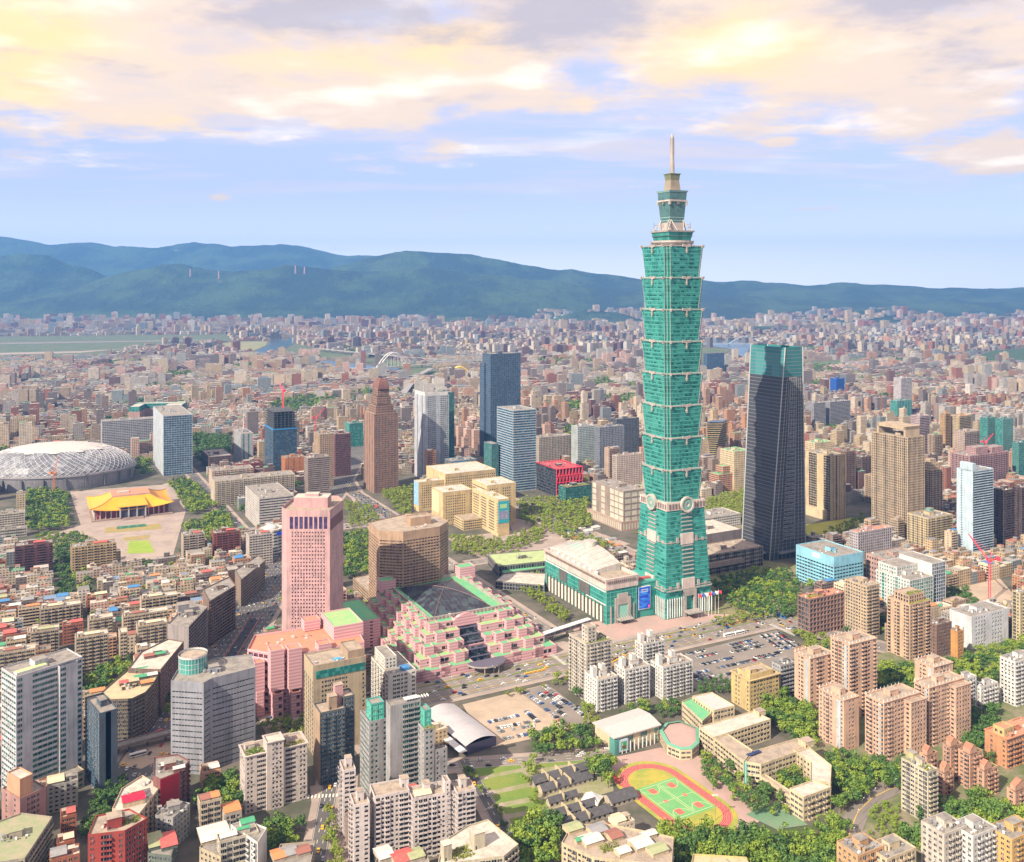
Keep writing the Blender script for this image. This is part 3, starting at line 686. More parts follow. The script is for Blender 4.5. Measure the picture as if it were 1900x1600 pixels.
B_ = S('terrace_mall', 'small dark glass block with a planted roof before the red framed mall', 'shopping mall', 1034, 1050, 1098, 905, 936, W(70, 90, 92), 'R', 'g', sh=4, d=24, glass=GL_TEAL)
B_.garden(2, 2, B_.w-2, 16, B_.h-1, .25)
S('arched_flats', 'cream apartment row with arched gables behind the red framed mall', 'apartment block', 994, 1000, 1061, 812, 870, W(206, 192, 178), 'w', 'v', d=26, sh=3.3)
S('pale_office', 'pale grey office tower with many small windows right of the red mall', OT, 1060, 1072, 1104, 792, 872, W(210, 212, 216), 'w', 'W', glass=GL_TEAL)
S('grey_office', 'wide grey office tower with a dark flat roof beside the green skyscraper', OT, 1104, 1112, 1158, 793, 880, W(160, 166, 180), 'v', 'v')
S('turret_office', 'dark grey office tower with a round teal roof turret', OT, 1137, 1144, 1186, 778, 860, W(110, 118, 130), 'v', 'v', cl=1)
S('beige_hotel', 'cream block with square windows left of the green skyscraper', 'office block', 1136, 1144, 1192, 846, 905, W(228, 208, 196), 'v', 'w', roof=RF_GREY, bay=3.6)
B_ = S('department_store', 'department store with cream glass upper walls over a tan arcade', 'shopping mall', 1098, 1157, 1196, 912, 984, W(176, 156, 146), 'gpgpgg', 'g', sh=9, bay=12, foot=10, glass=mat('glass_cream', (.42, .40, .33), .25, 'glass', (.52, .50, .42), scale=3), dep=.6)
B_.rect(-6, -4, B_.w+3, B_.d+4, 0, 13, 'v', sh=9, bay=5, roof=RF_WARM, part='arcade', wall=W(206, 176, 160))
# ---- right of the green skyscraper
B_ = S('cream_hotel', 'cream stepped hotel left of the dark tapered tower', 'hotel', 1336, 1362, 1392, 838, 912, CREAM, 'w', 'w', roof=RF_GREEN, sh=3.6)
B_.rect(-30, 4, 0, 30, 0, B_.h*.45, 'W', part='terrace_wing', wall=W(222, 168, 140)); B_.rect(-16, 10, 0, 28, B_.h*.45, B_.h*.62, 'W', part='terrace_wing', wall=W(222, 168, 140))
B_ = S('framed_office', 'cream office tower with a dark glass portal on its left face', OT, 1494, 1541, 1569, 846, 966, W(226, 200, 160), 'ppgggggpp', 'pwpdpwp', sh=3.6, bay=3.2, glass=GL_DARK)
B_.piece('portal_foot', (lambda b: (b.box(-6, 6, 0, 0, B_.d-6, 14), b)[1])(MB()), CREAM)
S('cream_flats', 'cream flats with green roofs behind the office with glass portal', 'apartment block', 1494, 1512, 1545, 822, 905, CREAM, 'w', 'w', roof=RF_GREEN)
S('brown_flats', 'brown flats with balcony columns behind the office with glass portal', 'apartment block', 1556, 1570, 1588, 838, 925, W(156, 126, 110), 'wb', 'bw')
S('brown_flats', 'short brown flats left of the tall striped apartment tower', 'apartment block', 1584, 1598, 1618, 848, 902, W(148, 122, 112), 'b', 'wb')
B_ = S('striped_tower', 'very tall cream and dark striped apartment tower with framed crown', AT, 1617, 1684, 1716, 812, 1008, W(214, 190, 160), 'vvdvv', 'vdv', sh=3.5, bay=3.2, cl=1)
b = MB(); w_, d_, h = B_.w, B_.d, B_.h; b.box(3, 6, h-1, w_-3, 9, h+13); b.box(3, d_-10, h-1, w_-3, d_-7, h+13); b.box(3, 6, h+9, w_-3, d_-7, h+13.5); B_.piece('crown_frame', b, B_.wall)
B_ = S('stepped_flats', 'beige apartment tower stepping up to a small round top', AT, 1705, 1727, 1749, 872, 975, W(220, 194, 164), 'wb', 'bw', sh=3.2)
B_.rect(3, 3, B_.w-4, B_.d-4, B_.h-1, B_.h+8, 'w', part='crown'); B_.rect(6, 6, B_.w-7, B_.d-7, B_.h+7, B_.h+14, 'w', part='crown')
B_ = S('cream_tower', 'broad cream apartment block with green roof boxes below the stepped tower', 'apartment block', 1683, 1722, 1768, 962, 1030, W(236, 214, 170), 'bw', 'bwb', sh=3.1)
B_.hut(B_.w*.5, B_.d*.5, B_.w*.5+8, B_.d*.5+7, B_.h-1, 7, W(130, 190, 170))
B_ = S('blue_white_tower', 'tall pale blue apartment tower with white balcony grid at far right', AT, 1775, 1805, 1843, 874, 1042, W(198, 220, 236, .72), 'pwppp', 'bbb', sh=3.2, bay=4, cl=1)
b = MB(); b.box(0, 0, B_.h-1, 6, B_.d*.8, B_.h+9); b.box(6, 0, B_.h-1, 7, 6, B_.h+4); B_.piece('roof_screen', b, B_.wall)
S('dark_flats', 'dark brown apartment tower beside the pale blue tower', AT, 1842, 1862, 1884, 910, 1022, W(112, 90, 86), 'wb', 'bwb')
S('dark_flats', 'rightmost dark brown apartment tower, cut by the frame', AT, 1878, 1896, 1930, 905, 1022, W(104, 82, 80), 'bw', 'bw')
S('pink_flats', 'pale pink apartment tower behind the striped tower', AT, 1690, 1706, 1725, 772, 856, W(216, 190, 192), 'W', 'b')
S('teal_twin', 'left one of two teal towers with rounded tops', AT, 1818, 1832, 1850, 776, 868, W(110, 160, 156), 'g', 'W', glass=GL_TEAL, group='twin teal towers')
S('teal_twin', 'right one of two teal towers with rounded tops', AT, 1847, 1861, 1880, 778, 872, W(110, 160, 156), 'g', 'W', glass=GL_TEAL, group='twin teal towers')
S('gridded_flats', 'beige gridded apartment block left of the two teal towers', AT, 1770, 1790, 1820, 802, 868, W(206, 182, 168), 'w', 'bw')
S('teal_flats', 'teal glass apartment block at the right edge', AT, 1878, 1890, 1925, 822, 888, W(100, 150, 146), 'W', 'R', glass=GL_TEAL)
B_ = S('rose_flats', 'rose pink stepped apartment complex right of the striped tower', 'apartment block', 1766, 1800, 1872, 846, 905, W(200, 158, 158), 'wb', 'bw', d=40)
B_.rect(B_.w*.2, 4, B_.w*.5, 24, B_.h-1, B_.h+12, 'w', part='upper_wing'); B_.rect(B_.w*.6, 4, B_.w*.9, 24, B_.h-1, B_.h+9, 'w', part='upper_wing')
S('orange_top_flats', 'slim apartment tower with an orange roof room', AT, 1744, 1754, 1764, 768, 842, W(206, 168, 120), 'w', 'b', roof=RF_ORANGE)
S('yellow_top_flats', 'broad apartment tower with yellow roof rooms behind the gridded flats', AT, 1764, 1780, 1802, 772, 842, W(212, 190, 150), 'w', 'b', roof=RF_ORANGE)
S('teal_glass_block', 'low teal glass block with a recessed middle behind the flats', 'office block', 1652, 1665, 1692, 744, 786, W(120, 180, 176), 'g', 'gpg', glass=GL_TEAL)
S('white_flats_tower', 'white apartment tower standing above the low teal glass block', AT, 1658, 1672, 1692, 702, 782, W(214, 206, 210), 'w', 'W')
S('net_wrapped_tower', 'building wrapped in bright blue netting', 'tower under construction', 1540, 1552, 1567, 703, 745, W(10, 90, 190, .6), 'p', 'p', cl=1)
S('grey_slab', 'grey stepped slab with window bands right of the tapered tower', 'apartment block', 1494, 1510, 1532, 748, 800, GREY, 'w', 'W')
S('grey_slab', 'longer grey slab with window bands behind the tapered tower', 'apartment block', 1526, 1540, 1578, 746, 796, GREY, 'w', 'r')
S('dark_mall', 'dark blue glass block behind the green skyscraper beside the river', 'office block', 1305, 1312, 1344, 656, 698, W(110, 120, 140), 'g', 'g', glass=GL_BLUE, cl=0)
B_ = S('blue_office', 'bright blue office block with white window grid below the tapered tower', 'office block', 1477, 1547, 1602, 1034, 1102, LBLUE, 'W', 'W', sh=3.8, bay=4.4, head=11, roof=RF_GREY)
b = MB(); b.box(-.5, B_.d*.35, B_.h-7, -.05, B_.d*.55, B_.h-2); B_.piece('signboard', b, WHITE)
S('pale_block', 'pale grey office block with red roof rooms behind the blue one', 'office block', 1576, 1592, 1655, 988, 1062, W(206, 196, 200), 'w', 'v', roof=RF_ORANGE)
S('rosy_block', 'wide low rosy office block with long window bands', 'office block', 1607, 1650, 1712, 1040, 1096, W(208, 170, 160), 'w', 'r', sh=5.5)
B_ = S('white_blue_office', 'white office block with dark blue curved glass front', 'office block', 1625, 1688, 1732, 1077, 1152, WHT, 'wwgww', 'g', glass=GL_TEAL, sh=3.9, near=True)
B_.rect(B_.w, 2, B_.w+22, B_.d, 0, B_.h+12, ['g', 'p', 'p', 'p'], part='blue_wing', glass=GL_BLUE, sh=3.9); B_.rect(4, B_.d*.45, B_.w, B_.d, B_.h-1, B_.h+8, 'w', part='upper_wing')
B_ = S('white_modern_block', 'white modern block with chamfered walls and a row of square windows', 'office block', 1762, 1803, 1871, 1145, 1207, W(222, 224, 230, .72), 'ppp', 'pwwwwp', sh=4, bay=4, near=True)
b = MB(); b.box(-2.5, 8, 6, 0, 16, 20); B_.piece('bay_box', b, B_.wall)
B_ = S('brown_frame_office', 'brown office block with deep square window frames facing the park', 'office block', 1480, 1502, 1567, 1112, 1182, W(178, 140, 128), 'g', 'VVVVVVVV', sh=4.6, bay=4.8, roof=RF_ORANGE, dep=1.0, near=True)
B_.garden(3, 3, B_.w*.5, 12, B_.h-1, .3)
S('beige_flats_tower', 'beige apartment tower with balcony column right of the brown framed office', AT, 1567, 1608, 1632, 1088, 1185, W(216, 192, 162), 'wWw', 'bwb', near=True, roof=RF_WARM)
B_ = S('garden_top_tower', 'beige apartment tower with planted crown and arched top', AT, 1646, 1688, 1728, 1122, 1226, W(226, 190, 158), 'bpw', 'wbdbw', near=True, roof=RF_WARM)
B_.rect(4, 4, B_.w-5, B_.d-5, B_.h-1, B_.h+7, 'v', part='crown'); B_.garden(.8, .8, B_.w-1, 4, B_.h-1, .6); B_.garden(4.5, 5, B_.w-6, 12, B_.h+6, .4)
S('brown_flats', 'brown flats tucked right of the beige tower with planted crown', 'apartment block', 1722, 1738, 1766, 1160, 1222, W(150, 118, 104), 'w', 'w')
S('orange_slim_block', 'slim orange block between brown flats and the white modern block', 'apartment block', 1764, 1777, 1788, 1172, 1232, W(226, 164, 92), 'p', 'w')
S('edge_flats', 'beige tower with dark balcony strip at the right edge', AT, 1878, 1893, 1930, 1100, 1190, W(216, 200, 160), 'dw', 'wb', near=True)
# salmon estate
SG = 'salmon apartment towers of the estate on the right'
def salmon(lab, xl, xc, xr, yt, yb, pw='pwWp', ps='WpbW', **k):
    B_ = S('salmon_tower', lab, AT, xl, xc, xr, yt, yb, SALM, pw, ps, group=SG, roof=RF_WARM, near=True, trim=WHITE, sh=3.2, bay=3.4, cl=1, lip=.5, **k)
    w_, d_, h = B_.w, B_.d, B_.h; b = MB()
    for i in range(int(w_/4)+1):
        for yy in (.4, d_-.4): b.box(i*4, yy-.15, h, i*4+.3, yy+.15, h+1.8)
    for i in range(int(d_/4)+1): b.box(-.15, i*4, h, .15, i*4+.3, h+1.8)
    B_.piece('roof_posts', b, WHITE); b = MB(); b.box(-.35, d_*.12, 2, -.05, d_*.28, h-2); B_.piece('white_strip', b, W(206, 216, 222)); return B_
salmon('salmon tower nearest the big car park, its lift house at left', 1474, 1503, 1548, 1222, 1330)
salmon('tallest salmon tower with dark blue stair strip, second in the back row', 1541, 1576, 1627, 1196, 1338, 'wbdw', 'bWWp')
salmon('slim salmon tower standing alone beside the school', 1519, 1566, 1594, 1299, 1396, 'wwbwp', 'pwwp')
B_ = salmon('salmon tower with bowed front wing beside the curved road', 1605, 1640, 1708, 1304, 1412, 'Wbw', 'WbpwW')
B_.rect(B_.w*.55, -6, B_.w*.98, 0, 0, B_.h-2, ['w', 'w', 'p', 'w'], part='bow_wing', lip=.4)
B_ = salmon('salmon tower with bowed wing, right one of the near pair', 1696, 1724, 1790, 1276, 1388, 'Wbw', 'WbpwW')
B_.rect(B_.w*.55, -6, B_.w*.98, 0, 0, B_.h-2, ['w', 'w', 'p', 'w'], part='bow_wing', lip=.4)
salmon('salmon tower half hidden behind the near pair', 1697, 1733, 1768, 1238, 1330)
S('white_slim_tower', 'white slim apartment tower with balconies at the far right edge', AT, 1855, 1884, 1925, 1228, 1312, WHT, 'w', 'bWb', near=True)
S('white_low_flats', 'white flats with many balconies behind the near salmon pair', 'apartment block', 1768, 1782, 1812, 1262, 1330, WHT, 'bw', 'wb', near=True)
S('white_low_flats', 'lower white flats stepping down beside the wooded slope', 'apartment block', 1806, 1820, 1852, 1275, 1322, WHT, 'bw', 'wb', near=True)
B_ = S('orange_terrace_block', 'orange brick block with terrace and yellow roof house at the right edge', 'apartment block', 1827, 1868, 1935, 1372, 1428, W(232, 164, 118), 'pwp', 'bWb', near=True, roof=RF_ORANGE, lip=.6)
B_.rect(3, 4, 14, 13, B_.h-1, B_.h+5, 'w', part='roof_house', wall=YEL)
B_ = S('stepped_white_tower', 'tall white tower with roof garden beside the curved road', AT, 1672, 1722, 1740, 1432, 1532, W(226, 214, 190), 'WgWw', 'bb', near=True, sh=3.1)
B_.garden(1, 1, B_.w-1, B_.d-2, B_.h-1, .5); B_.hut(2, B_.d-8, B_.w-3, B_.d-2, B_.h-1, 6, W(214, 206, 150))
def gabled(lab, xl, xc, xr, yt, yb, c=W(222, 174, 146, .66), **k):
    B_ = S('gabled_house', lab, 'town house', xl, xc, xr, yt, yb, c, 'wb', 'wb', group='rosy brick houses on the wooded slope', near=True, cl=0, sh=3.1, **k)
    w_, d_, h = B_.w, B_.d, B_.h; b = MB(); x1 = w_*.55
    b.box(0, 0, h-1, x1, d_*.6, h+3, 1, None, False)
    for s_ in (0, 1): b.quad((0 if s_ == 0 else x1, -.3, h+3), (x1/2, -.3, h+6), (x1/2, d_*.6+.3, h+6), (0 if s_ == 0 else x1, d_*.6+.3, h+3), 0)
    b.ngon([(0, 0, h+3), (x1, 0, h+3), (x1/2, 0, h+6)], 1); b.ngon([(0, d_*.6, h+3), (x1/2, d_*.6, h+6), (x1, d_*.6, h+3)], 1)
    B_.piece('gable', b, [W(206, 140, 112), c]); B_.garden(w_*.6, 1, w_-1, d_-2, h-1, .4); return B_
gabled('rosy brick house with round arched window, left end of the slope terrace', 1706, 1720, 1740, 1402, 1448)
gabled('rosy brick house with a steep gable, tallest of the slope terrace', 1749, 1764, 1786, 1386, 1452)
gabled('rosy brick house with blue roof strip in the middle of the slope terrace', 1778, 1800, 1824, 1400, 1466)
gabled('rosy brick house lower down the slope, with grey terrace roofs', 1812, 1826, 1852, 1430, 1482)
gabled('rosy brick house at the right edge below the terraced block', 1868, 1884, 1925, 1468, 1520)
gabled('small rosy brick house with planted roof in front of the slope terrace', 1738, 1752, 1770, 1434, 1478)
for i, (xl, xc, xr, yt, yb, wl, lab) in enumerate([(1749, 1752, 1795, 1548, 1640, W(222, 212, 200), 'white shop house with a stair turret at the bottom edge, left of the slim one'), (1801, 1806, 1850, 1552, 1640, WHT, 'slim white house with a flat roof at the bottom edge'),
    (1874, 1878, 1930, 1558, 1640, W(232, 188, 120), 'yellow house in the bottom right corner'), (1586, 1592, 1640, 1588, 1660, W(226, 178, 130), 'orange shop house beside the pedestrian crossing at the bottom edge'), (1640, 1646, 1700, 1594, 1660, CREAM, 'cream roofed shop house at the bottom edge right of the crossing')]):
    S('shop_house', lab, 'shop house', xl, xc, xr, yt, yb, wl, 'w', 'wb', near=True, d=16)
# ---- white flats below the green skyscraper and the yellow block
B_ = S('garden_flats_tower', 'white apartment tower with green roof pergola nearest the crossing', AT, 1056, 1088, 1135, 1196, 1302, W(222, 212, 198), 'bwW', 'wbwb', near=True, roof=RF_WARM, sh=3.1, lip=.4)
B_.rect(3, 3, 12, 12, B_.h-1, B_.h+13, 'w', part='lift_house'); B_.garden(.8, .8, B_.w-1, 3, B_.h-1, .8); B_.garden(13, 4, B_.w-1, B_.d-2, B_.h-1, .3, LEAF)
WG = 'white balcony flats south of the avenue'
for lab, xl, xc, xr, yt, yb in (('white flats with twin lift towers, front left of the group', 1085, 1108, 1146, 1262, 1322), ('white flats stepping back behind the front pair', 1140, 1160, 1206, 1243, 1308),
    ('white flats with tall blank lift shafts, right of the group', 1207, 1230, 1286, 1238, 1300), ('white flats with a flat white roof, farthest of the group', 1178, 1193, 1234, 1196, 1262)):
    B_ = S('balcony_flats', lab, 'apartment block', xl, xc, xr, yt, yb, WHT, 'ww', 'wbwb', near=True, sh=3.0, group=WG, roof=RF_WARM)
    B_.rect(1, B_.d*.4, 5, B_.d*.4+5, B_.h-1, B_.h+7, 'p', part='lift_shaft'); B_.rect(B_.w*.45, B_.d*.4, B_.w*.45+4, B_.d*.4+5, B_.h-1, B_.h+8, 'p', part='lift_shaft')
B_ = S('yellow_block', 'yellow stone apartment block with ornate terraced roof above the school', 'apartment block', 1357, 1391, 1446, 1263, 1322, YEL, 'pwwp', 'wWwWw', near=True, sh=3.5, roof=RF_WARM, lip=1.2)
B_.rect(3, 3, B_.w-4, B_.d-4, B_.h-1, B_.h+3, 'p', part='roof_terrace'); B_.hut(6, 6, 13, 12, B_.h+2, 3)
S('white_angle_flats', 'grey white flats between the yellow block and the first salmon tower', 'apartment block', 1432, 1448, 1476, 1235, 1302, GREYL, 'w', 'b', near=True)
S('small_ochre_house', 'small ochre block in front of the first salmon tower beside the car park', 'apartment block', 1474, 1484, 1500, 1206, 1240, W(220, 170, 120), 'w', 'w', near=True, cl=0)
# ================= the green skyscraper
TEAL = mat('teal_curtain_glass', (.065, .33, .29), .12, 'glass', (.032, .20, .18), metal=.3, scale=2); TEALD = mat('teal_dark_glass', (.012, .10, .09), .12, 'glass', (.02, .15, .13))
TLINE = mat('teal_ledge', (.075, .33, .29), .4, 'plain'); PST = mat('rosy_stone', (.56, .46, .42), .7, 'wall'); CRM = mat('cream_metal', (.38, .335, .31), .5, 'wall')
def notched(s, c):
    return [(-s+c, -s), (s-c, -s), (s-c, -s+c/2), (s-c/2, -s+c/2), (s-c/2, -s+c), (s, -s+c), (s, s-c), (s-c/2, s-c), (s-c/2, s-c/2), (s-c, s-c/2), (s-c, s), (-s+c, s), (-s+c, s-c/2), (-s+c/2, s-c/2), (-s+c/2, s-c), (-s, s-c), (-s, -s+c), (-s+c/2, -s+c), (-s+c/2, -s+c/2), (-s+c, -s+c/2)]
def skyscraper():
    C = Vector((174.5, 1016, 0)); rt = empty('skyscraper', C, 'green glass skyscraper of eight flared tiers with a spire', 'skyscraper', None, R(26))
    s_in = [(-31, -31), (31, -31), (31, 31), (-31, 31)]
    a = R(26); EX.append(np.array([(C.x+x*math.cos(a)-y*math.sin(a), C.y+x*math.sin(a)+y*math.cos(a)) for x, y in inset(s_in, -6)])); EXB.append(EX[-1])
    def sq(s): return [(-s, -s), (s, -s), (s, s), (-s, s)]
    # foot: a tapering base of 25 floors
    b = MB(); z0, z1, h0, h1 = 0, 112, 30.5, 24.3; b.loft(sq(h0), z0, sq(h1), z1, 0, 0); base = b.obj('tapered_base', TEAL, rt)
    hh = lambda z: h0+(h1-h0)*z/z1
    b = MB()
    for k in range(26):
        z = 4+k*4.2; s = hh(z)+.28; b.loft(sq(s), z, sq(s-.03), z+.55); b.ngon([(*p, z+.55) for p in sq(s-.03)]); b.ngon([(*p, z) for p in reversed(sq(s))])
    b.obj('floor_ledge', TLINE, base)
    b = MB(); r = random.Random(2)       # open dark panes, scattered along the floors
    def facew(fi, u, z, wd, hg, s, m=0, off=.36):
        c, d = ((1, 0), (0, 1), (-1, 0), (0, -1))[fi]; nx, ny = d, -c
        P_ = lambda u_, z_: (c*u_+nx*(s(z_)+off), d*u_+ny*(s(z_)+off), z_)
        b.quad(P_(u-wd/2, z), P_(u+wd/2, z), P_(u+wd/2, z+hg), P_(u-wd/2, z+hg), m)
    for fi in (0, 3, 1, 2):
        for k in range(26):
            for j in range(7):
                if r.random() < .5:
                    u = r.uniform(-hh(k*4.2)+3, hh(k*4.2)-3)
                    if abs(u) > 8: facew(fi, u, 4.9+k*4.2, r.choice([1.5, 3, 4.5]), 2.0, hh)
    o = b.obj('window', TEALD, base); tag(o, kind='stuff')
    for fi in (3, 0, 1, 2):              # ladder of light fins with two stone panels on each side
        for z in (x*4.2+31 for x in range(20)):
            if not (28 < z < 41 or 74 < z < 87):
                c, d = ((1, 0), (0, 1), (-1, 0), (0, -1))[fi]; s = hh(z)+.35
                b = MB(); b.obox((-7*c+d*(s+.5), -7*d-c*(s+.5)), (7*c+d*(s+.5), 7*d-c*(s+.5)), 1.3, z, z+1.0); b.obj('light_fin', CRM, base)
        for z in (28, 75):
            b = MB(); c, d = ((1, 0), (0, 1), (-1, 0), (0, -1))[fi]; s = hh(z+5)+.45
            b.obox((-8*c+d*s, -8*d-c*s), (8*c+d*s, 8*d-c*s), 1.6, z, z+11.5); b.obj('stone_panel', PST, base)
            b = MB()
            for u in (-24, 24, -14, 14):
                u_ = u*hh(z)/30.5; b.obox(((u_-1.5)*c+d*(s-.1), (u_-1.5)*d-c*(s-.1)), ((u_+1.5)*c+d*(s-.1), (u_+1.5)*d-c*(s-.1)), 1.5, z+2, z+8 if abs(u) == 14 else z+5)
            b.obox((-hh(z)*c+d*(s-.2), -hh(z)*d-c*(s-.2)), (hh(z)*c+d*(s-.2), hh(z)*d-c*(s-.2)), 1.0, z+2.6, z+3.5); b.obj('stone_belt', CRM, base)
    # entrance hall with ribs and a tall stone doorway
    for fi in (0, 3, 1, 2):
        b = MB(); c, d = ((1, 0), (0, 1), (-1, 0), (0, -1))[fi]; s = 31.1
        for u in list(range(-28, -9, 3))+list(range(11, 30, 3)): b.obox(((u-.25)*c+d*s, (u-.25)*d-c*s), ((u+.25)*c+d*s, (u+.25)*d-c*s), 1.2, 1, 21)
        b.obj('glazing_rib', WHITE, base)
        b = MB()
        for u0, u1, za, zb in ((-8, -5, 0, 27), (5, 8, 0, 27), (-8, 8, 22, 28)): b.obox((u0*c+d*(s+.6), u0*d-c*(s+.6)), (u1*c+d*(s+.6), u1*d-c*(s+.6)), 2.6 if za == 0 else 2.2, za, zb)
        b.obox((-9*c+d*(s+7), -9*d-c*(s+7)), (9*c+d*(s+7), 9*d-c*(s+7)), 11, 6.2, 7.4); b.obj('entrance_portal', CRM, base)
        b = MB(); b.obox((-hh(26)*c+d*(31), -hh(26)*d-c*(31)), (hh(26)*c+d*31, hh(26)*d-c*31), 1.2, 28.5, 29.6); b.obj('stone_belt', CRM, base)
    # belt with four coin medallions
    b = MB(); b.loft(sq(25.2), 111.5, sq(25.0), 120, 0, 0)
    for fi in range(4):
        c, d = ((1, 0), (0, 1), (-1, 0), (0, -1))[fi]
        for u in range(-22, 23, 4):
            if abs(u) > 9: b.obox((u*c+d*25.4, u*d-c*25.4), ((u+2)*c+d*25.4, (u+2)*d-c*25.4), .5, 113, 118.5, 1)
    b.obj('stone_band', [PST, W(150, 132, 124)], rt)
    for fi in (0, 3, 1, 2):
        c, d = ((1, 0), (0, 1), (-1, 0), (0, -1))[fi]; n = Vector((d, -c, 0)); t = Vector((c, d, 0)); b = MB(); N_ = 24
        def ring(r_, o_): return [tuple(n*(25.4+o_)+t*(r_*math.cos(2*math.pi*i/N_))+Vector((0, 0, 117+r_*math.sin(2*math.pi*i/N_)))) for i in range(N_)]
        R_ = [ring(8.4, 0), ring(8.4, 3.2), ring(6.6, 3.2), ring(6.3, 2.4), ring(2.2, 2.6), ring(2.0, 1.8)]; 
        for p, q in zip(R_, R_[1:]):
            for i in range(N_): j = (i+1) % N_; b.quad(p[i], p[j], q[j], q[i], 1 if p is R_[3] else 0)
        b.ngon(R_[-1], 0); b.obj('coin_medallion', [W(210, 200, 190, .7), W(150, 200, 186)], rt)
    # eight flared tiers
    zb, zt = 120.0, 392.5; hs = (zt-zb)/8; nt_ = 4.6
    b = MB(); lo, hi = notched(22.4, nt_), notched(25.3, nt_); b.loft(lo, 0, hi, hs, 0, 0); b.ngon([(*p, 0) for p in reversed(lo)]); m_body = b.mesh('glass_body', [TEAL])
    b = MB()
    for k in range(8):
        z = k*hs/8+.1; f = z/hs; s = 22.4+2.9*f+.3
        for p in (notched(s, nt_),): b.loft(p, z, p, z+.55); b.ngon([(*q, z+.55) for q in p]); b.ngon([(*q, z) for q in reversed(p)])
    m_ledge = b.mesh('floor_ledge', [TLINE])
    b = MB()
    for i in range(4):                    # pairs of light columns in the cut corners
        for sx, sy in ((1, 0), (0, 1), (.5, .5)):
            cx, cy = ((-1, -1), (1, -1), (1, 1), (-1, 1))[i]
            lo_ = (cx*(22.4-nt_*sx*.98), cy*(22.4-nt_*sy*.98), 0); f_ = 25.3/22.4; hi_ = (lo_[0]+cx*2.9, lo_[1]+cy*2.9, hs)
            b.bar((lo_[0]+cx*.1, lo_[1]+cy*.1, 0), (hi_[0]+cx*.1, hi_[1]+cy*.1, hs), .26)
    m_col = b.mesh('corner_rib', [CRM])
    b = MB(); p = notched(25.7, nt_); b.loft(p, hs-.8, p, hs+.2); b.ngon([(*q, hs+.2) for q in p]); b.ngon([(*q, hs-.8) for q in reversed(p)]); m_corn = b.mesh('cornice', [CRM])
    b = MB()                               # cloud-shaped ornament, seen from the front: two scrolls over a drop
    for k in range(14):
        f = k/13; u = -5+10*f; zt_ = .6+1.5*abs(math.cos(f*math.pi))**.8; bt = -1.6-1.8*math.exp(-((f-.5)/.16)**2); b.box(u-.4, -.9, bt*.8, u+.4, 0, zt_*.8)
    b.box(-.6, -1.2, -8, .6, 0, -2.5); b.box(-1.1, -1.3, -6.6, 1.1, 0, -4.8); m_orn = b.mesh('cloud_ornament', [CRM])
    b = MB(); b.box(-.6, -1.5, -2, .6, 0, .9); b.box(-.8, -2.1, -.3, .8, -.9, 1.1); m_drag = b.mesh('corner_ornament', [CRM])
    rr = random.Random(8)
    for t in range(8):
        z = zb+t*hs; seg = link('tier', m_body, rt, (0, 0, z)); link('floor_ledge', m_ledge, seg); link('corner_rib', m_col, seg); link('cornice', m_corn, seg)
        b = MB()
        for fi in (0, 3):
            for k in range(8):
                n_ = rr.choice([2, 5, 8, 12, 16]); 
                for j in range(n_):
                    u = rr.uniform(-17, 17); zz = k*hs/8+1.6; c, d = ((1, 0), (0, 1), (-1, 0), (0, -1))[fi]; s = 22.4+2.9*(zz+.8)/hs+.22; w2 = rr.choice([.7, .8, 1.2])
                    b.quad((c*(u-w2)+d*s, d*(u-w2)-c*s, zz), (c*(u+w2)+d*s, d*(u+w2)-c*s, zz), (c*(u+w2)+d*(s+.17), d*(u+w2)-c*(s+.17), zz+1.3), (c*(u-w2)+d*(s+.17), d*(u-w2)-c*(s+.17), zz+1.3))
        o = link('window', b.mesh('window', [TEALD]), seg); tag(o, kind='stuff')
        for fi in range(4):
            a = fi*math.pi/2; link('cloud_ornament', m_orn, seg, (25.6*math.sin(a), -25.6*math.cos(a), hs), a)
            for s_ in (-1, 1): link('corner_ornament', m_drag, seg, (25.8*math.sin(a)+s_*20.2*math.cos(a), -25.8*math.cos(a)+s_*20.2*math.sin(a), hs), a)
    # crown
    b = MB(); b.cyl(0, 0, 392.7, 396, 20, 23.5, n=28); b.cyl(0, 0, 396, 398, 23.5, n=28); b.obj('round_platform', CRM, rt)
    b = MB(); b.loft(sq(14), 398, sq(16.2), 408, 0, 1); b.loft(sq(17), 407.4, sq(17.4), 409, 1, 1); b.loft(sq(13.5), 402.5, sq(16.8), 403.4, 1); cr = b.obj('crown_base', [TEAL, CRM], rt)
    b = MB(); b.loft(sq(9.5), 409, sq(9), 418, 0, 0)
    for sx in (-1, 1):
        for sy in (-1, 1):
            b.bar((sx*15, sy*15, 409), (sx*8, sy*8, 420), .9); b.bar((sx*4, sy*15.5, 409), (sx*8, sy*9, 421), .6); b.bar((sx*15.5, sy*4, 409), (sx*9, sy*8, 421), .6)
            for k in range(3): b.bar((sx*14, sy*14, 410+k*3), (sx*9, sy*14, 410+k*3), .25); b.bar((sx*14, sy*14, 409), (sx*14, sy*14, 418), .3)
    b.obj('brace', CRM, cr)
    b = MB(); b.loft(sq(8.6), 415, sq(10.6), 440, 0); b.loft(sq(10.6), 440, sq(11.3), 452, 0, 1)
    for k in range(11): s = 8.6+2*(k*3.3+1)/36+.3; z = 416.5+k*3.3; b.loft(sq(s), z, sq(s), z+.7, 2); b.ngon([(*p, z+.7) for p in sq(s)], 2)
    b.loft(sq(11.6), 450.6, sq(12.4), 452.6, 2, 1); b.loft(sq(11.5), 440.6, sq(11.8), 442.4, 1); tw = b.obj('upper_tower', [mat('crown_glass', (.07, .15, .15), .3, 'glass', (.05, .11, .11)), PST, mat('crown_ledge', (.22, .34, .33), .6, 'plain')], rt)
    b = MB()
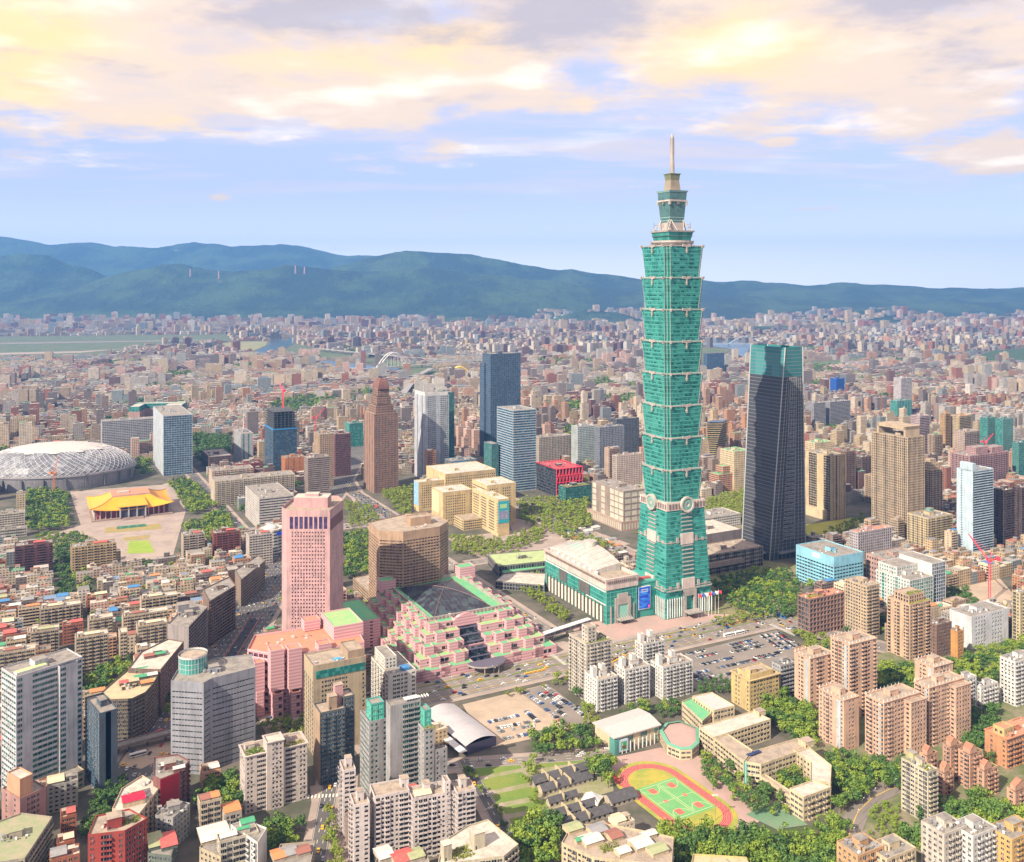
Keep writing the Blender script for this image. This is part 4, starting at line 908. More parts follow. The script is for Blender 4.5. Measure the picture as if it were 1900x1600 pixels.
    for sx in (-1, 1):
        for sy in (-1, 1): b.box(sx*11-1, sy*11-1, 437, sx*11+1, sy*11+1, 441); b.box(sx*11.4-.6, -1.5, 437.5, sx*11.4+.6, 1.5, 441); b.box(-1.5, sy*11.4-.6, 437.5, 1.5, sy*11.4+.6, 441)
    b.obj('corner_ornament', CRM, tw)
    b = MB(); b.loft(sq(6.6), 452.6, sq(5.4), 464); b.loft(sq(5.4), 464, sq(6.2), 471, 1, 1); b.loft(sq(6.6), 470.4, sq(6.8), 471.4, 1, 1); b.obj('spire_base', [W(172, 160, 140), W(140, 146, 110)], rt)
    b = MB(); b.cyl(0, 0, 471, 494, 2.7, 2.1, n=14); b.cyl(0, 0, 494, 512, 2.1, 1.8, n=14)
    for k in range(8): b.cyl(0, 0, 494+k*2.2, 494.9+k*2.2, 2.5, n=14)
    b.cyl(0, 0, 512, 515.5, 1.8, .5, n=14); b.obj('spire', CRM, rt)
skyscraper()
# ---- dark tapered tower
def tapered():
    C, w0, d0, _ = corner(1376, 1428, 1495, 644, 1041); rt = empty('tapered_tower', C, 'dark glass tower tapering upwards, with a teal glass crown', OT, None, R(ROT))
    e = unit(ROT); n = Vector((-e.y, e.x)); ht = 272.0
    T_ = G(1457, 645, ht); l = ((T_-C).xy.dot(e), (T_-C).xy.dot(n))
    def ln(xt, d): k = (xt-CX)/F; return (k*T_.y-T_.x)/(d.x-k*d.y)
    w1, d1 = ln(1489, e), ln(1393, n)
    q0 = [(0, 0), (w0, 0), (w0, d0), (0, d0)]; q1 = [l, (l[0]+w1, l[1]), (l[0]+w1, l[1]+d1), (l[0], l[1]+d1)]
    cc = Bd.__new__(Bd); cc.C = C; cc.rot = ROT; reg(cc, q0, 5)
    def q(f): return [(a[0]+(b_[0]-a[0])*f, a[1]+(b_[1]-a[1])*f) for a, b_ in zip(q0, q1)]
    zc = 234/ht; dk = mat('tower_dark_glass', (.045, .05, .062), .14, 'glass', (.052, .058, .072), scale=7); tq = mat('crown_teal_glass', (.04, .17, .18), .12, 'glass', (.055, .20, .21), scale=5)
    b = MB(); b.loft(q(0), 0, q(zc), 234, 0, 0); b.obj('glass_body', dk, rt)
    b = MB(); b.loft(inset(q(zc), -.1), 234.05, inset(q(1), -.1), ht, 0); b.ngon([(*p, ht-7) for p in inset(q(.98), .2)]); 
    for p, p2 in zip(inset(q(zc), .3), inset(q(1), .3)): pass
    b.obj('crown_glazing', tq, rt)
    b = MB(); nf = 56
    for k in range(nf):
        z = 10+k*(ht-10)/nf; p = inset(q(z/ht), -.22); b.loft(p, z, p, z+.5)
        b.ngon([(*v, z+.5) for v in p]) if z < 230 else None
    b.obj('floor_ledge', mat('ledge_grey', (.20, .20, .22), .5, 'plain'), rt)
    b = MB()
    for i in range(4):
        for a_, c_ in ((q0[i], q1[i]),): b.bar((*a_, 0), (*c_, ht), .9)
    for f in [k/9 for k in range(1, 9)]:
        a_ = (q0[0][0]+(q0[1][0]-q0[0][0])*f, q0[0][1]-.3); c_ = (q1[0][0]+(q1[1][0]-q1[0][0])*f, q1[0][1]-.3); b.bar((*a_, 0), (*c_, 234), .28)
    b.obj('edge_fin', mat('fin_light', (.45, .46, .47), .4, 'plain', metal=.3), rt)
    b = MB()                      # stack of framed boxes up the middle of the right-hand face
    for k in range(38):
        z = 26+k*5.5; f = z/ht; qa = q(f); x0 = qa[0][0]+(qa[1][0]-qa[0][0])*.30; x1 = qa[0][0]+(qa[1][0]-qa[0][0])*.62; y = qa[0][1]
        b.box(x0, y-2.4, z, x1, y, z+4.3, 0); b.box(x0+.5, y-2.45, z+1.2, x1-.5, y-2.4, z+3.4, 1)
    b.obj('bay_box', [mat('bay_grey', (.20, .19, .20), .6), GL_DARK], rt)
    b = MB(); b.box(w0*.2, -6, 8, w0*1.1, 0, 9.4); b.box(-9, d0*.1, 8, 0, d0*.9, 9.4); b.obj('canopy', mat('ledge_grey', (.16, .16, .17)), rt)
tapered()
# ---- mall at the skyscraper's foot
def mall():
    C, w_, d_, h = corner(1012, 1125, 1182, 1108, 1160); h = 47
    B_ = Bd('green_mall', 'green glass mall with cream curved roof left of the skyscraper', 'shopping mall', C, ROT, None, TLINE, GL_TEAL, RF_LIGHT, near=False)
    reg(B_, [(0, 0), (w_, 0), (w_, d_), (0, d_)], 2); B_.rect(0, 0, w_, d_, 0, 37, 'g', sh=4.6, bay=4.6, head=.2, glass=TEAL, roof=0)
    b = MB(); P_ = [(0, 0), (w_, 0), (w_, d_), (0, d_)]
    b.loft(inset(P_, -.8), 35.5, inset(P_, -.8), 41, 0); b.loft(inset(P_, -.8), 41, inset(P_, -1.8), h, 0); b.ngon([(*p, 35.5) for p in reversed(inset(P_, -.8))])
    b.loft(list(reversed(inset(P_, .5))), h-3, list(reversed(inset(P_, .5))), h)
    o_, i_ = inset(P_, -1.8), inset(P_, .5)
    for i in range(4): j = (i+1) % 4; b.quad((*o_[i], h), (*o_[j], h), (*i_[j], h), (*i_[i], h))
    for u in range(int(w_/2.6)): b.box(u*2.6+.4, -1.9, 42.5, u*2.6+1.4, -1.2, 44.8, 1)
    for u in range(int(d_/2.6)): b.box(-1.9, u*2.6+.4, 42.5, -1.2, u*2.6+1.4, 44.8, 1)
    B_.piece('cornice', b, [PST, W(140, 122, 112)])
    b = MB(); b.ngon([(*p, h-3) for p in inset(P_, .5)]); B_.piece('roof', b, RF_WARM)
    # cream shell roof: stepped leaves rising to the back, with a long eye of glass
    nU, nV = 40, 28; ux0, ux1, vy0, vy1 = 5, w_-2, d_*.22, d_-2
    def zf(u, v): return h-2+15*math.sin(math.pi*min(1, .15+.7*v))*(.35+.65*u**.6)
    b = MB(); g_ = [[(ux0+(ux1-ux0)*i/nU, vy0+(vy1-vy0)*j/nV, zf(i/nU, j/nV)) for j in range(nV+1)] for i in range(nU+1)]
    for i in range(nU):
        for j in range(nV):
            eye = (.25 < i/nU < .75) and abs(j/nV-.62-.1*math.sin(i)) < .09+.12*math.sin(math.pi*(i/nU-.25)/.5)*0+.10*math.sin(math.pi*max(0, min(1, (i/nU-.25)/.5)))
            b.quad(g_[i][j], g_[i+1][j], g_[i+1][j+1], g_[i][j+1], 1 if eye else 0)
    for i in range(nU): b.quad((g_[i][0][0], g_[i][0][1], h-3), (g_[i+1][0][0], g_[i+1][0][1], h-3), g_[i+1][0], g_[i][0]); b.quad(g_[i+1][nV], (g_[i+1][nV][0], g_[i+1][nV][1], h-3), (g_[i][nV][0], g_[i][nV][1], h-3), g_[i][nV])
    for j in range(nV):
        b.quad((g_[0][j+1][0], g_[0][j+1][1], h-3), (g_[0][j][0], g_[0][j][1], h-3), g_[0][j], g_[0][j+1]); b.quad((g_[nU][j][0], g_[nU][j][1], h-3), (g_[nU][j+1][0], g_[nU][j+1][1], h-3), g_[nU][j+1], g_[nU][j])
    B_.piece('shell_roof', b, [mat('shell_cream', (.47, .425, .39), .55, 'wall', scale=2), mat('skylight_green', (.34, .44, .38), .3, 'plain')])
    b = MB()
    for j in range(1, nV, 1): b.bar(*(tuple(Vector(g_[i][j])+Vector((0, 0, .1))) for i in (0, nU)), .22)
    b = MB()
    for j in range(2, nV, 3):
        for i in range(nU): b.bar(tuple(Vector(g_[i][j])+Vector((0, 0, .15))), tuple(Vector(g_[i+1][j])+Vector((0, 0, .12))), .12)
    B_.piece('roof_rib', b, CRM)
    b = MB(); b.cyl(w_-8, d_*.62, h-3, h+17, 7.5, n=24); B_.piece('drum', b, mat('shell_cream', (.60, .53, .46)))
    b = MB()
    for k in range(8): y = d_*.2+k*d_*.09; b.cyl(4, y, h-3, h+.5, 2.2, 2.0, n=10)
    B_.piece('roof_vent', b, WHITE)
    b = MB()                             # stone ribs low on the long left face
    for k in range(17): y = 6+k*(d_-12)/16; b.box(-1.2, y-.5, 0, 0, y+.5, 20)
    for k in range(16): y = 6+(k+.5)*(d_-12)/16; b.box(-.5, y-1.6, 1, -.05, y+1.6, 17, 1)
    B_.piece('stone_rib', b, [W(150, 118, 106), mat('shop_pale', (.62, .60, .52), .4, 'plain')])  # second material: plain pale cream panels between the ribs, no emission
    b = MB()
    for y0, y1 in ((d_*.25, d_*.42), (d_*.62, d_*.75)): b.box(-.7, y0, 21, -.05, y1, 33)
    B_.piece('louvre', b, W(120, 118, 116)); b = MB(); b.box(-1, 0, 33.4, 0, d_, 34.2); b.box(-1, 0, 20, 0, d_*.3, 20.6); B_.piece('white_belt', b, WHITE)
    b = MB(); b.box(w_*.27, -1.5, 0, w_*.36, 0, 26); b.box(w_*.68, -1.5, 0, w_*.77, 0, 26); b.box(w_*.36, -1.5, 19, w_*.68, 0, 30); b.box(w_*.12, -1, 0, w_*.16, 0, 18); b.box(w_*.86, -1, 0, w_*.90, 0, 18); B_.piece('stone_portal', b, CRM)
    b = MB(); b.box(w_*.36, -.6, 5, w_*.68, -.1, 19); B_.piece('portal_glazing', b, mat('portal_mint', (.22, .48, .40), .2, 'plain'))
    b = MB(); b.box(w_*.3, -9, 4.4, w_*.75, 0, 5.2)
    for k in range(6): x = w_*(.33+.075*k); b.bar((x, -9, 5.2), (x, -1, 9.5), .2)
    B_.piece('canopy', b, CRM); B_.done()
    # lower link with the big advertising screen
    b = MB(); L_ = empty('link_block', B_.wp(w_+.3, 2), 'low green glass link carrying the big blue screen', 'shopping mall', None, R(ROT))
    b.box(0, 0, 0, 33, 40, 36); b.obj('glass_body', TEAL, L_)
    b = MB(); b.box(-.1, -.6, 35.5, 33.1, 0, 37.2); b.box(0, 0, 36, 33, 40, 36.6); b.obj('parapet', TLINE, L_)
    b = MB(); b.box(2, -1.2, 8.5, 17.5, -.1, 32.5); b.obj('screen_frame', WHITE, L_)
    sm = bpy.data.materials.new('screen_sea'); sm.use_nodes = True; T = NT(sm.node_tree); bs = T.n('ShaderNodeBsdfPrincipled'); o = T.n('ShaderNodeOutputMaterial'); T.L(bs.outputs[0], o.inputs[0])
    cr = T.n('ShaderNodeTexCoord').outputs['Object']; nz = T.noise(T.vm(cr, (.10, 1, .28)), 1.0, 4, .6); c = T.mix(T.ss(nz, .40, .66), (.006, .025, .34), (.03, .17, .55)); T.inp(bs.inputs['Base Color'], c); T.inp(bs.inputs['Emission Color'], c); bs.inputs['Emission Strength'].default_value = .25
    b = MB(); b.box(2.7, -1.35, 9.2, 16.8, -1.15, 31.8); b.obj('screen', sm, L_)
    b = MB(); r_ = random.Random(1)
    for z in (28.6, 26.4):
        x = 5.5
        while x < 14: w2 = r_.uniform(.4, .9); b.box(x, -1.42, z, x+w2, -1.36, z+1.1); x += w2+.35
    b.cyl(15.6, -1.4, 10.2, 12.2, .9, n=8, m=1); b.obj('screen_lettering', [WHITE, mat('sign_pink', (.8, .05, .3), .5, 'plain')], L_)
    b = MB(); b.box(6, 6, 36.6, 12, 10, 39.5, 0); b.box(14, 8, 36.6, 24, 12, 38.4, 0); b.obj('roof_shed', SH['red'], L_)
    poly = [B_.wp(w_, 0), B_.wp(w_+35, 0), B_.wp(w_+35, 45), B_.wp(w_, 45)]; EX.append(np.array([(p.x, p.y) for p in poly])); EXB.append(EX[-1])
mall()
# ---- pink office tower
ITB = PB('pink_tower', 'tall pink office tower with chamfered corners and small square windows', OT, [(532, 947), (612, 947), (637, 927), (627, 920), (548, 920), (523, 941)], 143, W(228, 182, 182), ['w', 'p', 'p', 'p', 'p', 'p'], glass=mat('glass_plum', (.05, .02, .04), .2, 'glass', (.12, .07, .09)), sh=3.42, bay=2.55, edge=4, head=19, par=2.5, near=True, cl=0, roof=RF_WARM, trim=PINK)
a_, b_ = Vector(ITB.poly[0]), Vector(ITB.poly[1]); t_ = (b_-a_).normalized(); n_ = Vector((t_.y, -t_.x))
b = MB(); L_ = (b_-a_).length
for k in range(8):
    u = L_*(.07+.113*k); p, q_ = a_+t_*u+n_*.06, a_+t_*(u+L_*.075)+n_*.06; b.obox(tuple(p), tuple(q_), .3, 126, 137)
ITB.piece('tall_window', b, mat('glass_violet', (.045, .03, .09), .15, 'glass', (.08, .06, .14)))
b = MB(); c_, d_ = Vector(ITB.poly[1]), Vector(ITB.poly[2]); t2 = (d_-c_).normalized(); n2_ = Vector((t2.y, -t2.x)); b.obox(tuple(c_+t2*2+n2_*.1), tuple(d_-t2*2+n2_*.1), .4, 124, 134); ITB.piece('louvre', b, W(150, 104, 110))
cx_ = sum(p[0] for p in ITB.poly)/6; cy_ = sum(p[1] for p in ITB.poly)/6
PR = math.atan2(t_.y, t_.x); b = MB(); u_ = t_*16; v_ = Vector((-t_.y, t_.x))*9; cc_ = Vector((cx_, cy_))
b.prism([tuple(cc_-u_-v_), tuple(cc_+u_-v_), tuple(cc_+u_+v_), tuple(cc_-u_+v_)], 140.5, 150, 0, 1); b.prism([tuple(cc_-u_*.4-v_*.5), tuple(cc_+u_*.4-v_*.5), tuple(cc_+u_*.4+v_*.5), tuple(cc_-u_*.4+v_*.5)], 150, 152.5, 0, 1)
ITB.piece('plant_house', b, [PINK, RF_LIGHT]); ITB.units(cx_+14, cy_-4, cx_+19, cy_+6, 140.5, 5); ITB.done()
# ---- faceted tan hotel
HY_ = PB('tan_hotel', 'tan hotel with folded walls and dense window bands', 'hotel', [(748, 987), (816, 977), (832, 967), (812, 956), (752, 953), (684, 969), (703, 985)], 91, W(206, 172, 142), ['W', 'W', 'p', 'p', 'p', 'W', 'W'], sh=3.15, bay=3.4, head=9, near=True, cl=0, roof=RF_WARM, glass=mat('glass_brown', (.05, .02, .025), .2, 'glass', (.16, .11, .09)), trim=TAN)
HY_.rect(16, 20, 40, 34, 90, 99, 'p', part='plant_house'); HY_.rect(20, 34, 36, 44, 90, 96, 'p', part='plant_house', wall=W(232, 160, 160)); HY_.units(8, 10, 36, 18, 90, 8)
b = MB()
for k in range(8): b.box(10+k*3.4-4, 3.0, 87.5, 11.6+k*3.4-4, 3.4, 89.5)
HY_.done()
PB('hotel_wing', 'low garden wing of the tan hotel beside the pink tower', 'hotel', [(690, 1105), (742, 1090), (700, 1062), (655, 1072)], 14, TAN, 'W', roof=RF_WARM, near=False).done()
# ---- city hall of crossed cream slabs
CHW = W(238, 210, 156)
def ch(B0, xl, xc, xr, yt, yb, ps='w', pw='W', **k):
    C, w_, d_, h = corner(xl, xc, xr, yt, yb); o = B0.loc(C); B0.rect(o[0], o[1], o[0]+w_, o[1]+d_, 0, h, [ps, 'p', 'p', pw], bay=3.6, sh=3.8, head=5, foot=4, **k); B0.last = (o, w_, d_, h)
    reg(B0, [(o[0], o[1]), (o[0]+w_, o[1]), (o[0]+w_, o[1]+d_), (o[0], o[1]+d_)])
    if w_ > 14: B0.hut(o[0]+w_*.3, o[1]+d_*.3, o[0]+w_*.3+6, o[1]+d_*.3+5, h-1, 3.5); B0.units(o[0]+2, o[1]+2, o[0]+w_-3, o[1]+d_-3, h-1, 5)
CH = Bd('city_hall', 'cream city hall of crossed slabs with painted end walls', 'government building', G(924, 996), ROT, None, CHW, GL_DARK, RF_LIGHT, near=False)
ch(CH, 876, 924, 945, 927, 996, 'p', 'pWWWWWp'); o = CH.last
b = MB(); b.box(.5, -.4, o[3]*.35, o[1]-.5, -.05, o[3]-3); b.box(2, -.5, o[3]*.45, o[1]-2, -.42, o[3]*.68, 1); b.box(3, -.5, o[3]*.75, o[1]-4, -.42, o[3]*.86, 2)
CH.piece('mural', b, [mat('mural_teal', (.03, .33, .40), .6, 'plain'), mat('mural_blue', (.10, .18, .38), .6, 'wall', (.5, .35, .33), scale=6), mat('mural_lime', (.35, .55, .25), .6, 'plain')])
ch(CH, 801, 822, 877, 914, 975, 'pwwwwwwwwwp', 'ppp'); o = CH.last
b = MB(); b.box(o[0][0]-.4, o[0][1]+o[2]*.35, o[3]*.3, o[0][0]-.05, o[0][1]+o[2]*.95, o[3]-3); CH.piece('mural', b, mat('mural_sand', (.62, .42, .30), .6, 'wall', (.7, .62, .3), scale=5))
ch(CH, 768, 777, 833, 895, 950, 'pwwwwwp', 'ppp'); o = CH.last
b = MB(); b.box(o[0][0]-.4, o[0][1]+1, o[3]*.2, o[0][0]-.05, o[0][1]+o[2]-1, o[3]-1); CH.piece('mural', b, mat('mural_sky', (.08, .30, .62), .6, 'wall', (.5, .6, .7), scale=6))
ch(CH, 791, 826, 920, 880, 945, 'w', 'p'); ch(CH, 876, 903, 957, 901, 978, 'pwwwwp', 'WWW')
C_ = CH.loc(G(860, 985)); CH.rect(C_[0], C_[1], C_[0]+32, C_[1]+34, 0, 15, 'W', part='podium', roof=RF_WARM); C_ = CH.loc(G(765, 975)); CH.rect(C_[0], C_[1], C_[0]+30, C_[1]+20, 0, 12, 'p', part='podium', wall=W(206, 160, 140)); CH.garden(C_[0]+2, C_[1]+2, C_[0]+28, C_[1]+18, 11, .25, LEAF); CH.done()
# ---- stepped pink exhibition hall
def expo():
    C = G(772, 1268); B_ = Bd('exhibition_hall', 'stepped pink exhibition hall with green terraces and dark glass vault', 'exhibition hall', C, ROT, None, PINK, GL_DARK, RF_GREEN, near=False)
    w_, d_ = 143, 178; reg(B_, [(0, 0), (w_, 0), (w_, d_), (0, d_)], 4)
    st = mat('pink_striped', (.60, .36, .35), .8, 'wall')
    T_ = st.node_tree; T = NT.__new__(NT); T.nt = T_; bs = [n for n in T_.nodes if n.type == 'BSDF_PRINCIPLED'][0]
    g = T.n('ShaderNodeNewGeometry').outputs['Position']; sp = T.n('ShaderNodeSeparateXYZ'); T.L(g, sp.inputs[0]); f = T.m('GREATER_THAN', T.m('FRACT', T.m('MULTIPLY', sp.outputs[2], .38)), .5)
    nz = T.noise(g, .3, 4, .6); c = T.mix(f, (.46, .235, .26), (.60, .37, .395)); c = T.mix(T.m('MULTIPLY', T.ss(nz, .45, .75), .35), c, (.42, .27, .27)); T.inp(bs.inputs['Base Color'], c)
    Hs = [8.5, 15, 21.5, 28, 34]; iS = [0, 11, 21, 31, 41]; iW = [0, 8, 15, 22, 28]; iE = [0, 7, 13, 19, 24]; iN = [0, 3, 6, 9, 12]; r = random.Random(3)
    for k in range(5):
        x0, y0, x1, y1 = iW[k], iS[k], w_-iE[k], d_-iN[k]; z0 = 0 if k == 0 else Hs[k-1]-1.0; z1 = Hs[k]
        ent = (56, 78)
        nm = 'ground_tier' if k == 0 else 'terrace_tier'
        P_ = [(x0, y0), (ent[0], y0), (ent[0], y0+12), (ent[1], y0+12), (ent[1], y0), (x1, y0), (x1, y1), (x0, y1)]
        B_.prism(P_, z0, z1, ['psppWWp', 'p', 'p', 'p', 'psppWWp', 'p', 'p', 'pspWWp'], sh=z1-z0-1.2, bay=4.6, part=nm, wall=st, par=1.0, roof=RF_GREEN if (k % 2 == 0 or k == 4) else mat('roof_lime', (.22, .42, .18), .85, 'roof', (.34, .40, .18)))
        # projecting towers along each step
        L_ = []
        x = x0+(k % 2)*9
        while x < x1-8:
            if not (ent[0]-9 < x < ent[1]+2): L_.append((x, y0-4.5, x+9, y0+4.5))
            x += 24
        y = y0+10+(k % 2)*8
        while y < y1-8: L_.append((x0-3.5, y, x0+3.5, y+8.5)); L_.append((x1-3.5, y, x1+3.5, y+8.5)) if k else None; y += 23
        for a0, b0, a1, b1 in L_:
            if k == 0: b0 = max(b0, 0); a0 = max(a0, 0)
            if a1-a0 > 3 and b1-b0 > 3: B_.rect(a0, b0, a1, b1, 0 if k == 0 else Hs[k-1]-1, z1+1.6, 'p', part='projecting_bay', wall=st, par=1.2)
    # dark glass cascade over the entrance
    b = MB()
    for k in range(7):
        y0 = 2+k*7.2; z = 5+k*4.2; b.box(56, y0, 0 if k == 0 else z-4.3, 78, y0+7.25, z+.02*k, 0); b.box(56, y0-.15, z-.8, 78, y0, z+.3, 1)
    B_.piece('glass_cascade', b, [GL_DARK, mat('cascade_edge', (.16, .15, .22), .4, 'plain')])
    b = MB(); N_ = 10; pts = [(52, 0)]+[(67+15*math.cos(math.pi+math.pi*i/N_)*1.25, -13*math.sin(math.pi*i/N_)*1.1-3) for i in range(N_+1)]+[(84, 0)]
    b.prism(pts, 7.4, 8.8, 0, 1, True); B_.piece('canopy', b, [CRM, mat('canopy_dark', (.10, .09, .13), .5, 'plain')])
    b = MB()
    for x, y in ((52, -10), (60, -15), (74, -15), (82, -10)): b.cyl(x, y, 0, 7.4, .6, n=8)
    B_.piece('canopy_column', b, STONE)
    b = MB()                      # arched lintel above the cascade
    for i in range(12):
        f0, f1 = i/12, (i+1)/12; zz = lambda f: 33+5*math.sin(math.pi*f); b.quad((53+28*f0, 40, 27), (53+28*f1, 40, 27), (53+28*f1, 40, zz(f1)), (53+28*f0, 40, zz(f0))); b.quad((53+28*f0, 40, zz(f0)), (53+28*f1, 40, zz(f1)), (53+28*f1, 44, zz(f1)), (53+28*f0, 44, zz(f0)))
        b.quad((53+28*f1, 44, 33), (53+28*f0, 44, 33), (53+28*f0, 44, zz(f0)), (53+28*f1, 44, zz(f1)))
    B_.piece('arched_lintel', b, st)
    x0, y0, x1, y1 = 33, 50, 115, 164; r_ = [(x0, y0), (x1, y0), (x1, y1), (x0, y1)]
    b = MB(); i_ = inset(r_, 1.2); b.prism(r_, 33, 36.2, 0)
    b.ng.pop(); [b.quad((*r_[i], 36.2), (*r_[(i+1) % 4], 36.2), (*i_[(i+1) % 4], 36.2), (*i_[i], 36.2)) for i in range(4)]; [b.quad((*i_[i], 36.2), (*i_[(i+1) % 4], 36.2), (*i_[(i+1) % 4], 33.0), (*i_[i], 33.0)) for i in range(4)]
    for i in range(20): x = x0+2+i*4; b.box(x, y0-.5, 33.2, x+.8, y0, 35.8, 1); y = y0+2+i*5.6; b.box(x1, y, 33.2, x1+.5, y+.9, 35.8, 1); b.box(x0-.5, y, 33.2, x0, y+.9, 35.8, 1)
    B_.piece('roof_parapet', b, [CRM, PINKD])
    b = MB(); n = 14; u0, u1, v0, v1 = x0+8, x1-12, y0+6, y1-12
    zf = lambda i, j: 33.2+10.5*min(1-(2*i/n-1)**2, 1-(2*j/n-1)**2)
    for i in range(n):
        for j in range(n): P_ = lambda a, c: (u0+(u1-u0)*a/n, v0+(v1-v0)*c/n, zf(a, c)); b.quad(P_(i, j), P_(i+1, j), P_(i+1, j+1), P_(i, j+1))
    B_.piece('glass_vault', b, mat('vault_dark', (.018, .02, .032), .35, 'glass', (.045, .065, .075), scale=2))
    b = MB(); P_ = lambda a, c: (u0+(u1-u0)*a/n, v0+(v1-v0)*c/n, zf(a, c)+.12)
    for i in range(n): b.bar(P_(i, i), P_(i+1, i+1), .4); b.bar(P_(i, n-i), P_(i+1, n-i-1), .4)
    for k in range(0, n+1):
        for j in range(n): b.bar(P_(k, j), P_(k, j+1), .08)
    B_.piece('vault_rib', b, W(150, 120, 120))
    B_.units(x0+14, y0+1.5, x0+60, y0+6, 33, 9); B_.units(x0+2, y0+10, x0+6, y0+80, 33, 9)
    B_.rect(x1-4, y1-12, x1+14, y1+3, 32, 45, 'p', part='corner_house', wall=st, roof=RF_GREEN); B_.rect(x0-12, y1-14, x0+4, y1, 32, 44, 'p', part='corner_house', wall=st, roof=RF_GREEN)
    B_.rect(-34, 96, 1, 160, 0, 27, ['pWp', 'p', 'p', 'p'], part='west_wing', wall=st); B_.rect(-50, 110, -34, 150, 0, 18, 'p', part='west_wing', wall=st, roof=mat('roof_deep_teal', (.06, .20, .16), .6, 'roof')); reg(B_, [(-50, 90), (0, 90), (0, 165), (-50, 165)])
    B_.done()
    # raised walkway to the mall
    b = MB(); p0, p1 = B_.wp(w_, 26), B_.wp(w_+62, 40); fb = empty('footbridge', p0, 'white roofed footbridge between pink hall and green mall', 'footbridge'); L_ = (p1-p0).xy
    b.obox((0, 0, 0), (L_.x, L_.y, 0), 5, 6, 7); b.obj('deck', STONE, fb); b = MB(); b.obox((0, 0, 0), (L_.x, L_.y, 0), 6, 10, 10.6); b.obj('roof', WHITE, fb); b = MB(); b.obox((0, 0, 0), (L_.x, L_.y, 0), 4.6, 7, 10); b.obj('glazing', GL_GREY, fb)
    b = MB()
    for f in (.2, .5, .8): b.cyl(L_.x*f, L_.y*f, 0, 6, .8, n=8)
    b.obj('column', STONE, fb)
expo()
# ---- pink convention centre with orange roof
CV = PB('convention_centre', 'pink convention centre with orange roof and stacked square bays', 'convention centre', [(500, 1211), (568, 1209), (676, 1190), (657, 1153), (610, 1157), (472, 1178), (459, 1204)], 50, mat('pink_striped', (.6, .36, .35)), ['ppspp', 'Wp', 'p', 'p', 'p', 'p', 'WWW'], roof=RF_ORANGE, sh=6, bay=5, near=False, cl=0, glass=mat('glass_plum', (.05, .02, .04)), par=1.6)
stp = _M['pink_striped']; p_ = CV.poly
for (px0, py0, sz, hh_) in ((512, 1213, 11, 55), (545, 1210, 11, 55), (600, 1200, 11, 54), (480, 1212, 8, 44)):
    o = CV.loc(G(px0, py0, 50)); CV.rect(o[0]-sz/2, o[1]-sz/2, o[0]+sz/2, o[1]+sz/2, 0 if hh_ < 50 else 22, hh_, 'p', part='projecting_bay', wall=stp); CV.rect(o[0]-sz*.36, o[1]-sz*.7, o[0]+sz*.36, o[1], 0, 20, 'pWp', sh=6, part='projecting_bay', wall=stp)
o = CV.loc(G(640, 1170, 50)); CV.rect(o[0]-14, o[1]-14, o[0]+12, o[1]+26, 40, 60, 'p', part='upper_house', wall=stp, roof=mat('roof_lime', (.22, .42, .18))); o = CV.loc(G(575, 1165, 50)); CV.rect(o[0]-6, o[1]-4, o[0]+8, o[1]+7, 49, 58, 'p', part='upper_house', wall=stp, roof=RF_ORANGE)
o = CV.loc(G(520, 1190, 50)); CV.units(o[0]-12, o[1]-2, o[0]+26, o[1]+8, 48.4, 12); CV.done()
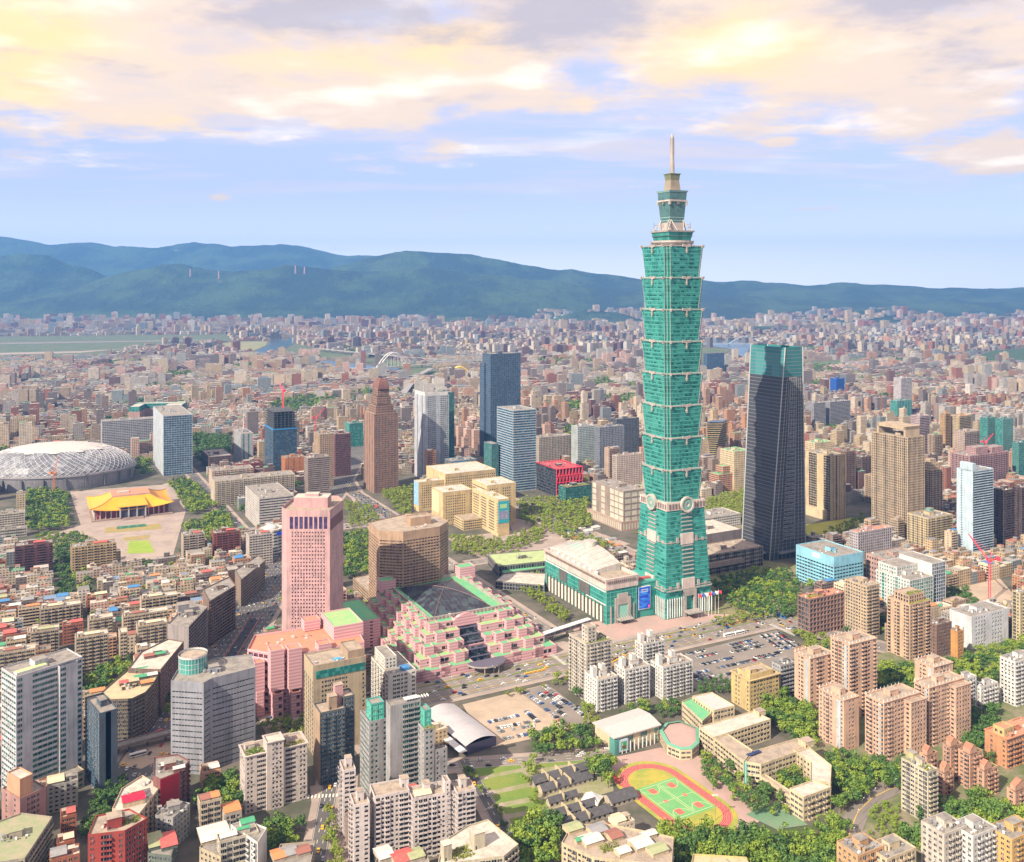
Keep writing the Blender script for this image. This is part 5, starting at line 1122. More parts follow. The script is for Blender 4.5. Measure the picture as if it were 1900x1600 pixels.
# ---- yellow roofed memorial hall
def memorial():
    C = G(176, 968); w_, d_ = 104, 82; rt = empty('memorial_hall', C, 'memorial hall with sweeping golden yellow roof and red walls', 'memorial hall', None, R(ROT))
    cc = Bd.__new__(Bd); cc.C = C; cc.rot = ROT; reg(cc, [(0, 0), (w_, 0), (w_, d_), (0, d_)], 16)
    yl = mat('glazed_yellow', (.78, .35, .015), .35, 'wall', (.66, .29, .015)); rd = W(176, 70, 76)
    b = MB(); b.box(-5, -5, 0, w_+5, d_+5, 2.2); b.obj('plinth', STONE, rt)
    b = MB(); b.box(3, 3, 2.2, w_-3, d_-3, 15, 0); b.obj('wall', rd, rt)
    b = MB()
    for k in range(15):
        f = k/14
        for P_ in ((f*w_, 0), (f*w_, d_), (0, f*d_), (w_, f*d_)): b.cyl(P_[0], P_[1], 2.2, 14.8, .9, n=8)
    b.obj('column', W(224, 210, 200), rt)
    n = 12
    def ringp(t):
        ex = 6.5*(1-t)-t*26; ey = 6.5*(1-t)-t*21; z = 14.5+15*(t**1.7); out = []
        c = [(-ex, -ey), (w_+ex, -ey), (w_+ex, d_+ey), (-ex, d_+ey)]
        for i in range(4):
            a, b_ = c[i], c[(i+1) % 4]
            for k in range(n): f = k/n; lift = 5.5*(1-t)*abs(2*f-1)**3; out.append((a[0]+(b_[0]-a[0])*f, a[1]+(b_[1]-a[1])*f, z+lift))
        return out
    b = MB(); rs_ = [ringp(k/6) for k in range(7)]
    for p, q in zip(rs_, rs_[1:]):
        for i in range(len(p)): j = (i+1) % len(p); b.quad(p[i], p[j], q[j], q[i])
    lo = [(x, y, z-.7) for x, y, z in rs_[0]]
    for i in range(len(lo)): j = (i+1) % len(lo); b.quad(lo[i], lo[j], rs_[0][j], rs_[0][i])
    ic = inset([(0, 0), (w_, 0), (w_, d_), (0, d_)], 3); b.ngon([(*p, 14.6) for p in reversed(ic)]); b.obj('sweeping_roof', yl, rt)
    b = MB()
    for i in (0, n, 2*n, 3*n):
        for p, q in zip(rs_, rs_[1:]): b.bar(p[i], q[i], .7)
    b.obj('hip_ridge', W(220, 150, 90), rt)
    top = rs_[-1]; x0, y0, x1, y1 = 26, 21, w_-26, d_-21; b = MB(); b.box(x0-1, y0-1, 28.5, x1+1, y1+1, 31.2, 1, 0); b.box(x0+8, y0+12, 31.2, x0+24, y0+20, 33.5, 2); b.obj('flat_roof', [RF_ORANGE, W(226, 190, 176), RF_LIGHT], rt)
    b = MB(); b.box(w_*.33, -5, 2.2, w_*.67, 4, 17, 0); b.obj('dark_porch', mat('porch_dark', (.04, .035, .06), .7, 'plain'), rt)  # dark solid block: shade of the gap behind the columns is its colour
    b = MB()
    for k in range(4): x = w_*(.33+.113*k); b.box(x-1, -7, 2.2, x+1, -5, 18)
    b.box(w_*.31, -8, 18, w_*.69, 0, 19.5); b.obj('porch_column', W(214, 206, 206), rt)
    b = MB(); b.quad((w_*.3, -9, 19.5), (w_*.7, -9, 19.5), (w_*.67, 16, 27), (w_*.33, 16, 27)); b.quad((w_*.3, -9, 19.5), (w_*.33, 16, 27), (w_*.31, 12, 19.5), (w_*.3, -5, 19)); b.quad((w_*.7, -9, 19.5), (w_*.7, -5, 19), (w_*.69, 12, 19.5), (w_*.67, 16, 27)); b.quad((w_*.3, -9, 18.8), (w_*.7, -9, 18.8), (w_*.7, -9, 19.5), (w_*.3, -9, 19.5)); b.obj('porch_roof', yl, rt)
    b = MB(); b.box(w_*.36, -14, 0, w_*.64, -5, 1.4); b.box(w_*.36, -10, 1.4, w_*.64, -5, 2.2); b.obj('steps', STONE, rt)
memorial()
# ---- domed stadium
def stadium():
    cx, cy, a0, b0 = -815.0, 1668.0, 128.0, 92.0; rt = empty('stadium', (cx, cy, 0), 'domed stadium with white lattice shell and pale crown', 'stadium', None, R(12)); n = 72
    def el(k, z): return [(a0*k*math.cos(2*math.pi*i/n), b0*k*math.sin(2*math.pi*i/n)) for i in range(n)]
    EX.append(np.array([(cx+1.08*a0*math.cos(t/12*6.283+.2), cy+1.12*b0*math.sin(t/12*6.283+.2)) for t in range(12)])); EXB.append(EX[-1])
    b = MB(); b.loft(el(1.0, 0), 0, el(1.03, 0), 24); b.obj('outer_wall', mat('stadium_wall', (.23, .22, .24), .6, 'wall', scale=.6), rt)
    prof = [(1.03, 24), (1.01, 31), (.95, 39), (.86, 47), (.74, 54), (.60, 59.5)]
    b = MB()
    for (k0, z0), (k1, z1) in zip(prof, prof[1:]): b.loft(el(k0, 0), z0, el(k1, 0), z1)
    b.obj('shell_glazing', mat('shell_glass', (.12, .13, .15), .25, 'glass', (.26, .27, .30), scale=3), rt)
    b = MB(); pr2 = [(.60, 59.5), (.45, 63.5), (.28, 66), (.1, 67), (.02, 67.1)]
    zig = [(a0*(.60+(.12 if i % 6 < 3 else 0)*(1-abs(i % 6-1.5)/2))*math.cos(2*math.pi*i/n), b0*(.60+(.12 if i % 6 < 3 else 0)*(1-abs(i % 6-1.5)/2))*math.sin(2*math.pi*i/n)) for i in range(n)]
    b.loft(zig, 58.3, el(.56, 0), 60.9); b.loft(el(.56, 0), 60.9, el(.45, 0), 63.8)
    for (k0, z0), (k1, z1) in zip([(.45, 63.8)]+pr2[2:], pr2[2:]+[(.01, 67.2)]): b.loft(el(k0, 0), z0+.0, el(k1, 0), z1)
    b.obj('crown_shell', mat('crown_cream', (.52, .48, .45), .5, 'wall', (.46, .42, .39)), rt)
    b = MB(); m = len(prof)-1
    def pt(i, f):
        f = max(0, min(.9999, f))*m; k = int(f); t = f-k; kk = prof[k][0]*(1-t)+prof[k+1][0]*t; zz = prof[k][1]*(1-t)+prof[k+1][1]*t; th = 2*math.pi*i/n; return (a0*(kk+.006)*math.cos(th), b0*(kk+.006)*math.sin(th), zz+.4)
    for i in range(0, n, 1):
        for k in range(6):
            b.bar(pt(i+k*.9, k/6), pt(i+(k+1)*.9, (k+1)/6), .25); b.bar(pt(i-k*.9, k/6), pt(i-(k+1)*.9, (k+1)/6), .25)
    b.obj('lattice', mat('lattice_white', (.62, .60, .62), .5, 'plain'), rt)
    b = MB(); b.loft(el(1.045, 0), 22.5, el(1.045, 0), 25.5); b.ngon([(*p, 25.5) for p in el(1.045, 0)]); b.obj('ring_beam', W(186, 180, 184), rt)
    b = MB()
    for i in range(36, 72, 3):
        if rng.random() < .8: th = 2*math.pi*i/n; b.obox((a0*1.04*math.cos(th), b0*1.04*math.sin(th)), (a0*1.04*math.cos(th+.03), b0*1.04*math.sin(th+.03)), 2, 3, 20)
    b.obj('wall_louvre', mat('louvre_grey', (.14, .14, .15), .7, 'wall'), rt)
stadium()
def crane(C, h, jib, ang, label, col=None, rise=.55, base=0):
    m = col or mat('crane_red', (.70, .03, .07), .5, 'plain'); rt = empty('tower_crane', (C[0], C[1], base), label, 'crane', 'red tower cranes', R(ang)); s = 1.1
    b = MB()
    for sx in (-s, s):
        for sy in (-s, s): b.bar((sx, sy, 0), (sx, sy, h), .28)
    for k in range(int(h/3)): z = k*3; b.bar((-s, -s, z), (s, -s, z+3), .18); b.bar((-s, s, z), (-s, -s, z+3), .18); b.bar((s, -s, z), (s, s, z+3), .18)
    b.obj('mast', m, rt); b = MB(); b.box(-2.5, -1.6, h, 2.5, 1.6, h+1); b.box(1.4, -3.4, h+1, 3.4, -1.4, h+3.4); b.obj('cab', m, rt)
    b = MB(); e = Vector((jib*math.cos(rise), 0, h+1+jib*math.sin(rise)))
    for sy in (-.9, .9): b.bar((1.5, sy, h+1), (e.x, sy*.3, e.z), .3)
    b.bar((.5, 0, h+3), (e.x, 0, e.z+.6), .26)
    for k in range(12): f = k/12; f2 = (k+1)/12; P_ = lambda q, s_: (1.5+(e.x-1.5)*q, s_*(1-.7*q), h+1+(e.z-h-1)*q); b.bar(P_(f, -.9), P_(f2, .9), .16); b.bar(P_(f, .9), P_(f2, -.9), .16)
    b.obj('jib', m, rt); b = MB(); b.bar((-1, 0, h+1), (-9, 0, h+6), .5); b.box(-11, -1.8, h+2.4, -7, 1.8, h+6); b.bar((-1, 0, h+1), (-1.5, 0, h+11), .4); b.bar((-1.5, 0, h+11), tuple(e), .1); b.bar((-1.5, 0, h+11), (-9, 0, h+6), .12); b.obj('counter_jib', m, rt)
P_ = UNF.wp(UNF.w*.6, UNF.d*.5); crane(P_, 30, 32, 120, 'red tower crane on top of the unfinished tower', base=UNF.h+36)
P_ = G(1836, 1118); crane(P_, 45, 34, 150, 'red tower crane standing over a steel frame at right', rise=.9)
P_ = G(585, 815); crane(P_, 46, 38, 60, 'distant red tower crane behind the brown spired tower')
P_ = G(1828, 872); crane(P_, 50, 30, 30, 'red tower crane among the rose pink flats')
P_ = G(100, 918); crane(P_, 34, 30, 80, 'orange crane in front of the domed stadium', mat('crane_orange', (.6, .2, .06), .5, 'plain'), 1.2)
# ================= lower left, bottom edge, school
def ad(B0, xl, xc, xr, yt, yb, ps='w', pw='w', rot=None, reg_=True, **k):
    """another volume of the same building, given like S()"""
    C, w_, d_, h = corner(xl, xc, xr, yt, yb, rot or B0.rot); d_ = k.pop('d', d_); w_ = k.pop('w', w_); o = B0.loc(C); a = R((rot or B0.rot)-B0.rot); c, s_ = math.cos(a), math.sin(a)
    P_ = [(o[0]+x*c-y*s_, o[1]+x*s_+y*c) for x, y in ((0, 0), (w_, 0), (w_, d_), (0, d_))]; B0.prism(P_, 0, h, [ps, 'p', 'p', pw], **k)
    if reg_: reg(B0, P_)
    B0.last = (o, w_, d_, h); return o, w_, d_, h
def adp(B0, pts, h, pats='w', z0=0, **k):
    P_ = [B0.loc(G(x, y, h)) for x, y in pts]; ar = sum(P_[i-1][0]*P_[i][1]-P_[i][0]*P_[i-1][1] for i in range(len(P_)))
    if ar < 0: P_ = [P_[0]]+P_[:0:-1]
    B0.prism(P_, z0, h, pats, **k); reg(B0, P_); return P_
def shed_at(B0, x, y, h, w_, d_, col, hh=2.4):
    o = B0.loc(G(x, y, h)); B0.shed(o[0], o[1], o[0]+w_, o[1]+d_, h-1, hh, SH[col])
GT = W(200, 200, 206, .78)
B_ = S('grey_tile_tower', 'tall grey tiled tower with teal window bands at the left edge', OT, 24, 30, 153, 1256, 1494, GT, 'W', 'LppLLLLLppLL', rot=50, d=24, near=True, sh=3.9, bay=3.4, glass=mat('glass_sea', (.008, .05, .05), .12, 'glass', (.04, .17, .13)), cl=1)
B_.rect(B_.w*.62, -2.5, B_.w*.9, 0, 0, B_.h-1, ['LppL', 'p', 'p', 'p'], sh=3.9, part='projecting_bay', roof=0); b = MB(); b.box(2, 4, B_.h-1, B_.w*.5, 9, B_.h+.6, 0, 1); B_.piece('skylight', b, [WHITE, mat('skylight_lime', (.45, .55, .25), .4, 'plain')])
B_.rect(-3, -12, B_.w*.9, -1, 0, 12, 'W', part='podium', wall=W(200, 180, 150))
S('slim_blue_tower', 'slim blue grey glass tower right of the grey tiled tower', OT, 158, 184, 218, 1324, 1476, W(96, 112, 128), 'g', 'pRp', rot=40, near=True, glass=GL_BLUE, cl=1)
B_ = PB('curved_flats', 'brown apartment block with rounded corner and orange and green roof sheds', 'apartment block', [(203, 1298), (245, 1296), (270, 1284), (286, 1266), (294, 1250), (286, 1244), (236, 1243), (213, 1262), (188, 1284)], 35, W(136, 122, 106), 'W', near=True, sh=3.1, roof=mat('roof_sand', (.46, .38, .24), .9, 'roof', (.36, .3, .2)), bay=3)
for x, y, c in ((222, 1272, 'red'), (250, 1262, 'green'), (262, 1272, 'orange'), (252, 1248, 'green'), (270, 1258, 'white')): shed_at(B_, x, y, 35, 9, 6, c)
B_ = PB('long_brown_block', 'long brown office block with a clear side facing the main road', 'office block', [(298, 1242), (341, 1190), (312, 1185), (262, 1209), (238, 1240)], 38, W(142, 116, 108), ['v', 'p', 'p', 'p', 'p'], near=True, roof=RF_LIGHT, bay=4)
shed_at(B_, 268, 1222, 38, 8, 6, 'rust'); shed_at(B_, 288, 1218, 38, 8, 5, 'green')
B_ = PB('grey_corner_block', 'grey block with blank front and planted roof beside the main road', 'office block', [(350, 1163), (385, 1126), (350, 1116), (311, 1158)], 43, W(176, 166, 166), ['d', 'p', 'p', 'p'], near=True, bay=5)
o = B_.loc(G(345, 1140, 43)); B_.garden(o[0], o[1], o[0]+12, o[1]+8, 42, .4); B_.hut(o[0]-6, o[1]+6, o[0]+4, o[1]+16, 42, 8, GREY)
PB('roadside_flats', 'dark brown flats lining the left of the main road, nearer block', 'apartment block', [(388, 1116), (437, 1086), (425, 1070), (376, 1093)], 44, W(150, 124, 112), ['b', 'p', 'p', 'p'], near=True, sh=3.1)
PB('roadside_flats', 'lower roadside flats lining the left of the main road, farther block', 'apartment block', [(447, 1076), (492, 1040), (478, 1030), (436, 1058)], 30, W(160, 138, 122), ['W', 'p', 'p', 'p'], near=False)
for lab, a in (('slab flats with a tall blank end wall above the small wood', (121, 140, 201, 1184, 1252)), ('short slab flats between two blank end walls above the wood', (200, 222, 237, 1174, 1242)), ('slab flats with a pale end wall left of the grey corner block', (233, 255, 311, 1162, 1232)),
    ('slab flats at the left edge above the grey tiled tower', (-24, -10, 66, 1214, 1292)), ('long slab flats second row behind the blank end walls', (211, 228, 312, 1144, 1204)), ('slab flats third row left of the grey corner block', (40, 56, 110, 1174, 1226)),
    ('slab flats with crosswise end tower in the second row', (148, 164, 210, 1150, 1205)), ('slab flats of the fourth row beside the narrow green strip', (250, 262, 330, 1112, 1160)), ('far slab flats of the fourth row at left', (60, 74, 150, 1130, 1180))):
    B_ = S('slab_flats', lab, 'apartment block', *a[:3], a[3], a[4], W(214, 196, 170), 'p', 'Wb', near=a[4] > 1200, sh=3.1, d=13, cl=0, group='slab flats in rows on the left', roof=RF_LIGHT)
    for k in range(int(B_.w/14)): B_.hut(k*14+2, 3, k*14+6, 8, B_.h-1, 3.2); B_.tank(k*14+9, 6, B_.h-1)
    if B_.w > 24: B_.shed(8, 1, 20, 7, B_.h-1, 2.3, SH[rng.choice(['cream', 'olive', 'white', 'rust'])])
PK = 'mid rise blocks around the memorial park'
for nm, lab, a, c_, ps in (('maroon_flats', 'maroon apartment block with white balconies left of the park', (22, 27, 98, 1014, 1072), W(130, 84, 84), 'bbpb'), ('tan_flats', 'tan apartment row with a red roof house below the lawn', (128, 132, 216, 1016, 1072), W(214, 186, 140), 'wb'),
    ('grey_flats', 'pair of beige flats with red roofs right of the park lawn', (334, 340, 380, 994, 1045), W(206, 188, 170), 'bwb'), ('red_flats', 'red brick flats with orange roof rooms beside the park', (388, 396, 446, 990, 1040), W(160, 92, 80), 'wb'), ('white_gridded_flats', 'white gridded flats left of the round white office', (450, 462, 506, 994, 1052), W(220, 208, 200), 'WW')):
    B_ = S(nm, lab, 'apartment block', *a, c_, 'w', ps, near=False, sh=3.1, group=PK, d=18); B_.shed(B_.w*.5, 2, B_.w*.8, 9, B_.h-1, 2.6, SH['red'])
B_ = Bd('round_office', 'round white office with a small dome and blue sign behind the pink tower', 'office building', G(505, 1030), ROT, None, WHT, GL_DARK, RF_LIGHT, near=False)
pl = [(16*math.cos(t*math.pi/8), 16*math.sin(t*math.pi/8)+8) for t in range(16)]; B_.prism(pl, 0, 34, 'r', part='wall', sh=4, edge=.2); b = MB()
for k in range(5): r0, r1 = 9*math.cos(k*.31), 9*math.cos((k+1)*.31); b.loft([(r0*math.cos(t*math.pi/8), 8+r0*math.sin(t*math.pi/8)) for t in range(16)], 33+5*math.sin(k*.31), [(r1*math.cos(t*math.pi/8), 8+r1*math.sin(t*math.pi/8)) for t in range(16)], 33+5*math.sin((k+1)*.31))
B_.piece('dome', b, WHT); b = MB(); b.box(4, -9.4, 27, 14, -8.6, 31); B_.piece('signboard', b, mat('sign_navy', (.01, .04, .45), .5, 'plain')); reg(B_, pl)
# grey office block with thin window slots and teal drum
B_ = PB('ribbed_office', 'wide grey office block with thin dark window slots and a teal roof drum', 'office block', [(378, 1267), (392, 1259), (474, 1238), (467, 1214), (400, 1221), (331, 1240), (317, 1263)], 66, W(170, 172, 184), ['T', 'T', 'p', 'p', 'p', 'p', 'T'], near=True, sh=3.9, edge=1.2, head=6, cl=1, roof=RF_GREY)
o = B_.loc(G(358, 1240, 66)); b = MB(); b.cyl(o[0], o[1], 65, 76, 10, n=28, m=0, cap=False); b.cyl(o[0], o[1], 76, 77.5, 10.4, n=28, m=1, cap=False)
pl = [(o[0]+9.6*math.cos(t*math.pi/14), o[1]+9.6*math.sin(t*math.pi/14)) for t in range(28)]; b.ngon([(*p, 76) for p in pl], 2)
for k in range(28): p = pl[k]; b.bar((o[0]+10.05*math.cos(k*math.pi/14), o[1]+10.05*math.sin(k*math.pi/14), 65), (o[0]+10.05*math.cos(k*math.pi/14), o[1]+10.05*math.sin(k*math.pi/14), 76), .14, 1)
for z in (68.5, 72): b.cyl(o[0], o[1], z, z+.3, 10.12, n=28, m=1, cap=False)
B_.piece('roof_drum', b, [mat('glass_sea2', (.04, .24, .22), .2, 'glass', (.08, .34, .3)), WHT, RF_WARM])
# white block with black windows
B_ = S('white_gridded_block', 'white apartment tower with black windows and two roof gardens', AT, 445, 455, 570, 1404, 1512, W(230, 216, 208), 'ww', 'wwpLLLpwwwpLLLpww', near=True, sh=3.25, bay=2.4, glass=mat('glass_black', (.008, .008, .014), .12, 'glass', (.03, .03, .045)), cl=0, lip=.9, roof=RF_WARM)
w_, d_, h = B_.w, B_.d, B_.h; B_.rect(w_*.33, -2.2, w_*.60, d_*.5, 0, h+7, ['pwwwp', 'p', 'p', 'p'], bay=2.6, sh=3.25, part='middle_tower', lip=.7, roof=RF_LIGHT)
B_.garden(1.2, 1.2, w_*.31, d_*.55, h-1, .5, LEAF); B_.garden(w_*.62, 1.2, w_-2, d_*.4, h-1, .35, LEAF3); B_.hut(w_*.05, d_*.6, w_*.2, d_*.85, h-1, 3); B_.hut(w_*.66, d_*.5, w_*.8, d_*.8, h-1, 3.4)
B_ = S('dark_glass_flats', 'dark flats with tan left edge in front of the tall beige tower', AT, 582, 594, 641, 1323, 1458, W(108, 112, 112), 'p', 'bWbW', near=True, sh=3.2, glass=GL_BLUE, cl=0, roof=RF_WARM)
b = MB(); b.box(-.3, -.2, 0, 0, B_.d, B_.h-.5); B_.piece('tan_side', b, TAN); B_.rect(B_.w, 4, B_.w+8, B_.d, 0, B_.h+6, 'W', part='rear_wing'); B_.hut(B_.w*.4, B_.d*.2, B_.w*.4+6, B_.d*.2+6, B_.h-1, 9, TAN); B_.hut(B_.w*.72, B_.d*.5, B_.w*.72+6, B_.d*.5+5, B_.h-1, 14, PINK)
B_ = S('tall_beige_tower', 'tall beige office tower with framed window panel right of the pink annex', OT, 564, 581, 679, 1236, 1402, W(206, 186, 154), 'gp', 'ppwWWwWWWwpp', near=True, sh=3.5, bay=2.7, head=12, cl=0, roof=RF_WARM)
w_, d_, h = B_.w, B_.d, B_.h; b = MB(); b.box(2, -.4, h-10, w_-1, -.05, h-4.5); B_.piece('attic_glazing', b, GL_TEAL); B_.rect(w_*.68, 3, w_*.98, d_-2, h-1, h+5, 'p', part='plant_house', wall=TAN); B_.units(3, 2, w_*.6, 8, h-1, 9); b = MB(); b.box(w_*.42, 4, h-1, w_*.56, 7, h+.2); B_.piece('roof_tarpaulin', b, mat('tarp_blue', (.05, .35, .65), .6, 'plain'))
B_ = S('white_stepped_block', 'white stepped block with a blue roof sheet before the pink hall', 'apartment block', 688, 720, 772, 1252, 1332, W(232, 228, 220, .7), 'wb', 'pWWwW', near=True, sh=3.3, cl=0)
B_.rect(2, B_.d*.3, B_.w*.5, B_.d*.9, B_.h-1, B_.h+9, 'w', part='upper_house'); b = MB(); b.box(B_.w*.55, 3, B_.h-1, B_.w*.85, 10, B_.h+1.4); B_.piece('blue_roof_sheet', b, SH['blue']); B_.units(3, 1, B_.w*.5, 4, B_.h-1, 4)
# grey complex with teal attics
GC = W(186, 184, 186); gt = mat('glass_sea', (.008, .05, .05))
B_ = S('teal_attic_towers', 'three joined grey towers with teal glass attics in the bottom middle', AT, 716, 724, 781, 1310, 1492, GC, 'p', 'ppbbb', near=True, sh=3.5, bay=4, glass=gt, cl=0)
b = MB()
for k in range(9): b.box(B_.w*.55+k*2, 1.5, B_.h, B_.w*.55+k*2+.5, 5, B_.h+1)
b.box(B_.w*.5, 1, B_.h+1, B_.w-1, 5.5, B_.h+1.3); B_.piece('roof_pergola', b, WHITE)
o, w_, d_, h = ad(B_, 668, 685, 720, 1340, 1480, 'wwpww', 'W', bay=2.8, sh=3.5); B_.rect(o[0]+2, o[1]+2, o[0]+w_-2, o[1]+d_*.6, h-1, h+11, 'g', part='teal_attic', glass=mat('attic_green', (.05, .36, .26), .15, 'glass', (.09, .5, .36)), wall=TLINE, sh=3.6)
o, w_, d_, h = ad(B_, 768, 787, 806, 1353, 1494, 'wwpw', 'wpw', bay=2.8, sh=3.5); B_.rect(o[0]+1.5, o[1]+3, o[0]+w_-1, o[1]+d_*.7, h-1, h+11, 'g', part='teal_attic', glass=mat('attic_green', (.05, .36, .26)), wall=TLINE, sh=3.6); B_.garden(o[0], o[1], o[0]+w_, o[1]+3, h-1, .8)
o, w_, d_, h = ad(B_, 803, 807, 830, 1392, 1488, 'wpw', 'w', bay=2.8, sh=3.5)
# white balcony flats, long stepped slab
WF = W(226, 214, 212, .7)
B_ = S('white_balcony_slab', 'long white flats with many balconies, stepping along the bottom middle', 'apartment block', 686, 695, 760, 1478, 1598, WF, 'w', 'bwbwwb', rot=20, near=True, sh=2.95, bay=2.9, cl=0, roof=RF_WARM, d=15)
B_.hut(B_.w*.82, 6, B_.w*.82+5, 11, B_.h-1, 5)
for a, ps in (((628, 637, 660, 1430, 1556), 'Wb'), ((648, 657, 686, 1494, 1612), 'Wp'), ((758, 766, 846, 1482, 1596), 'wbbwbwwb'), ((843, 848, 883, 1470, 1590), 'bwb')):
    o, w_, d_, h = ad(B_, *a, ps, 'bW', sh=2.95, bay=2.9, d=14); B_.hut(o[0]+w_*.3, o[1]+5, o[0]+w_*.3+4, o[1]+10, h-1, 5.5); B_.tank(o[0]+w_*.6, o[1]+8, h-1)
    if w_ > 25: B_.rect(o[0]+w_*.74, o[1]-.6, o[0]+w_*.86, o[1]+7, 0, h+7, ['ww', 'p', 'p', 'p'], part='stair_tower', bay=2.2, sh=2.95); B_.shed(o[0]+2, o[1]+1, o[0]+12, o[1]+8, h-1, 1.6, SH['cream'])
# bottom left corner group
B_ = S('rosy_block', 'rosy tiled block with arched windows and tan roof house, bottom left', 'apartment block', 3, 37, 86, 1482, 1568, W(196, 150, 144), 'pwp', 'pwWwp', rot=56, near=True, cl=0, roof=RF_GREY); B_.rect(1, 2, B_.w*.55, B_.d*.8, B_.h-1, B_.h+11, 'p', part='roof_house', wall=W(232, 176, 140), roof=RF_LIGHT)
B_ = PB('red_brick_tower', 'red brick apartment block with roof gardens at the bottom left', 'apartment block', [(232, 1541), (273, 1518), (240, 1500), (178, 1513), (163, 1549)], 30, W(186, 76, 66), ['Ww', 'p', 'p', 'Ww', 'wpbbp'], near=True, sh=3.1, roof=RF_WARM)
p_ = B_.poly; cx_, cy_ = p_[0]; o = B_.loc(G(212, 1530, 30)); B_.hut(o[0]-4, o[1]-3, o[0]+4, o[1]+5, 29, 6, B_.wall); o = B_.loc(G(245, 1520, 30)); B_.garden(o[0]-5, o[1]-3, o[0]+4, o[1]+4, 29, .6)
B_ = PB('red_sign_block', 'narrow block with a blank bright red side wall', 'apartment block', [(297, 1446), (332, 1432), (352, 1411), (330, 1399), (285, 1405), (284, 1439)], 30, W(150, 96, 92), ['p', 'wb', 'p', 'p', 'p', 'p'], near=True, roof=RF_GREY)
a_, b_ = Vector(B_.poly[0]), Vector(B_.poly[1]); t_ = (b_-a_).normalized(); n_ = Vector((t_.y, -t_.x)); b = MB(); b.obox(tuple(a_+n_*.15), tuple(b_+n_*.15), .3, 4, 29.5); B_.piece('red_side_wall', b, W(206, 30, 54, .6)); shed_at(B_, 300, 1425, 30, 8, 5, 'white'); shed_at(B_, 322, 1432, 30, 7, 4, 'white')
B_ = PB('red_roof_flats', 'cream flats with one bright red roof shed at bottom left', 'apartment block', [(208, 1500), (255, 1514), (298, 1458), (264, 1438), (226, 1462)], 24, W(226, 200, 170), ['w', 'wb', 'p', 'p', 'w'], near=True, roof=RF_LIGHT); b = MB(); o = B_.loc(G(228, 1492, 26)); B_.shed(o[0], o[1], o[0]+13, o[1]+9, 23, 3.6, mat('sheet_scarlet', (.75, .01, .05), .5, 'metal_sheet', (.65, .02, .06))); o = B_.loc(G(252, 1462, 24)); B_.units(o[0], o[1], o[0]+8, o[1]+6, 23, 6)
B_ = PB('grey_house', 'small grey block right of the red roofed flats', 'apartment block', [(288, 1512), (321, 1517), (353, 1490), (318, 1482)], 20, W(178, 176, 176), 'w', near=True, roof=RF_GREY)
B_ = PB('striped_roof_house', 'small house under an olive and red arched roof, bottom left', 'shop house', [(274, 1583), (318, 1588), (330, 1545), (290, 1541)], 13, W(120, 132, 122), 'W', near=True, cl=0); shed_at(B_, 277, 1578, 13, 8, 16, 'olive'); shed_at(B_, 300, 1578, 13, 9, 16, 'red')
B_ = S('orange_roofed_flats', 'cream flats under rust and orange roof sheets beside the gridded block', 'apartment block', 366, 371, 411, 1490, 1556, W(216, 200, 176), 'w', 'bWb', near=True, cl=0); B_.shed(1, 1, B_.w*.5, B_.d*.8, B_.h-1, 2, SH['rust']); B_.shed(B_.w*.55, 1, B_.w-1, B_.d*.8, B_.h-1, 2, SH['orange'])
B_ = S('orange_gable_house', 'small pale house with an orange gabled roof', 'shop house', 411, 416, 449, 1512, 1556, W(210, 200, 186), 'p', 'wb', near=True, cl=0, d=14); B_.shed(.5, .5, B_.w-.5, 12, B_.h-1, 1.6, SH['orange'])
B_ = S('green_roofed_flats', 'white flats with green roof shed and striped awnings at the bottom', 'apartment block', 402, 407, 480, 1562, 1632, W(226, 216, 196), 'w', 'bWb', near=True, cl=0); B_.shed(1, 1, B_.w*.45, B_.d*.7, B_.h-1, 2.2, SH['white']); B_.shed(B_.w*.5, 3, B_.w*.8, B_.d*.6, B_.h-1, 3.2, SH['green'])
B_ = PB('white_side_flats', 'white sided block with a green and red cabin on its roof', 'apartment block', [(478, 1563), (495, 1536), (455, 1520), (428, 1530)], 22, WHT, ['p', 'p', 'p', 'wb'], near=True, cl=0); shed_at(B_, 448, 1536, 22, 8, 6, 'green', 3)
B_ = PB('wide_shed_block', 'wide low block under one white sheet roof, bottom left', 'shop house', [(370, 1572), (410, 1590), (428, 1545), (392, 1535)], 15, W(206, 190, 160), 'w', near=True, cl=0); shed_at(B_, 374, 1568, 15, 17, 17, 'white')
B_ = PB('mossy_roof_flats', 'flats with a mossy green roof in the bottom left corner', 'apartment block', [(46, 1592), (97, 1515), (40, 1508), (-22, 1530), (-30, 1604)], 25, W(190, 180, 160), ['b', 'p', 'p', 'p', 'wb'], near=True, roof=mat('roof_moss', (.24, .27, .15), .9, 'roof', (.32, .28, .2)))
B_ = PB('corner_flats', 'big cream corner flats with many roof cabins below the running track', 'apartment block', [(1042, 1563), (1100, 1590), (1246, 1606), (1250, 1553), (1190, 1540), (1120, 1527), (1060, 1531)], 24, W(226, 206, 170), ['wWb', 'bWw', 'w', 'p', 'p', 'p', 'w'], near=True, cl=0, roof=RF_WARM)
for x, y, w2, d2, c in ((1056, 1548, 10, 8, 'olive'), (1088, 1572, 12, 9, 'white'), (1102, 1552, 10, 9, 'grey'), (1136, 1562, 8, 9, 'rust'), (1182, 1580, 12, 10, 'white'), (1212, 1590, 11, 8, 'olive'), (1150, 1590, 8, 6, 'white'), (1196, 1558, 9, 5, 'white'), (1070, 1566, 5, 3, 'green')): shed_at(B_, x, y, 24, w2, d2, c)
o = B_.loc(G(1120, 1580, 24)); B_.garden(o[0], o[1], o[0]+12, o[1]+6, 23, .5)
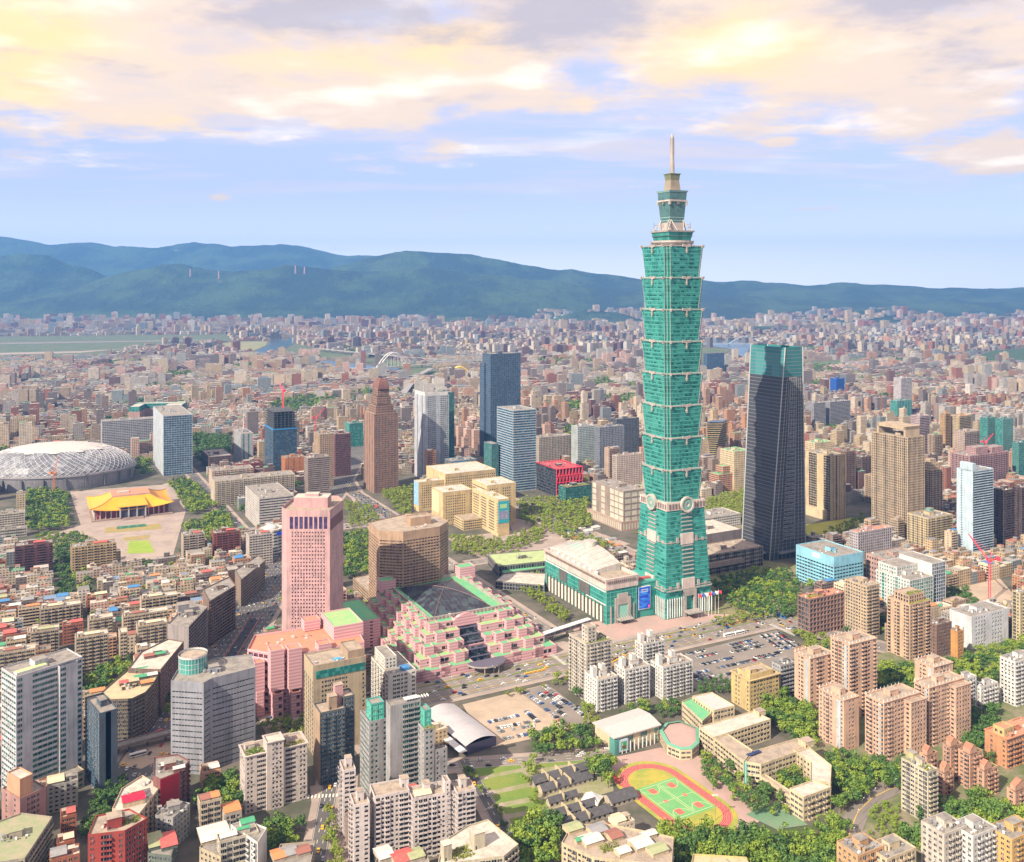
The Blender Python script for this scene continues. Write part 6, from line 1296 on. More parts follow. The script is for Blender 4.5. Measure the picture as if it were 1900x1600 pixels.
B_ = PB('garden_roof_flats', 'flats with a planted roof and square lift house at the bottom middle', 'apartment block', [(812, 1604), (935, 1588), (962, 1566), (905, 1520), (868, 1531), (820, 1562)], 24, W(222, 210, 184), ['Wb', 'b', 'p', 'p', 'p', 'w'], near=True, cl=0, roof=RF_LIGHT)
o = B_.loc(G(880, 1575, 24)); B_.hut(o[0], o[1], o[0]+7, o[1]+7, 23, 9); B_.garden(o[0]-14, o[1]-4, o[0]-2, o[1]+6, 23, .6); B_.hut(o[0]-20, o[1]-2, o[0]-15, o[1]+3, 23, 9)
B_ = PB('bright_roof_houses', 'shop houses with red and white curved roofs at the bottom edge', 'shop house', [(690, 1625), (800, 1612), (790, 1575), (700, 1585)], 16, W(210, 196, 176), 'w', near=True, cl=0); shed_at(B_, 735, 1608, 16, 12, 12, 'red'); shed_at(B_, 705, 1600, 16, 9, 12, 'white'); shed_at(B_, 762, 1600, 16, 9, 10, 'olive')
B_ = PB('bright_roof_houses', 'shop houses with ochre and rust roofs left of the median trees', 'shop house', [(500, 1620), (575, 1608), (585, 1560), (520, 1566)], 12, W(196, 180, 160), 'w', near=True, cl=0); shed_at(B_, 508, 1600, 12, 7, 10, 'orange'); shed_at(B_, 528, 1594, 12, 8, 10, 'grey'); shed_at(B_, 552, 1590, 12, 8, 8, 'rust')
PB('yellow_slab_roof', 'plain yellow flat roof at the bottom edge under the wood', 'apartment block', [(1275, 1640), (1400, 1625), (1385, 1590), (1286, 1584)], 15, W(236, 210, 140), 'w', near=True, roof=mat('roof_sand', (.46, .38, .24)))
# ---- gymnasium
CR = W(238, 218, 180)
B_ = PB('gymnasium', 'school gymnasium with broad pale roof and green poster wall', 'gymnasium', [(1140, 1370), (1222, 1346), (1184, 1318), (1104, 1343)], 12, CR, ['gppg', 'p', 'p', 'ppp'], near=True, cl=0, glass=GL_TEAL, sh=5, roof=RF_LIGHT)
p_ = B_.poly; P2 = inset(p_, -1.6); b = MB(); b.prism(P2, 12.1, 12.8, 0, 0, True); c_ = [tuple((Vector(P2[i])+Vector(P2[(i+1) % 4]))/2) for i in range(4)]
b.quad((*P2[0], 12.85), (*P2[1], 12.85), (*c_[1], 15), (*c_[3], 15)); b.quad((*c_[3], 15), (*c_[1], 15), (*P2[2], 12.85), (*P2[3], 12.85)); b.ngon([(*P2[1], 12.8), (*P2[2], 12.8), (*c_[1], 15)]); b.ngon([(*P2[3], 12.8), (*P2[0], 12.8), (*c_[3], 15)]); B_.piece('sheet_roof', b, mat('gym_roof', (.50, .47, .46), .5, 'metal_sheet', (.42, .40, .40)))
b = MB(); b.box(-1.2, -2, 0, 3, 5, 11, 0); b.box(3.1, -2.2, 1.5, 11, -.3, 10, 1); b.box(4.6, -2.35, 3, 9.4, -2.2, 8.8, 2); b.box(5.4, -2.5, 4, 8.4, -2.35, 6, 3); B_.piece('poster', b, [TEALW, mat('poster_blue', (.35, .45, .55), .5, 'plain'), mat('poster_green', (.03, .28, .10), .5, 'plain'), mat('poster_dark', (.12, .05, .04), .5, 'plain')])
b = MB()
for k in range(9): f = (k+1.5)/11; q_ = Vector(p_[0])*(1-f)+Vector(p_[1])*f; b.box(q_.x-.3, q_.y-2.6, 0, q_.x+.3, q_.y-2.0, 8)
B_.piece('arcade_column', b, WHITE)
# ---- school
B_ = Bd('school', 'cream school of linked four storey wings round two courtyards', 'school', G(1380, 1460), ROT, None, CR, GL_DARK, RF_WARM, near=True)
adp(B_, [(1324, 1368), (1430, 1334), (1397, 1319), (1297, 1348)], 16, ['WW', 'w', 'p', 'W'], sh=3.6, roof=RF_LIGHT); adp(B_, [(1380, 1413), (1397, 1392), (1350, 1361), (1325, 1369)], 15.6, ['p', 'p', 'p', 'WW'], sh=3.6, roof=RF_WARM)
adp(B_, [(1383, 1413), (1412, 1418), (1509, 1384), (1481, 1369), (1399, 1393)], 16.2, ['W', 'W', 'w', 'p', 'p'], sh=3.6); adp(B_, [(1504, 1414), (1504, 1448), (1541, 1451), (1543, 1420), (1499, 1384), (1471, 1390)], 16, 'w', sh=3.6, roof=RF_LIGHT); adp(B_, [(1491, 1479), (1542, 1460), (1508, 1447), (1465, 1462)], 16.4, ['Wb', 'p', 'p', 'W'], sh=3.6, roof=RF_LIGHT)
adp(B_, [(1412, 1440), (1470, 1480), (1478, 1474), (1420, 1436)], 8, 'W', sh=3.6); b = MB(); o = B_.loc(G(1390, 1404, 16)); b.box(o[0], o[1], 16.0, o[0]+6, o[1]+3, 16.6); b.box(o[0]+6.6, o[1]+.5, 16.0, o[0]+12, o[1]+3.4, 16.6); B_.piece('solar_panel', b, mat('solar', (.02, .03, .10), .2, 'plain'))
b = MB(); o = B_.loc(G(1386, 1432, 8)); b.box(o[0]-2, o[1]-2, 0, o[0]+2, o[1]+2, 15); B_.piece('stair_tower', b, TLINE)
o = B_.loc(G(1408, 1328, 16)); B_.hut(o[0], o[1], o[0]+7, o[1]+6, 15, 3.5); o = B_.loc(G(1500, 1380, 16)); B_.hut(o[0]-6, o[1]-3, o[0]+3, o[1]+4, 15, 4)
B_ = PB('school_hall', 'school hall with a white sheet roof behind the round terrace', 'school', [(1324, 1318), (1363, 1309), (1321, 1284), (1285, 1291)], 17, CR, ['W', 'p', 'p', 'w'], near=True, cl=0, sh=4, roof=mat('gym_roof', (.5, .47, .46))); adp(B_, [(1303, 1338), (1323, 1320), (1284, 1293), (1265, 1302)], 14, ['w', 'p', 'p', 'W'], sh=4, roof=RF_GREEN)
B_ = PB('round_terrace', 'round two level school terrace with a green rim', 'school', [(1262, 1391), (1284, 1390), (1297, 1378), (1296, 1352), (1262, 1338), (1236, 1342), (1224, 1356), (1238, 1381)], 8, CR, 'W', near=True, cl=0, sh=3.6, roof=PINKP, par=.6)
b = MB(); P2 = inset(B_.poly, -.4); P3 = inset(B_.poly, 2.2)
for i in range(8): j = (i+1) % 8; b.quad((*P2[i], 8.1), (*P2[j], 8.1), (*P3[j], 8.7), (*P3[i], 8.7))
B_.piece('green_rim', b, mat('rim_green', (.12, .34, .24), .6, 'plain'))
# ---- old village houses beside the park
def village(x, y, L_, w_, lab, d=None):
    C = G(x, y); rt = empty('village_house', C, lab, 'old house', 'old dark roofed village houses', R(ROT)); cc = Bd.__new__(Bd); cc.C = C; cc.rot = ROT; reg(cc, [(0, 0), (L_, 0), (L_, w_), (0, w_)], 1)
    b = MB(); b.box(0, 0, 0, L_, w_, 3.4, 0, None, False)
    for xx in (0, L_): b.ngon([(xx, 0, 3.4), (xx, w_, 3.4), (xx, w_/2, 6.2)], 0)
    for k in range(int(L_/4)): b.quad((k*4+1, -.03, 1), (k*4+2.6, -.03, 1), (k*4+2.6, -.03, 2.6), (k*4+1, -.03, 2.6), 1)
    b.obj('wall', [W(214, 200, 176), GL_DARK], rt); b = MB(); e = .5
    for a in (0, 1): y0, z0, y1, z1 = ((-e, 3.2, w_/2, 6.3), (w_/2, 6.3, w_+e, 3.2))[a]; b.quad((-e, y0, z0), (L_+e, y0, z0), (L_+e, y1, z1), (-e, y1, z1)); b.quad((-e, y1, z1-.2), (L_+e, y1, z1-.2), (L_+e, y0, z0-.2), (-e, y0, z0-.2)); b.quad((-e, y0, z0-.2), (-e, y0, z0), (-e, y1, z1), (-e, y1, z1-.2))
    b.quad((-e, -e, 3.0), (L_+e, -e, 3.0), (L_+e, -e, 3.2), (-e, -e, 3.2)); b.obj('tiled_roof', mat('tile_black', (.07, .068, .075), .8, 'metal_sheet', (.11, .105, .11)), rt)
    b = MB()
    for k in range(1, int(L_/11)): b.box(k*11-.35, -.6, 3, k*11+.35, w_+.6, 6.9)
    b.obj('fire_wall', W(226, 208, 170), rt)
for a in ((992, 1463, 46, 9, 'back row village house nearest the lawn, four bays long'), (1008, 1478, 40, 9, 'village house second row from the back, with roof lights'), (1044, 1462, 16, 8, 'short village house at the right end of the back rows'), (1020, 1500, 22, 5, 'low village shed with a pale roof beside the courtyard'),
    (1026, 1526, 34, 7, 'village house just below the small courtyard'), (1040, 1545, 40, 9, 'front row village house, longest of the group'), (1136, 1500, 21, 12, 'dark roofed pavilion beside the running track')): village(*a)
b = MB(); C = G(1098, 1491); rt = empty('canopy_tent', C, 'white peaked tent over the village courtyard', 'tent'); 
for k in range(4):
    a0, a1 = R(k*90+20), R(k*90+110); b.quad((9*math.cos(a0), 9*math.sin(a0), 3), (6*math.cos((a0+a1)/2), 6*math.sin((a0+a1)/2), 3.4), (.3, 0, 8), (0, .3, 8)); b.quad((6*math.cos((a0+a1)/2), 6*math.sin((a0+a1)/2), 3.4), (9*math.cos(a1), 9*math.sin(a1), 3), (0, .3, 8), (.3, 0, 8))
b.obj('canopy', WHITE, rt); b = MB(); [b.bar((9*math.cos(R(k*90+20)), 9*math.sin(R(k*90+20)), 0), (9*math.cos(R(k*90+20)), 9*math.sin(R(k*90+20)), 3), .2) for k in range(4)]; b.bar((0, 0, 0), (0, 0, 8), .2); b.obj('pole', STEEL, rt)
# ---- white vaulted market hall
C = G(866, 1402); cc = Bd.__new__(Bd); cc.C = C; cc.rot = ROT+6; rt = empty('vaulted_hall', C, 'white vaulted tent hall beside the bare car park', 'exhibition tent', None, R(ROT+6)); reg(cc, [(0, 0), (26, 0), (26, 78), (0, 78)], 3)
b = MB(); N_ = 12; ys = [0, 22, 44, 66]
for s_ in range(3):
    for i in range(N_):
        f0, f1 = i/N_, (i+1)/N_; zz = lambda f, q: 7+3.2*math.sin(math.pi*f)*(1-.10*math.sin(math.pi*q))
        for q in range(4): q0, q1 = q/4, (q+1)/4; y0, y1 = ys[s_]+22*q0, ys[s_]+22*q1; b.quad((-1+28*f0, y0, zz(f0, q0)), (-1+28*f1, y0, zz(f1, q0)), (-1+28*f1, y1, zz(f1, q1)), (-1+28*f0, y1, zz(f0, q1)))
b.obj('vaulted_roof', mat('membrane', (.42, .40, .42), .5, 'wall', (.34, .33, .35)), rt); b = MB(); b.box(0, 0, 0, .4, 66, 7.2); b.box(25.6, 0, 0, 26, 66, 7.2); b.box(0, 0, 0, 26, .4, 7.2); b.box(0, 65.6, 0, 26, 66, 7.2); b.obj('dark_wall', mat('hall_dark', (.05, .045, .08), .6, 'plain'), rt)
b = MB(); b.box(-8, -4, 5.4, -2, 50, 5.9); b.obj('side_canopy', WHITE, rt)

# ---- low blocks round the skyscraper
S('blank_hall', 'long windowless grey hall between skyscraper and dark tapered tower', 'shopping mall', 1290, 1309, 1377, 992, 1030, W(150, 138, 140), 'p', 'p', roof=RF_LIGHT, d=60, near=False)
B_ = S('terraced_mall', 'low grey terraced mall at the foot of the dark tapered tower', 'shopping mall', 1300, 1316, 1416, 1030, 1068, W(176, 160, 150), 'W', 'gWWg', sh=5, roof=RF_WARM, d=40, near=False)
B_.rect(-6, -5, B_.w*.6, 0, 10, 16, 'p', part='cantilever')
B_ = PB('green_roof_hall', 'low grey hall with lime green roof left of the green mall', 'exhibition hall', [(925, 1050), (1012, 1041), (1031, 1018), (905, 1028)], 15, W(150, 146, 144), ['V', 'p', 'p', 'V'], sh=6, roof=mat('roof_lime2', (.36, .44, .20), .9, 'roof', (.30, .36, .18)), near=False); adp(B_, [(918, 1078), (1010, 1086), (1012, 1064), (940, 1060)], 9, 'V', sh=5, roof=RF_LIGHT); adp(B_, [(934, 1063), (1011, 1053), (1013, 1043), (928, 1053)], 10, 'V', sh=5, roof=RF_GREEN)
S('white_roof_hall', 'white roofed shopping hall behind the windowless grey hall', 'shopping mall', 1296, 1306, 1374, 962, 986, WHT, 'W', 'W', d=40, near=False)
for k in range(16):
    x_, y_ = [(1046, 1000), (1062, 1004), (1078, 996), (1090, 1008), (1104, 1002), (1056, 992), (1072, 986), (1120, 1014), (1090, 990), (1110, 1022), (1130, 1006), (1060, 1012), (1042, 990), (1084, 1018), (1100, 984), (1136, 1018)][k]; B_ = Bd('market_stall', 'market stall with %s sheet roof, %s in the little market left of the skyscraper' % (['white', 'red', 'grey', 'cream', 'grey', 'blue', 'white', 'orange'][k % 8], ordn(k+1)), 'stall', G(x_, y_), ROT, 'little market left of the skyscraper', WHT, near=False); B_.shed(0, 0, 9+k % 4*2, 7+k % 3*2, 0, 3.2, SH[['white', 'red', 'grey', 'cream', 'grey', 'blue', 'white', 'orange'][k % 8]])

S('low_white_block', 'low white block with terraces left of the memorial wood', 'office block', -14, -8, 46, 955, 985, W(226, 214, 196), 'W', 'W', d=20, near=False)
S('small_cream_block', 'small cream square block beside the stadium at the left edge', 'office block', 26, 30, 47, 918, 948, CREAM, 'p', 'w', d=22, near=False)
S('apron_block', 'long low pale block at the left edge before the memorial wood', 'office block', -20, -14, 50, 985, 1002, W(206, 196, 184), 'W', 'r', d=14, near=False)
# ================= streets, squares, lawns
eE = unit(ROT); eN = Vector((-eE.y, eE.x))
def strip(name, P0, d, s0, s1, wd, m, z, ex=True, kind='structure'):
    d = d.normalized(); n = Vector((-d.y, d.x)); P0 = Vector((P0[0], P0[1])); c = [P0+d*s0-n*wd/2, P0+d*s1-n*wd/2, P0+d*s1+n*wd/2, P0+d*s0+n*wd/2]
    flat(name, [(p.x, p.y) for p in c], m, z, pix=False)
    if ex: EX.append(np.array([(p.x, p.y) for p in c]))
def dashes(name, P0, d, s0, s1, offs, m, z, dash=4, gap=8, wd=.35):
    d = d.normalized(); n = Vector((-d.y, d.x)); P0 = Vector((P0[0], P0[1])); b = MB()
    for o in offs:
        s = s0
        while s < s1:
            e_ = s1 if dash == 0 else min(s+dash, s1); a = P0+d*s+n*o; c = P0+d*e_+n*o; q = n*wd/2
            b.quad((a.x-q.x, a.y-q.y, z), (c.x-q.x, c.y-q.y, z), (c.x+q.x, c.y+q.y, z), (a.x+q.x, a.y+q.y, z)); s = e_+(gap if dash else 1e9)
    tag(b.obj(name, m), kind='structure')
XA = G(863, 1271); ROADS = []; RN = [0]
def road(P0, d, s0, s1, wd, m, lanes, name='road', side=5):
    strip('pavement', P0, d, s0, s1, wd+2*side, PAVE, .14 if name == 'road' else .14); strip(name, P0, d, s0, s1, wd, m, .2, False)
    offs = [-wd/2+(k+1)*wd/lanes for k in range(lanes-1)]; RN[0] += 1; zm = .24+FN[0]*.003+.004; dashes('road_markings', P0, d, s0, s1, offs, PAINTW, zm); dashes('road_markings', P0, d, s0, s1, [-wd/2+.6, wd/2-.6], PAINTW, zm, 0, 0, .2)
    ROADS.append((Vector((P0[0], P0[1])), d.normalized(), s0, s1, wd, lanes))
flat('square', [(1090, 1230), (1190, 1192), (1470, 1128), (1420, 1090), (1330, 1100), (1240, 1140), (1130, 1150), (1060, 1160)], PINKP, .10); exclude([(1060, 1225), (1190, 1192), (1490, 1140), (1500, 1080), (1330, 1060), (1240, 1120), (1130, 1120), (1040, 1130)])
flat('square', [(700, 1330), (1060, 1245), (1090, 1200), (1045, 1190), (860, 1225), (700, 1290)], PAVE, .08)
road(XA, eE, -175, 430, 42, ASPH2, 10)
strip('median', XA, eE, -160, 400, 1.6, GRASS, .42, False); strip('median', (XA.x+eN.x*13, XA.y+eN.y*13), eE, -160, 400, 1.0, GRASS, .42, False); dashes('kerb_lines', XA, eE, -160, 400, [-14.5, 14.5], mat('kerb_yellow', (.55, .38, .06), .8, 'plain'), .5, 0, 0, .5)
KR = Vector((-257, 560)); KD = Vector((-.05, 1)).normalized()
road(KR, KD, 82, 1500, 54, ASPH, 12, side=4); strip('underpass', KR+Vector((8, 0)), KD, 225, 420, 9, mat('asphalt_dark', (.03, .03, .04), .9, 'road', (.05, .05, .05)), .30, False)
b = MB()
for o in (2.6, 13.6): n = Vector((-KD.y, KD.x)); a = KR+KD*220-n*o; c = KR+KD*430-n*o; b.obox((a.x, a.y), (c.x, c.y), .6, 0, 2.2)
tag(b.obj('underpass_wall', W(196, 140, 132)), 'long pink walls of the road underpass beside the tall pink tower', 'wall')
road(G(1478, 1165), Vector((.80, -.60)), -20, 190, 22, ASPH2, 5); road(G(1478, 1165), eN, 0, 700, 22, ASPH2, 5)
road(G(1050, 1195), eN, 22, 620, 20, ASPH2, 4); road(G(655, 905), Vector((-.30, 1)), -330, 60, 16, ASPH, 4)
road(G(740, 965), eE, -160, 480, 22, ASPH2, 5); road(G(735, 965), eN, 10, 240, 22, ASPH, 6); road(G(448, 985), eN, -60, 520, 16, ASPH, 4)
road(G(905, 1040), eE, -30, 120, 16, ASPH2, 4); road(G(605, 1500), Vector((.10, -1)), -60, 60, 11, ASPH, 3); road(G(860, 1420), Vector((1, .14)), -20, 110, 12, ASPH2, 3)
road(G(905, 1490), Vector((.34, -1)), -60, 95, 9, ASPH, 2); road(G(740, 1470), eN, -20, 90, 8, ASPH, 2)
# crossings
for P0, d in ((G(1452, 1170), eN), (G(1032, 1222), eN), (G(612, 1478), Vector((1, .1)))):
    b = MB(); d = d.normalized(); n = Vector((-d.y, d.x))
    for k in range(-7, 8): a = Vector((P0.x, P0.y))+d*k*2.4; b.quad(*[(a.x+d.x*i*.6+n.x*j*2.2, a.y+d.y*i*.6+n.y*j*2.2, .26) for i, j in ((-1, -1), (1, -1), (1, 1), (-1, 1))])
    for i_ in range(len(b.q)): b.q[i_] = tuple((q[0], q[1], .62) for q in b.q[i_])
    tag(b.obj('zebra_crossing', PAINTW), kind='structure')
# memorial park
flat('park_square', [(0, 1012), (60, 1003), (150, 975), (130, 912), (300, 900), (318, 893), (345, 948), (330, 1000), (320, 1035), (215, 1046), (190, 1020), (0, 1030)], PAVE, .08); exclude([(-20, 1012), (0, 960), (0, 905), (130, 905), (310, 885), (360, 885), (455, 985), (400, 1005), (335, 1000), (325, 1040), (215, 1046), (180, 1012), (100, 1010), (60, 1020)])
flat('lawn', [(236, 1028), (288, 1026), (276, 1003), (240, 1004)], mat('lawn_bright', (.20, .32, .03), .95, 'ground', (.28, .34, .05), scale=6), .16); flat('flower_bed', [(228, 1032), (236, 1028), (240, 1004), (228, 998), (226, 1012)], RF_WARM, .14)
for pts in ([(228, 998), (278, 993), (276, 1000), (230, 1004)], [(193, 990), (300, 982), (296, 972), (196, 980)]): flat('flower_bed', pts, mat('bed_mix', (.36, .22, .10), .95, 'ground', (.20, .24, .06), scale=12), .2)
flat('pool', [(216, 983), (272, 977), (270, 973), (218, 978)], mat('pool_green', (.05, .20, .12), .15, 'plain'), .5)
# school grounds
flat('playground', [(1130, 1430), (1145, 1405), (1225, 1388), (1290, 1400), (1455, 1500), (1400, 1530), (1320, 1545), (1180, 1480)], PINKP, .10); exclude([(1095, 1400), (1105, 1330), (1200, 1300), (1270, 1275), (1400, 1310), (1440, 1330), (1560, 1400), (1560, 1470), (1500, 1530), (1320, 1550), (1150, 1480)])
def oval(hw, hl, n=20):
    r = hw; out = []
    for k in range(n+1): a = math.pi*k/n; out.append((r*math.cos(a), (hl-r)+r*math.sin(a)))
    for k in range(n+1): a = math.pi+math.pi*k/n; out.append((r*math.cos(a), -(hl-r)+r*math.sin(a)))
    return out
TC = Vector((110.6, 638)); TZ = .35; TR = R(ROT+2)
def tp(p, z): return (TC.x+p[0]*math.cos(TR)-p[1]*math.sin(TR), TC.y+p[0]*math.sin(TR)+p[1]*math.cos(TR), z+TZ)
HW, HL = 23.6, 46.5
def ringf(name, o, i, m, z):
    b = MB(); n = len(o)
    for k in range(n): j = (k+1) % n; b.quad(tp(o[k], z), tp(o[j], z), tp(i[j], z), tp(i[k], z), 0)
    tag(b.obj(name, m), kind='structure')
b = MB(); b.ngon([tp(p, .15) for p in oval(HW+3, HL+4)]); tag(b.obj('grass_verge', GRASSD), kind='structure')
ringf('running_track', oval(HW, HL), oval(HW-6.3, HL-6.3), mat('track_red', (.42, .045, .04), .9, 'ground', (.36, .05, .045), scale=8), .2)
for k in range(6): a = .4+k*1.1; ringf('lane_line', oval(HW-a, HL-a), oval(HW-a-.12, HL-a-.12), PAINTW, .225)
b = MB(); b.ngon([tp(p, .19) for p in oval(HW-6.3, HL-6.3)]); tag(b.obj('infield', GRASSD), kind='structure')
CG = mat('court_green', (.12, .34, .12), .9, 'ground', (.15, .36, .14), scale=8); CRD = mat('court_red', (.62, .12, .09), .9, 'plain'); ch_ = HL-HW+1
b = MB(); hw = HW-7.2; b.ngon([tp(p, .215) for p in ((-hw, -ch_), (hw, -ch_), (hw, ch_-4), (-hw, ch_-4))]); tag(b.obj('ball_court', CG), kind='structure')
b = MB()
for cx_ in (-hw/2, hw/2):
    for cy_, sg in ((-ch_+8, 1), (ch_-12, -1)): b.ngon([tp((cx_+a, cy_+c), .24) for a, c in ((-2.6, -3.4), (2.6, -3.4), (2.6, 3.4), (-2.6, 3.4))])
    b.ngon([tp((cx_+1.8*math.cos(k*.524), -2+1.8*math.sin(k*.524)), .24) for k in range(12)])
tag(b.obj('court_key', CRD), kind='structure')
b = MB()
def ln_(p, q_, w_=.16):
    d = (Vector(q_)-Vector(p)).normalized(); n = Vector((-d.y, d.x))*w_; b.quad(tp((p[0]-n.x, p[1]-n.y), .26), tp((q_[0]-n.x, q_[1]-n.y), .26), tp((q_[0]+n.x, q_[1]+n.y), .26), tp((p[0]+n.x, p[1]+n.y), .26))
for x0, x1 in ((-hw+1, -.8), (.8, hw-1)):
    y0, y1 = -ch_+2, ch_-6
    for p, q_ in (((x0, y0), (x1, y0)), ((x1, y0), (x1, y1)), ((x1, y1), (x0, y1)), ((x0, y1), (x0, y0)), ((x0, -2), (x1, -2))): ln_(p, q_)
    for yy, sg in ((y0, 1), (y1, -1)):
        xm = (x0+x1)/2; pr = None
        for k in range(9): a = math.pi*k/8; c = (xm+6.2*math.cos(a), yy+sg*(3+6.2*math.sin(a))); (ln_(pr, c) if pr else None); pr = c
tag(b.obj('court_line', mat('line_yellow', (.6, .55, .3), .8, 'plain')), kind='structure')
b = MB(); b.ngon([tp(p, .21) for p in ((-HW, 28), (-HW+5, 30), (-HW+5, 52), (-HW, 52))]); tag(b.obj('sprint_lane', mat('track_red', (.5, .1, .08))), kind='structure')
flat('ball_court', [(1384, 1512), (1440, 1490), (1500, 1532), (1440, 1540)], mat('court_dull', (.12, .24, .14), .9, 'ground', (.16, .22, .14), scale=6), .2)
# park lawns
exclude([(835, 1420), (1000, 1395), (1130, 1395), (1140, 1480), (1250, 1530), (1050, 1535), (1040, 1560), (985, 1600), (940, 1540)])
flat('park_ground', [(838, 1425), (1000, 1398), (1130, 1398), (1140, 1480), (1060, 1530), (960, 1560), (900, 1500)], mat('park_path', (.30, .26, .19), .95, 'ground', (.20, .22, .08), scale=5), .08)
for pts in ([(862, 1428), (960, 1410), (968, 1426), (880, 1444)], [(885, 1450), (968, 1433), (985, 1452), (910, 1468)], [(912, 1476), (985, 1461), (1000, 1476), (922, 1492)], [(930, 1500), (1010, 1484), (1020, 1496), (938, 1512)], [(945, 1520), (1020, 1506), (1030, 1518), (950, 1532)], [(988, 1410), (1075, 1396), (1085, 1415), (990, 1428)]): flat('lawn', pts, GRASS, .14)
# car parks
flat('car_park', [(858, 1308), (1014, 1270), (1105, 1337), (1034, 1362), (912, 1388), (880, 1345)], LOTM, .1); exclude([(800, 1310), (850, 1300), (1014, 1262), (1120, 1335), (1110, 1400), (830, 1430), (835, 1385)])
flat('car_park', [(962, 1284), (1014, 1271), (1104, 1336), (1060, 1350), (1000, 1312)], ASPH2, .14)
flat('car_park', [(1240, 1222), (1440, 1170), (1500, 1215), (1380, 1260), (1300, 1285), (1262, 1262)], ASPH2, .1); exclude([(1100, 1245), (1190, 1200), (1450, 1160), (1520, 1215), (1440, 1262), (1350, 1285), (1355, 1320), (1290, 1320), (1240, 1300), (1100, 1260)])
flat('car_park', [(1120, 1242), (1170, 1208), (1190, 1216), (1150, 1250)], ASPH2, .12)
flat('forecourt', [(220, 1420), (255, 1370), (318, 1362), (318, 1400), (262, 1428)], LOTM, .22); exclude([(215, 1430), (218, 1360), (300, 1340), (318, 1450), (250, 1440)])
exclude([(476, 1320), (700, 1290), (760, 1350), (670, 1440), (640, 1480), (630, 1600), (590, 1600), (575, 1460), (480, 1380)]); flat('forecourt', [(478, 1322), (570, 1318), (575, 1370), (500, 1380)], PAVE, .12)
flat('forecourt', [(575, 1460), (665, 1440), (650, 1620), (590, 1620)], PAVE, .06)
flat('lawn', [(1490, 975), (1590, 960), (1600, 975), (1500, 1000)], mat('lawn_gold', (.40, .36, .05), .95, 'ground', (.28, .32, .05), scale=5), .16); exclude([(1488, 960), (1615, 930), (1618, 985), (1500, 1005)])
flat('square', [(940, 960), (1100, 985), (1170, 1010), (1010, 1035), (900, 1040), (830, 1000), (950, 985)], PAVE, .05); exclude([(620, 895), (770, 880), (768, 950), (960, 905), (1100, 900), (1190, 985), (1180, 1020), (1010, 1090), (1060, 1150), (1000, 1160), (860, 1040), (680, 1100), (635, 1100)])
exclude([(1300, 1140), (1310, 1060), (1380, 1030), (1500, 1045), (1490, 1170), (1400, 1150)]); flat('park_ground', [(1310, 1140), (1312, 1062), (1380, 1036), (1490, 1050), (1485, 1150), (1400, 1140)], mat('park_floor', (.16, .17, .07), .95, 'ground', (.24, .20, .11), scale=4), .1)
flat('lawn', [(1395, 1108), (1425, 1112), (1445, 1104), (1440, 1096), (1410, 1092), (1392, 1098)], GRASS, .2)
exclude([(1310, 985), (1390, 975), (1380, 1060), (1310, 1060)]); flat('park_ground', [(1305, 930), (1385, 900), (1380, 980), (1310, 985)], mat('park_floor', (.16, .17, .07)), .08)
exclude([(1725, 1112), (1775, 1092), (1855, 1074), (1885, 1108), (1865, 1136), (1745, 1138)]); flat('building_site', [(1725, 1112), (1775, 1092), (1855, 1074), (1885, 1108), (1865, 1136), (1745, 1138)], LOTM, .1)
# estate and slopes on the right
exclude([(1395, 1285), (1520, 1230), (1640, 1210), (1800, 1190), (1930, 1190), (1930, 1640), (1560, 1640), (1560, 1470), (1520, 1420)]); flat('estate_ground', [(1400, 1290), (1520, 1235), (1640, 1212), (1800, 1192), (1930, 1192), (1930, 1640), (1540, 1640), (1560, 1470), (1520, 1420)], mat('estate_floor', (.10, .13, .045), .95, 'ground', (.22, .19, .13), scale=4), .06)
exclude([(1200, 1540), (1560, 1530), (1600, 1640), (1250, 1640)]); flat('wood_floor', [(1190, 1540), (1420, 1545), (1560, 1525), (1600, 1660), (1240, 1660)], mat('wood_floor', (.05, .08, .02), .95, 'ground', (.10, .11, .04), scale=4), .06)
# curved street bottom right
pts = [(1560, 1640), (1568, 1590), (1578, 1540), (1592, 1508), (1618, 1482), (1650, 1466), (1690, 1456)]; ctr_ = [G(*p) for p in pts]; b = MB(); b2 = MB()
L2_ = []
for i in range(len(ctr_)):
    a = ctr_[max(0, i-1)]; c = ctr_[min(len(ctr_)-1, i+1)]; d = (c-a).normalized(); L2_.append(Vector((-d.y, d.x, 0)))
for i in range(len(ctr_)-1):
    p, q_, n0, n1 = ctr_[i], ctr_[i+1], L2_[i], L2_[i+1]
    b.quad(*[(v.x, v.y, .55) for v in (p-n0*7, p+n0*7, q_+n1*7, q_-n1*7)]); b2.quad(*[(v.x, v.y, .58) for v in (p-n0*.25, p+n0*.25, q_+n1*.25, q_-n1*.25)])
tag(b.obj('road', ASPH2), kind='structure'); tag(b2.obj('road_markings', PAINTY), kind='structure')
b = MB()
for k in range(9): P0 = G(1566+k*4.2, 1566+k*.3); b.quad((P0.x, P0.y-1.8, .6), (P0.x+.6, P0.y-1.8, .6), (P0.x+.6, P0.y+1.8, .6), (P0.x, P0.y+1.8, .6))
tag(b.obj('zebra_crossing', PAINTW), kind='structure')
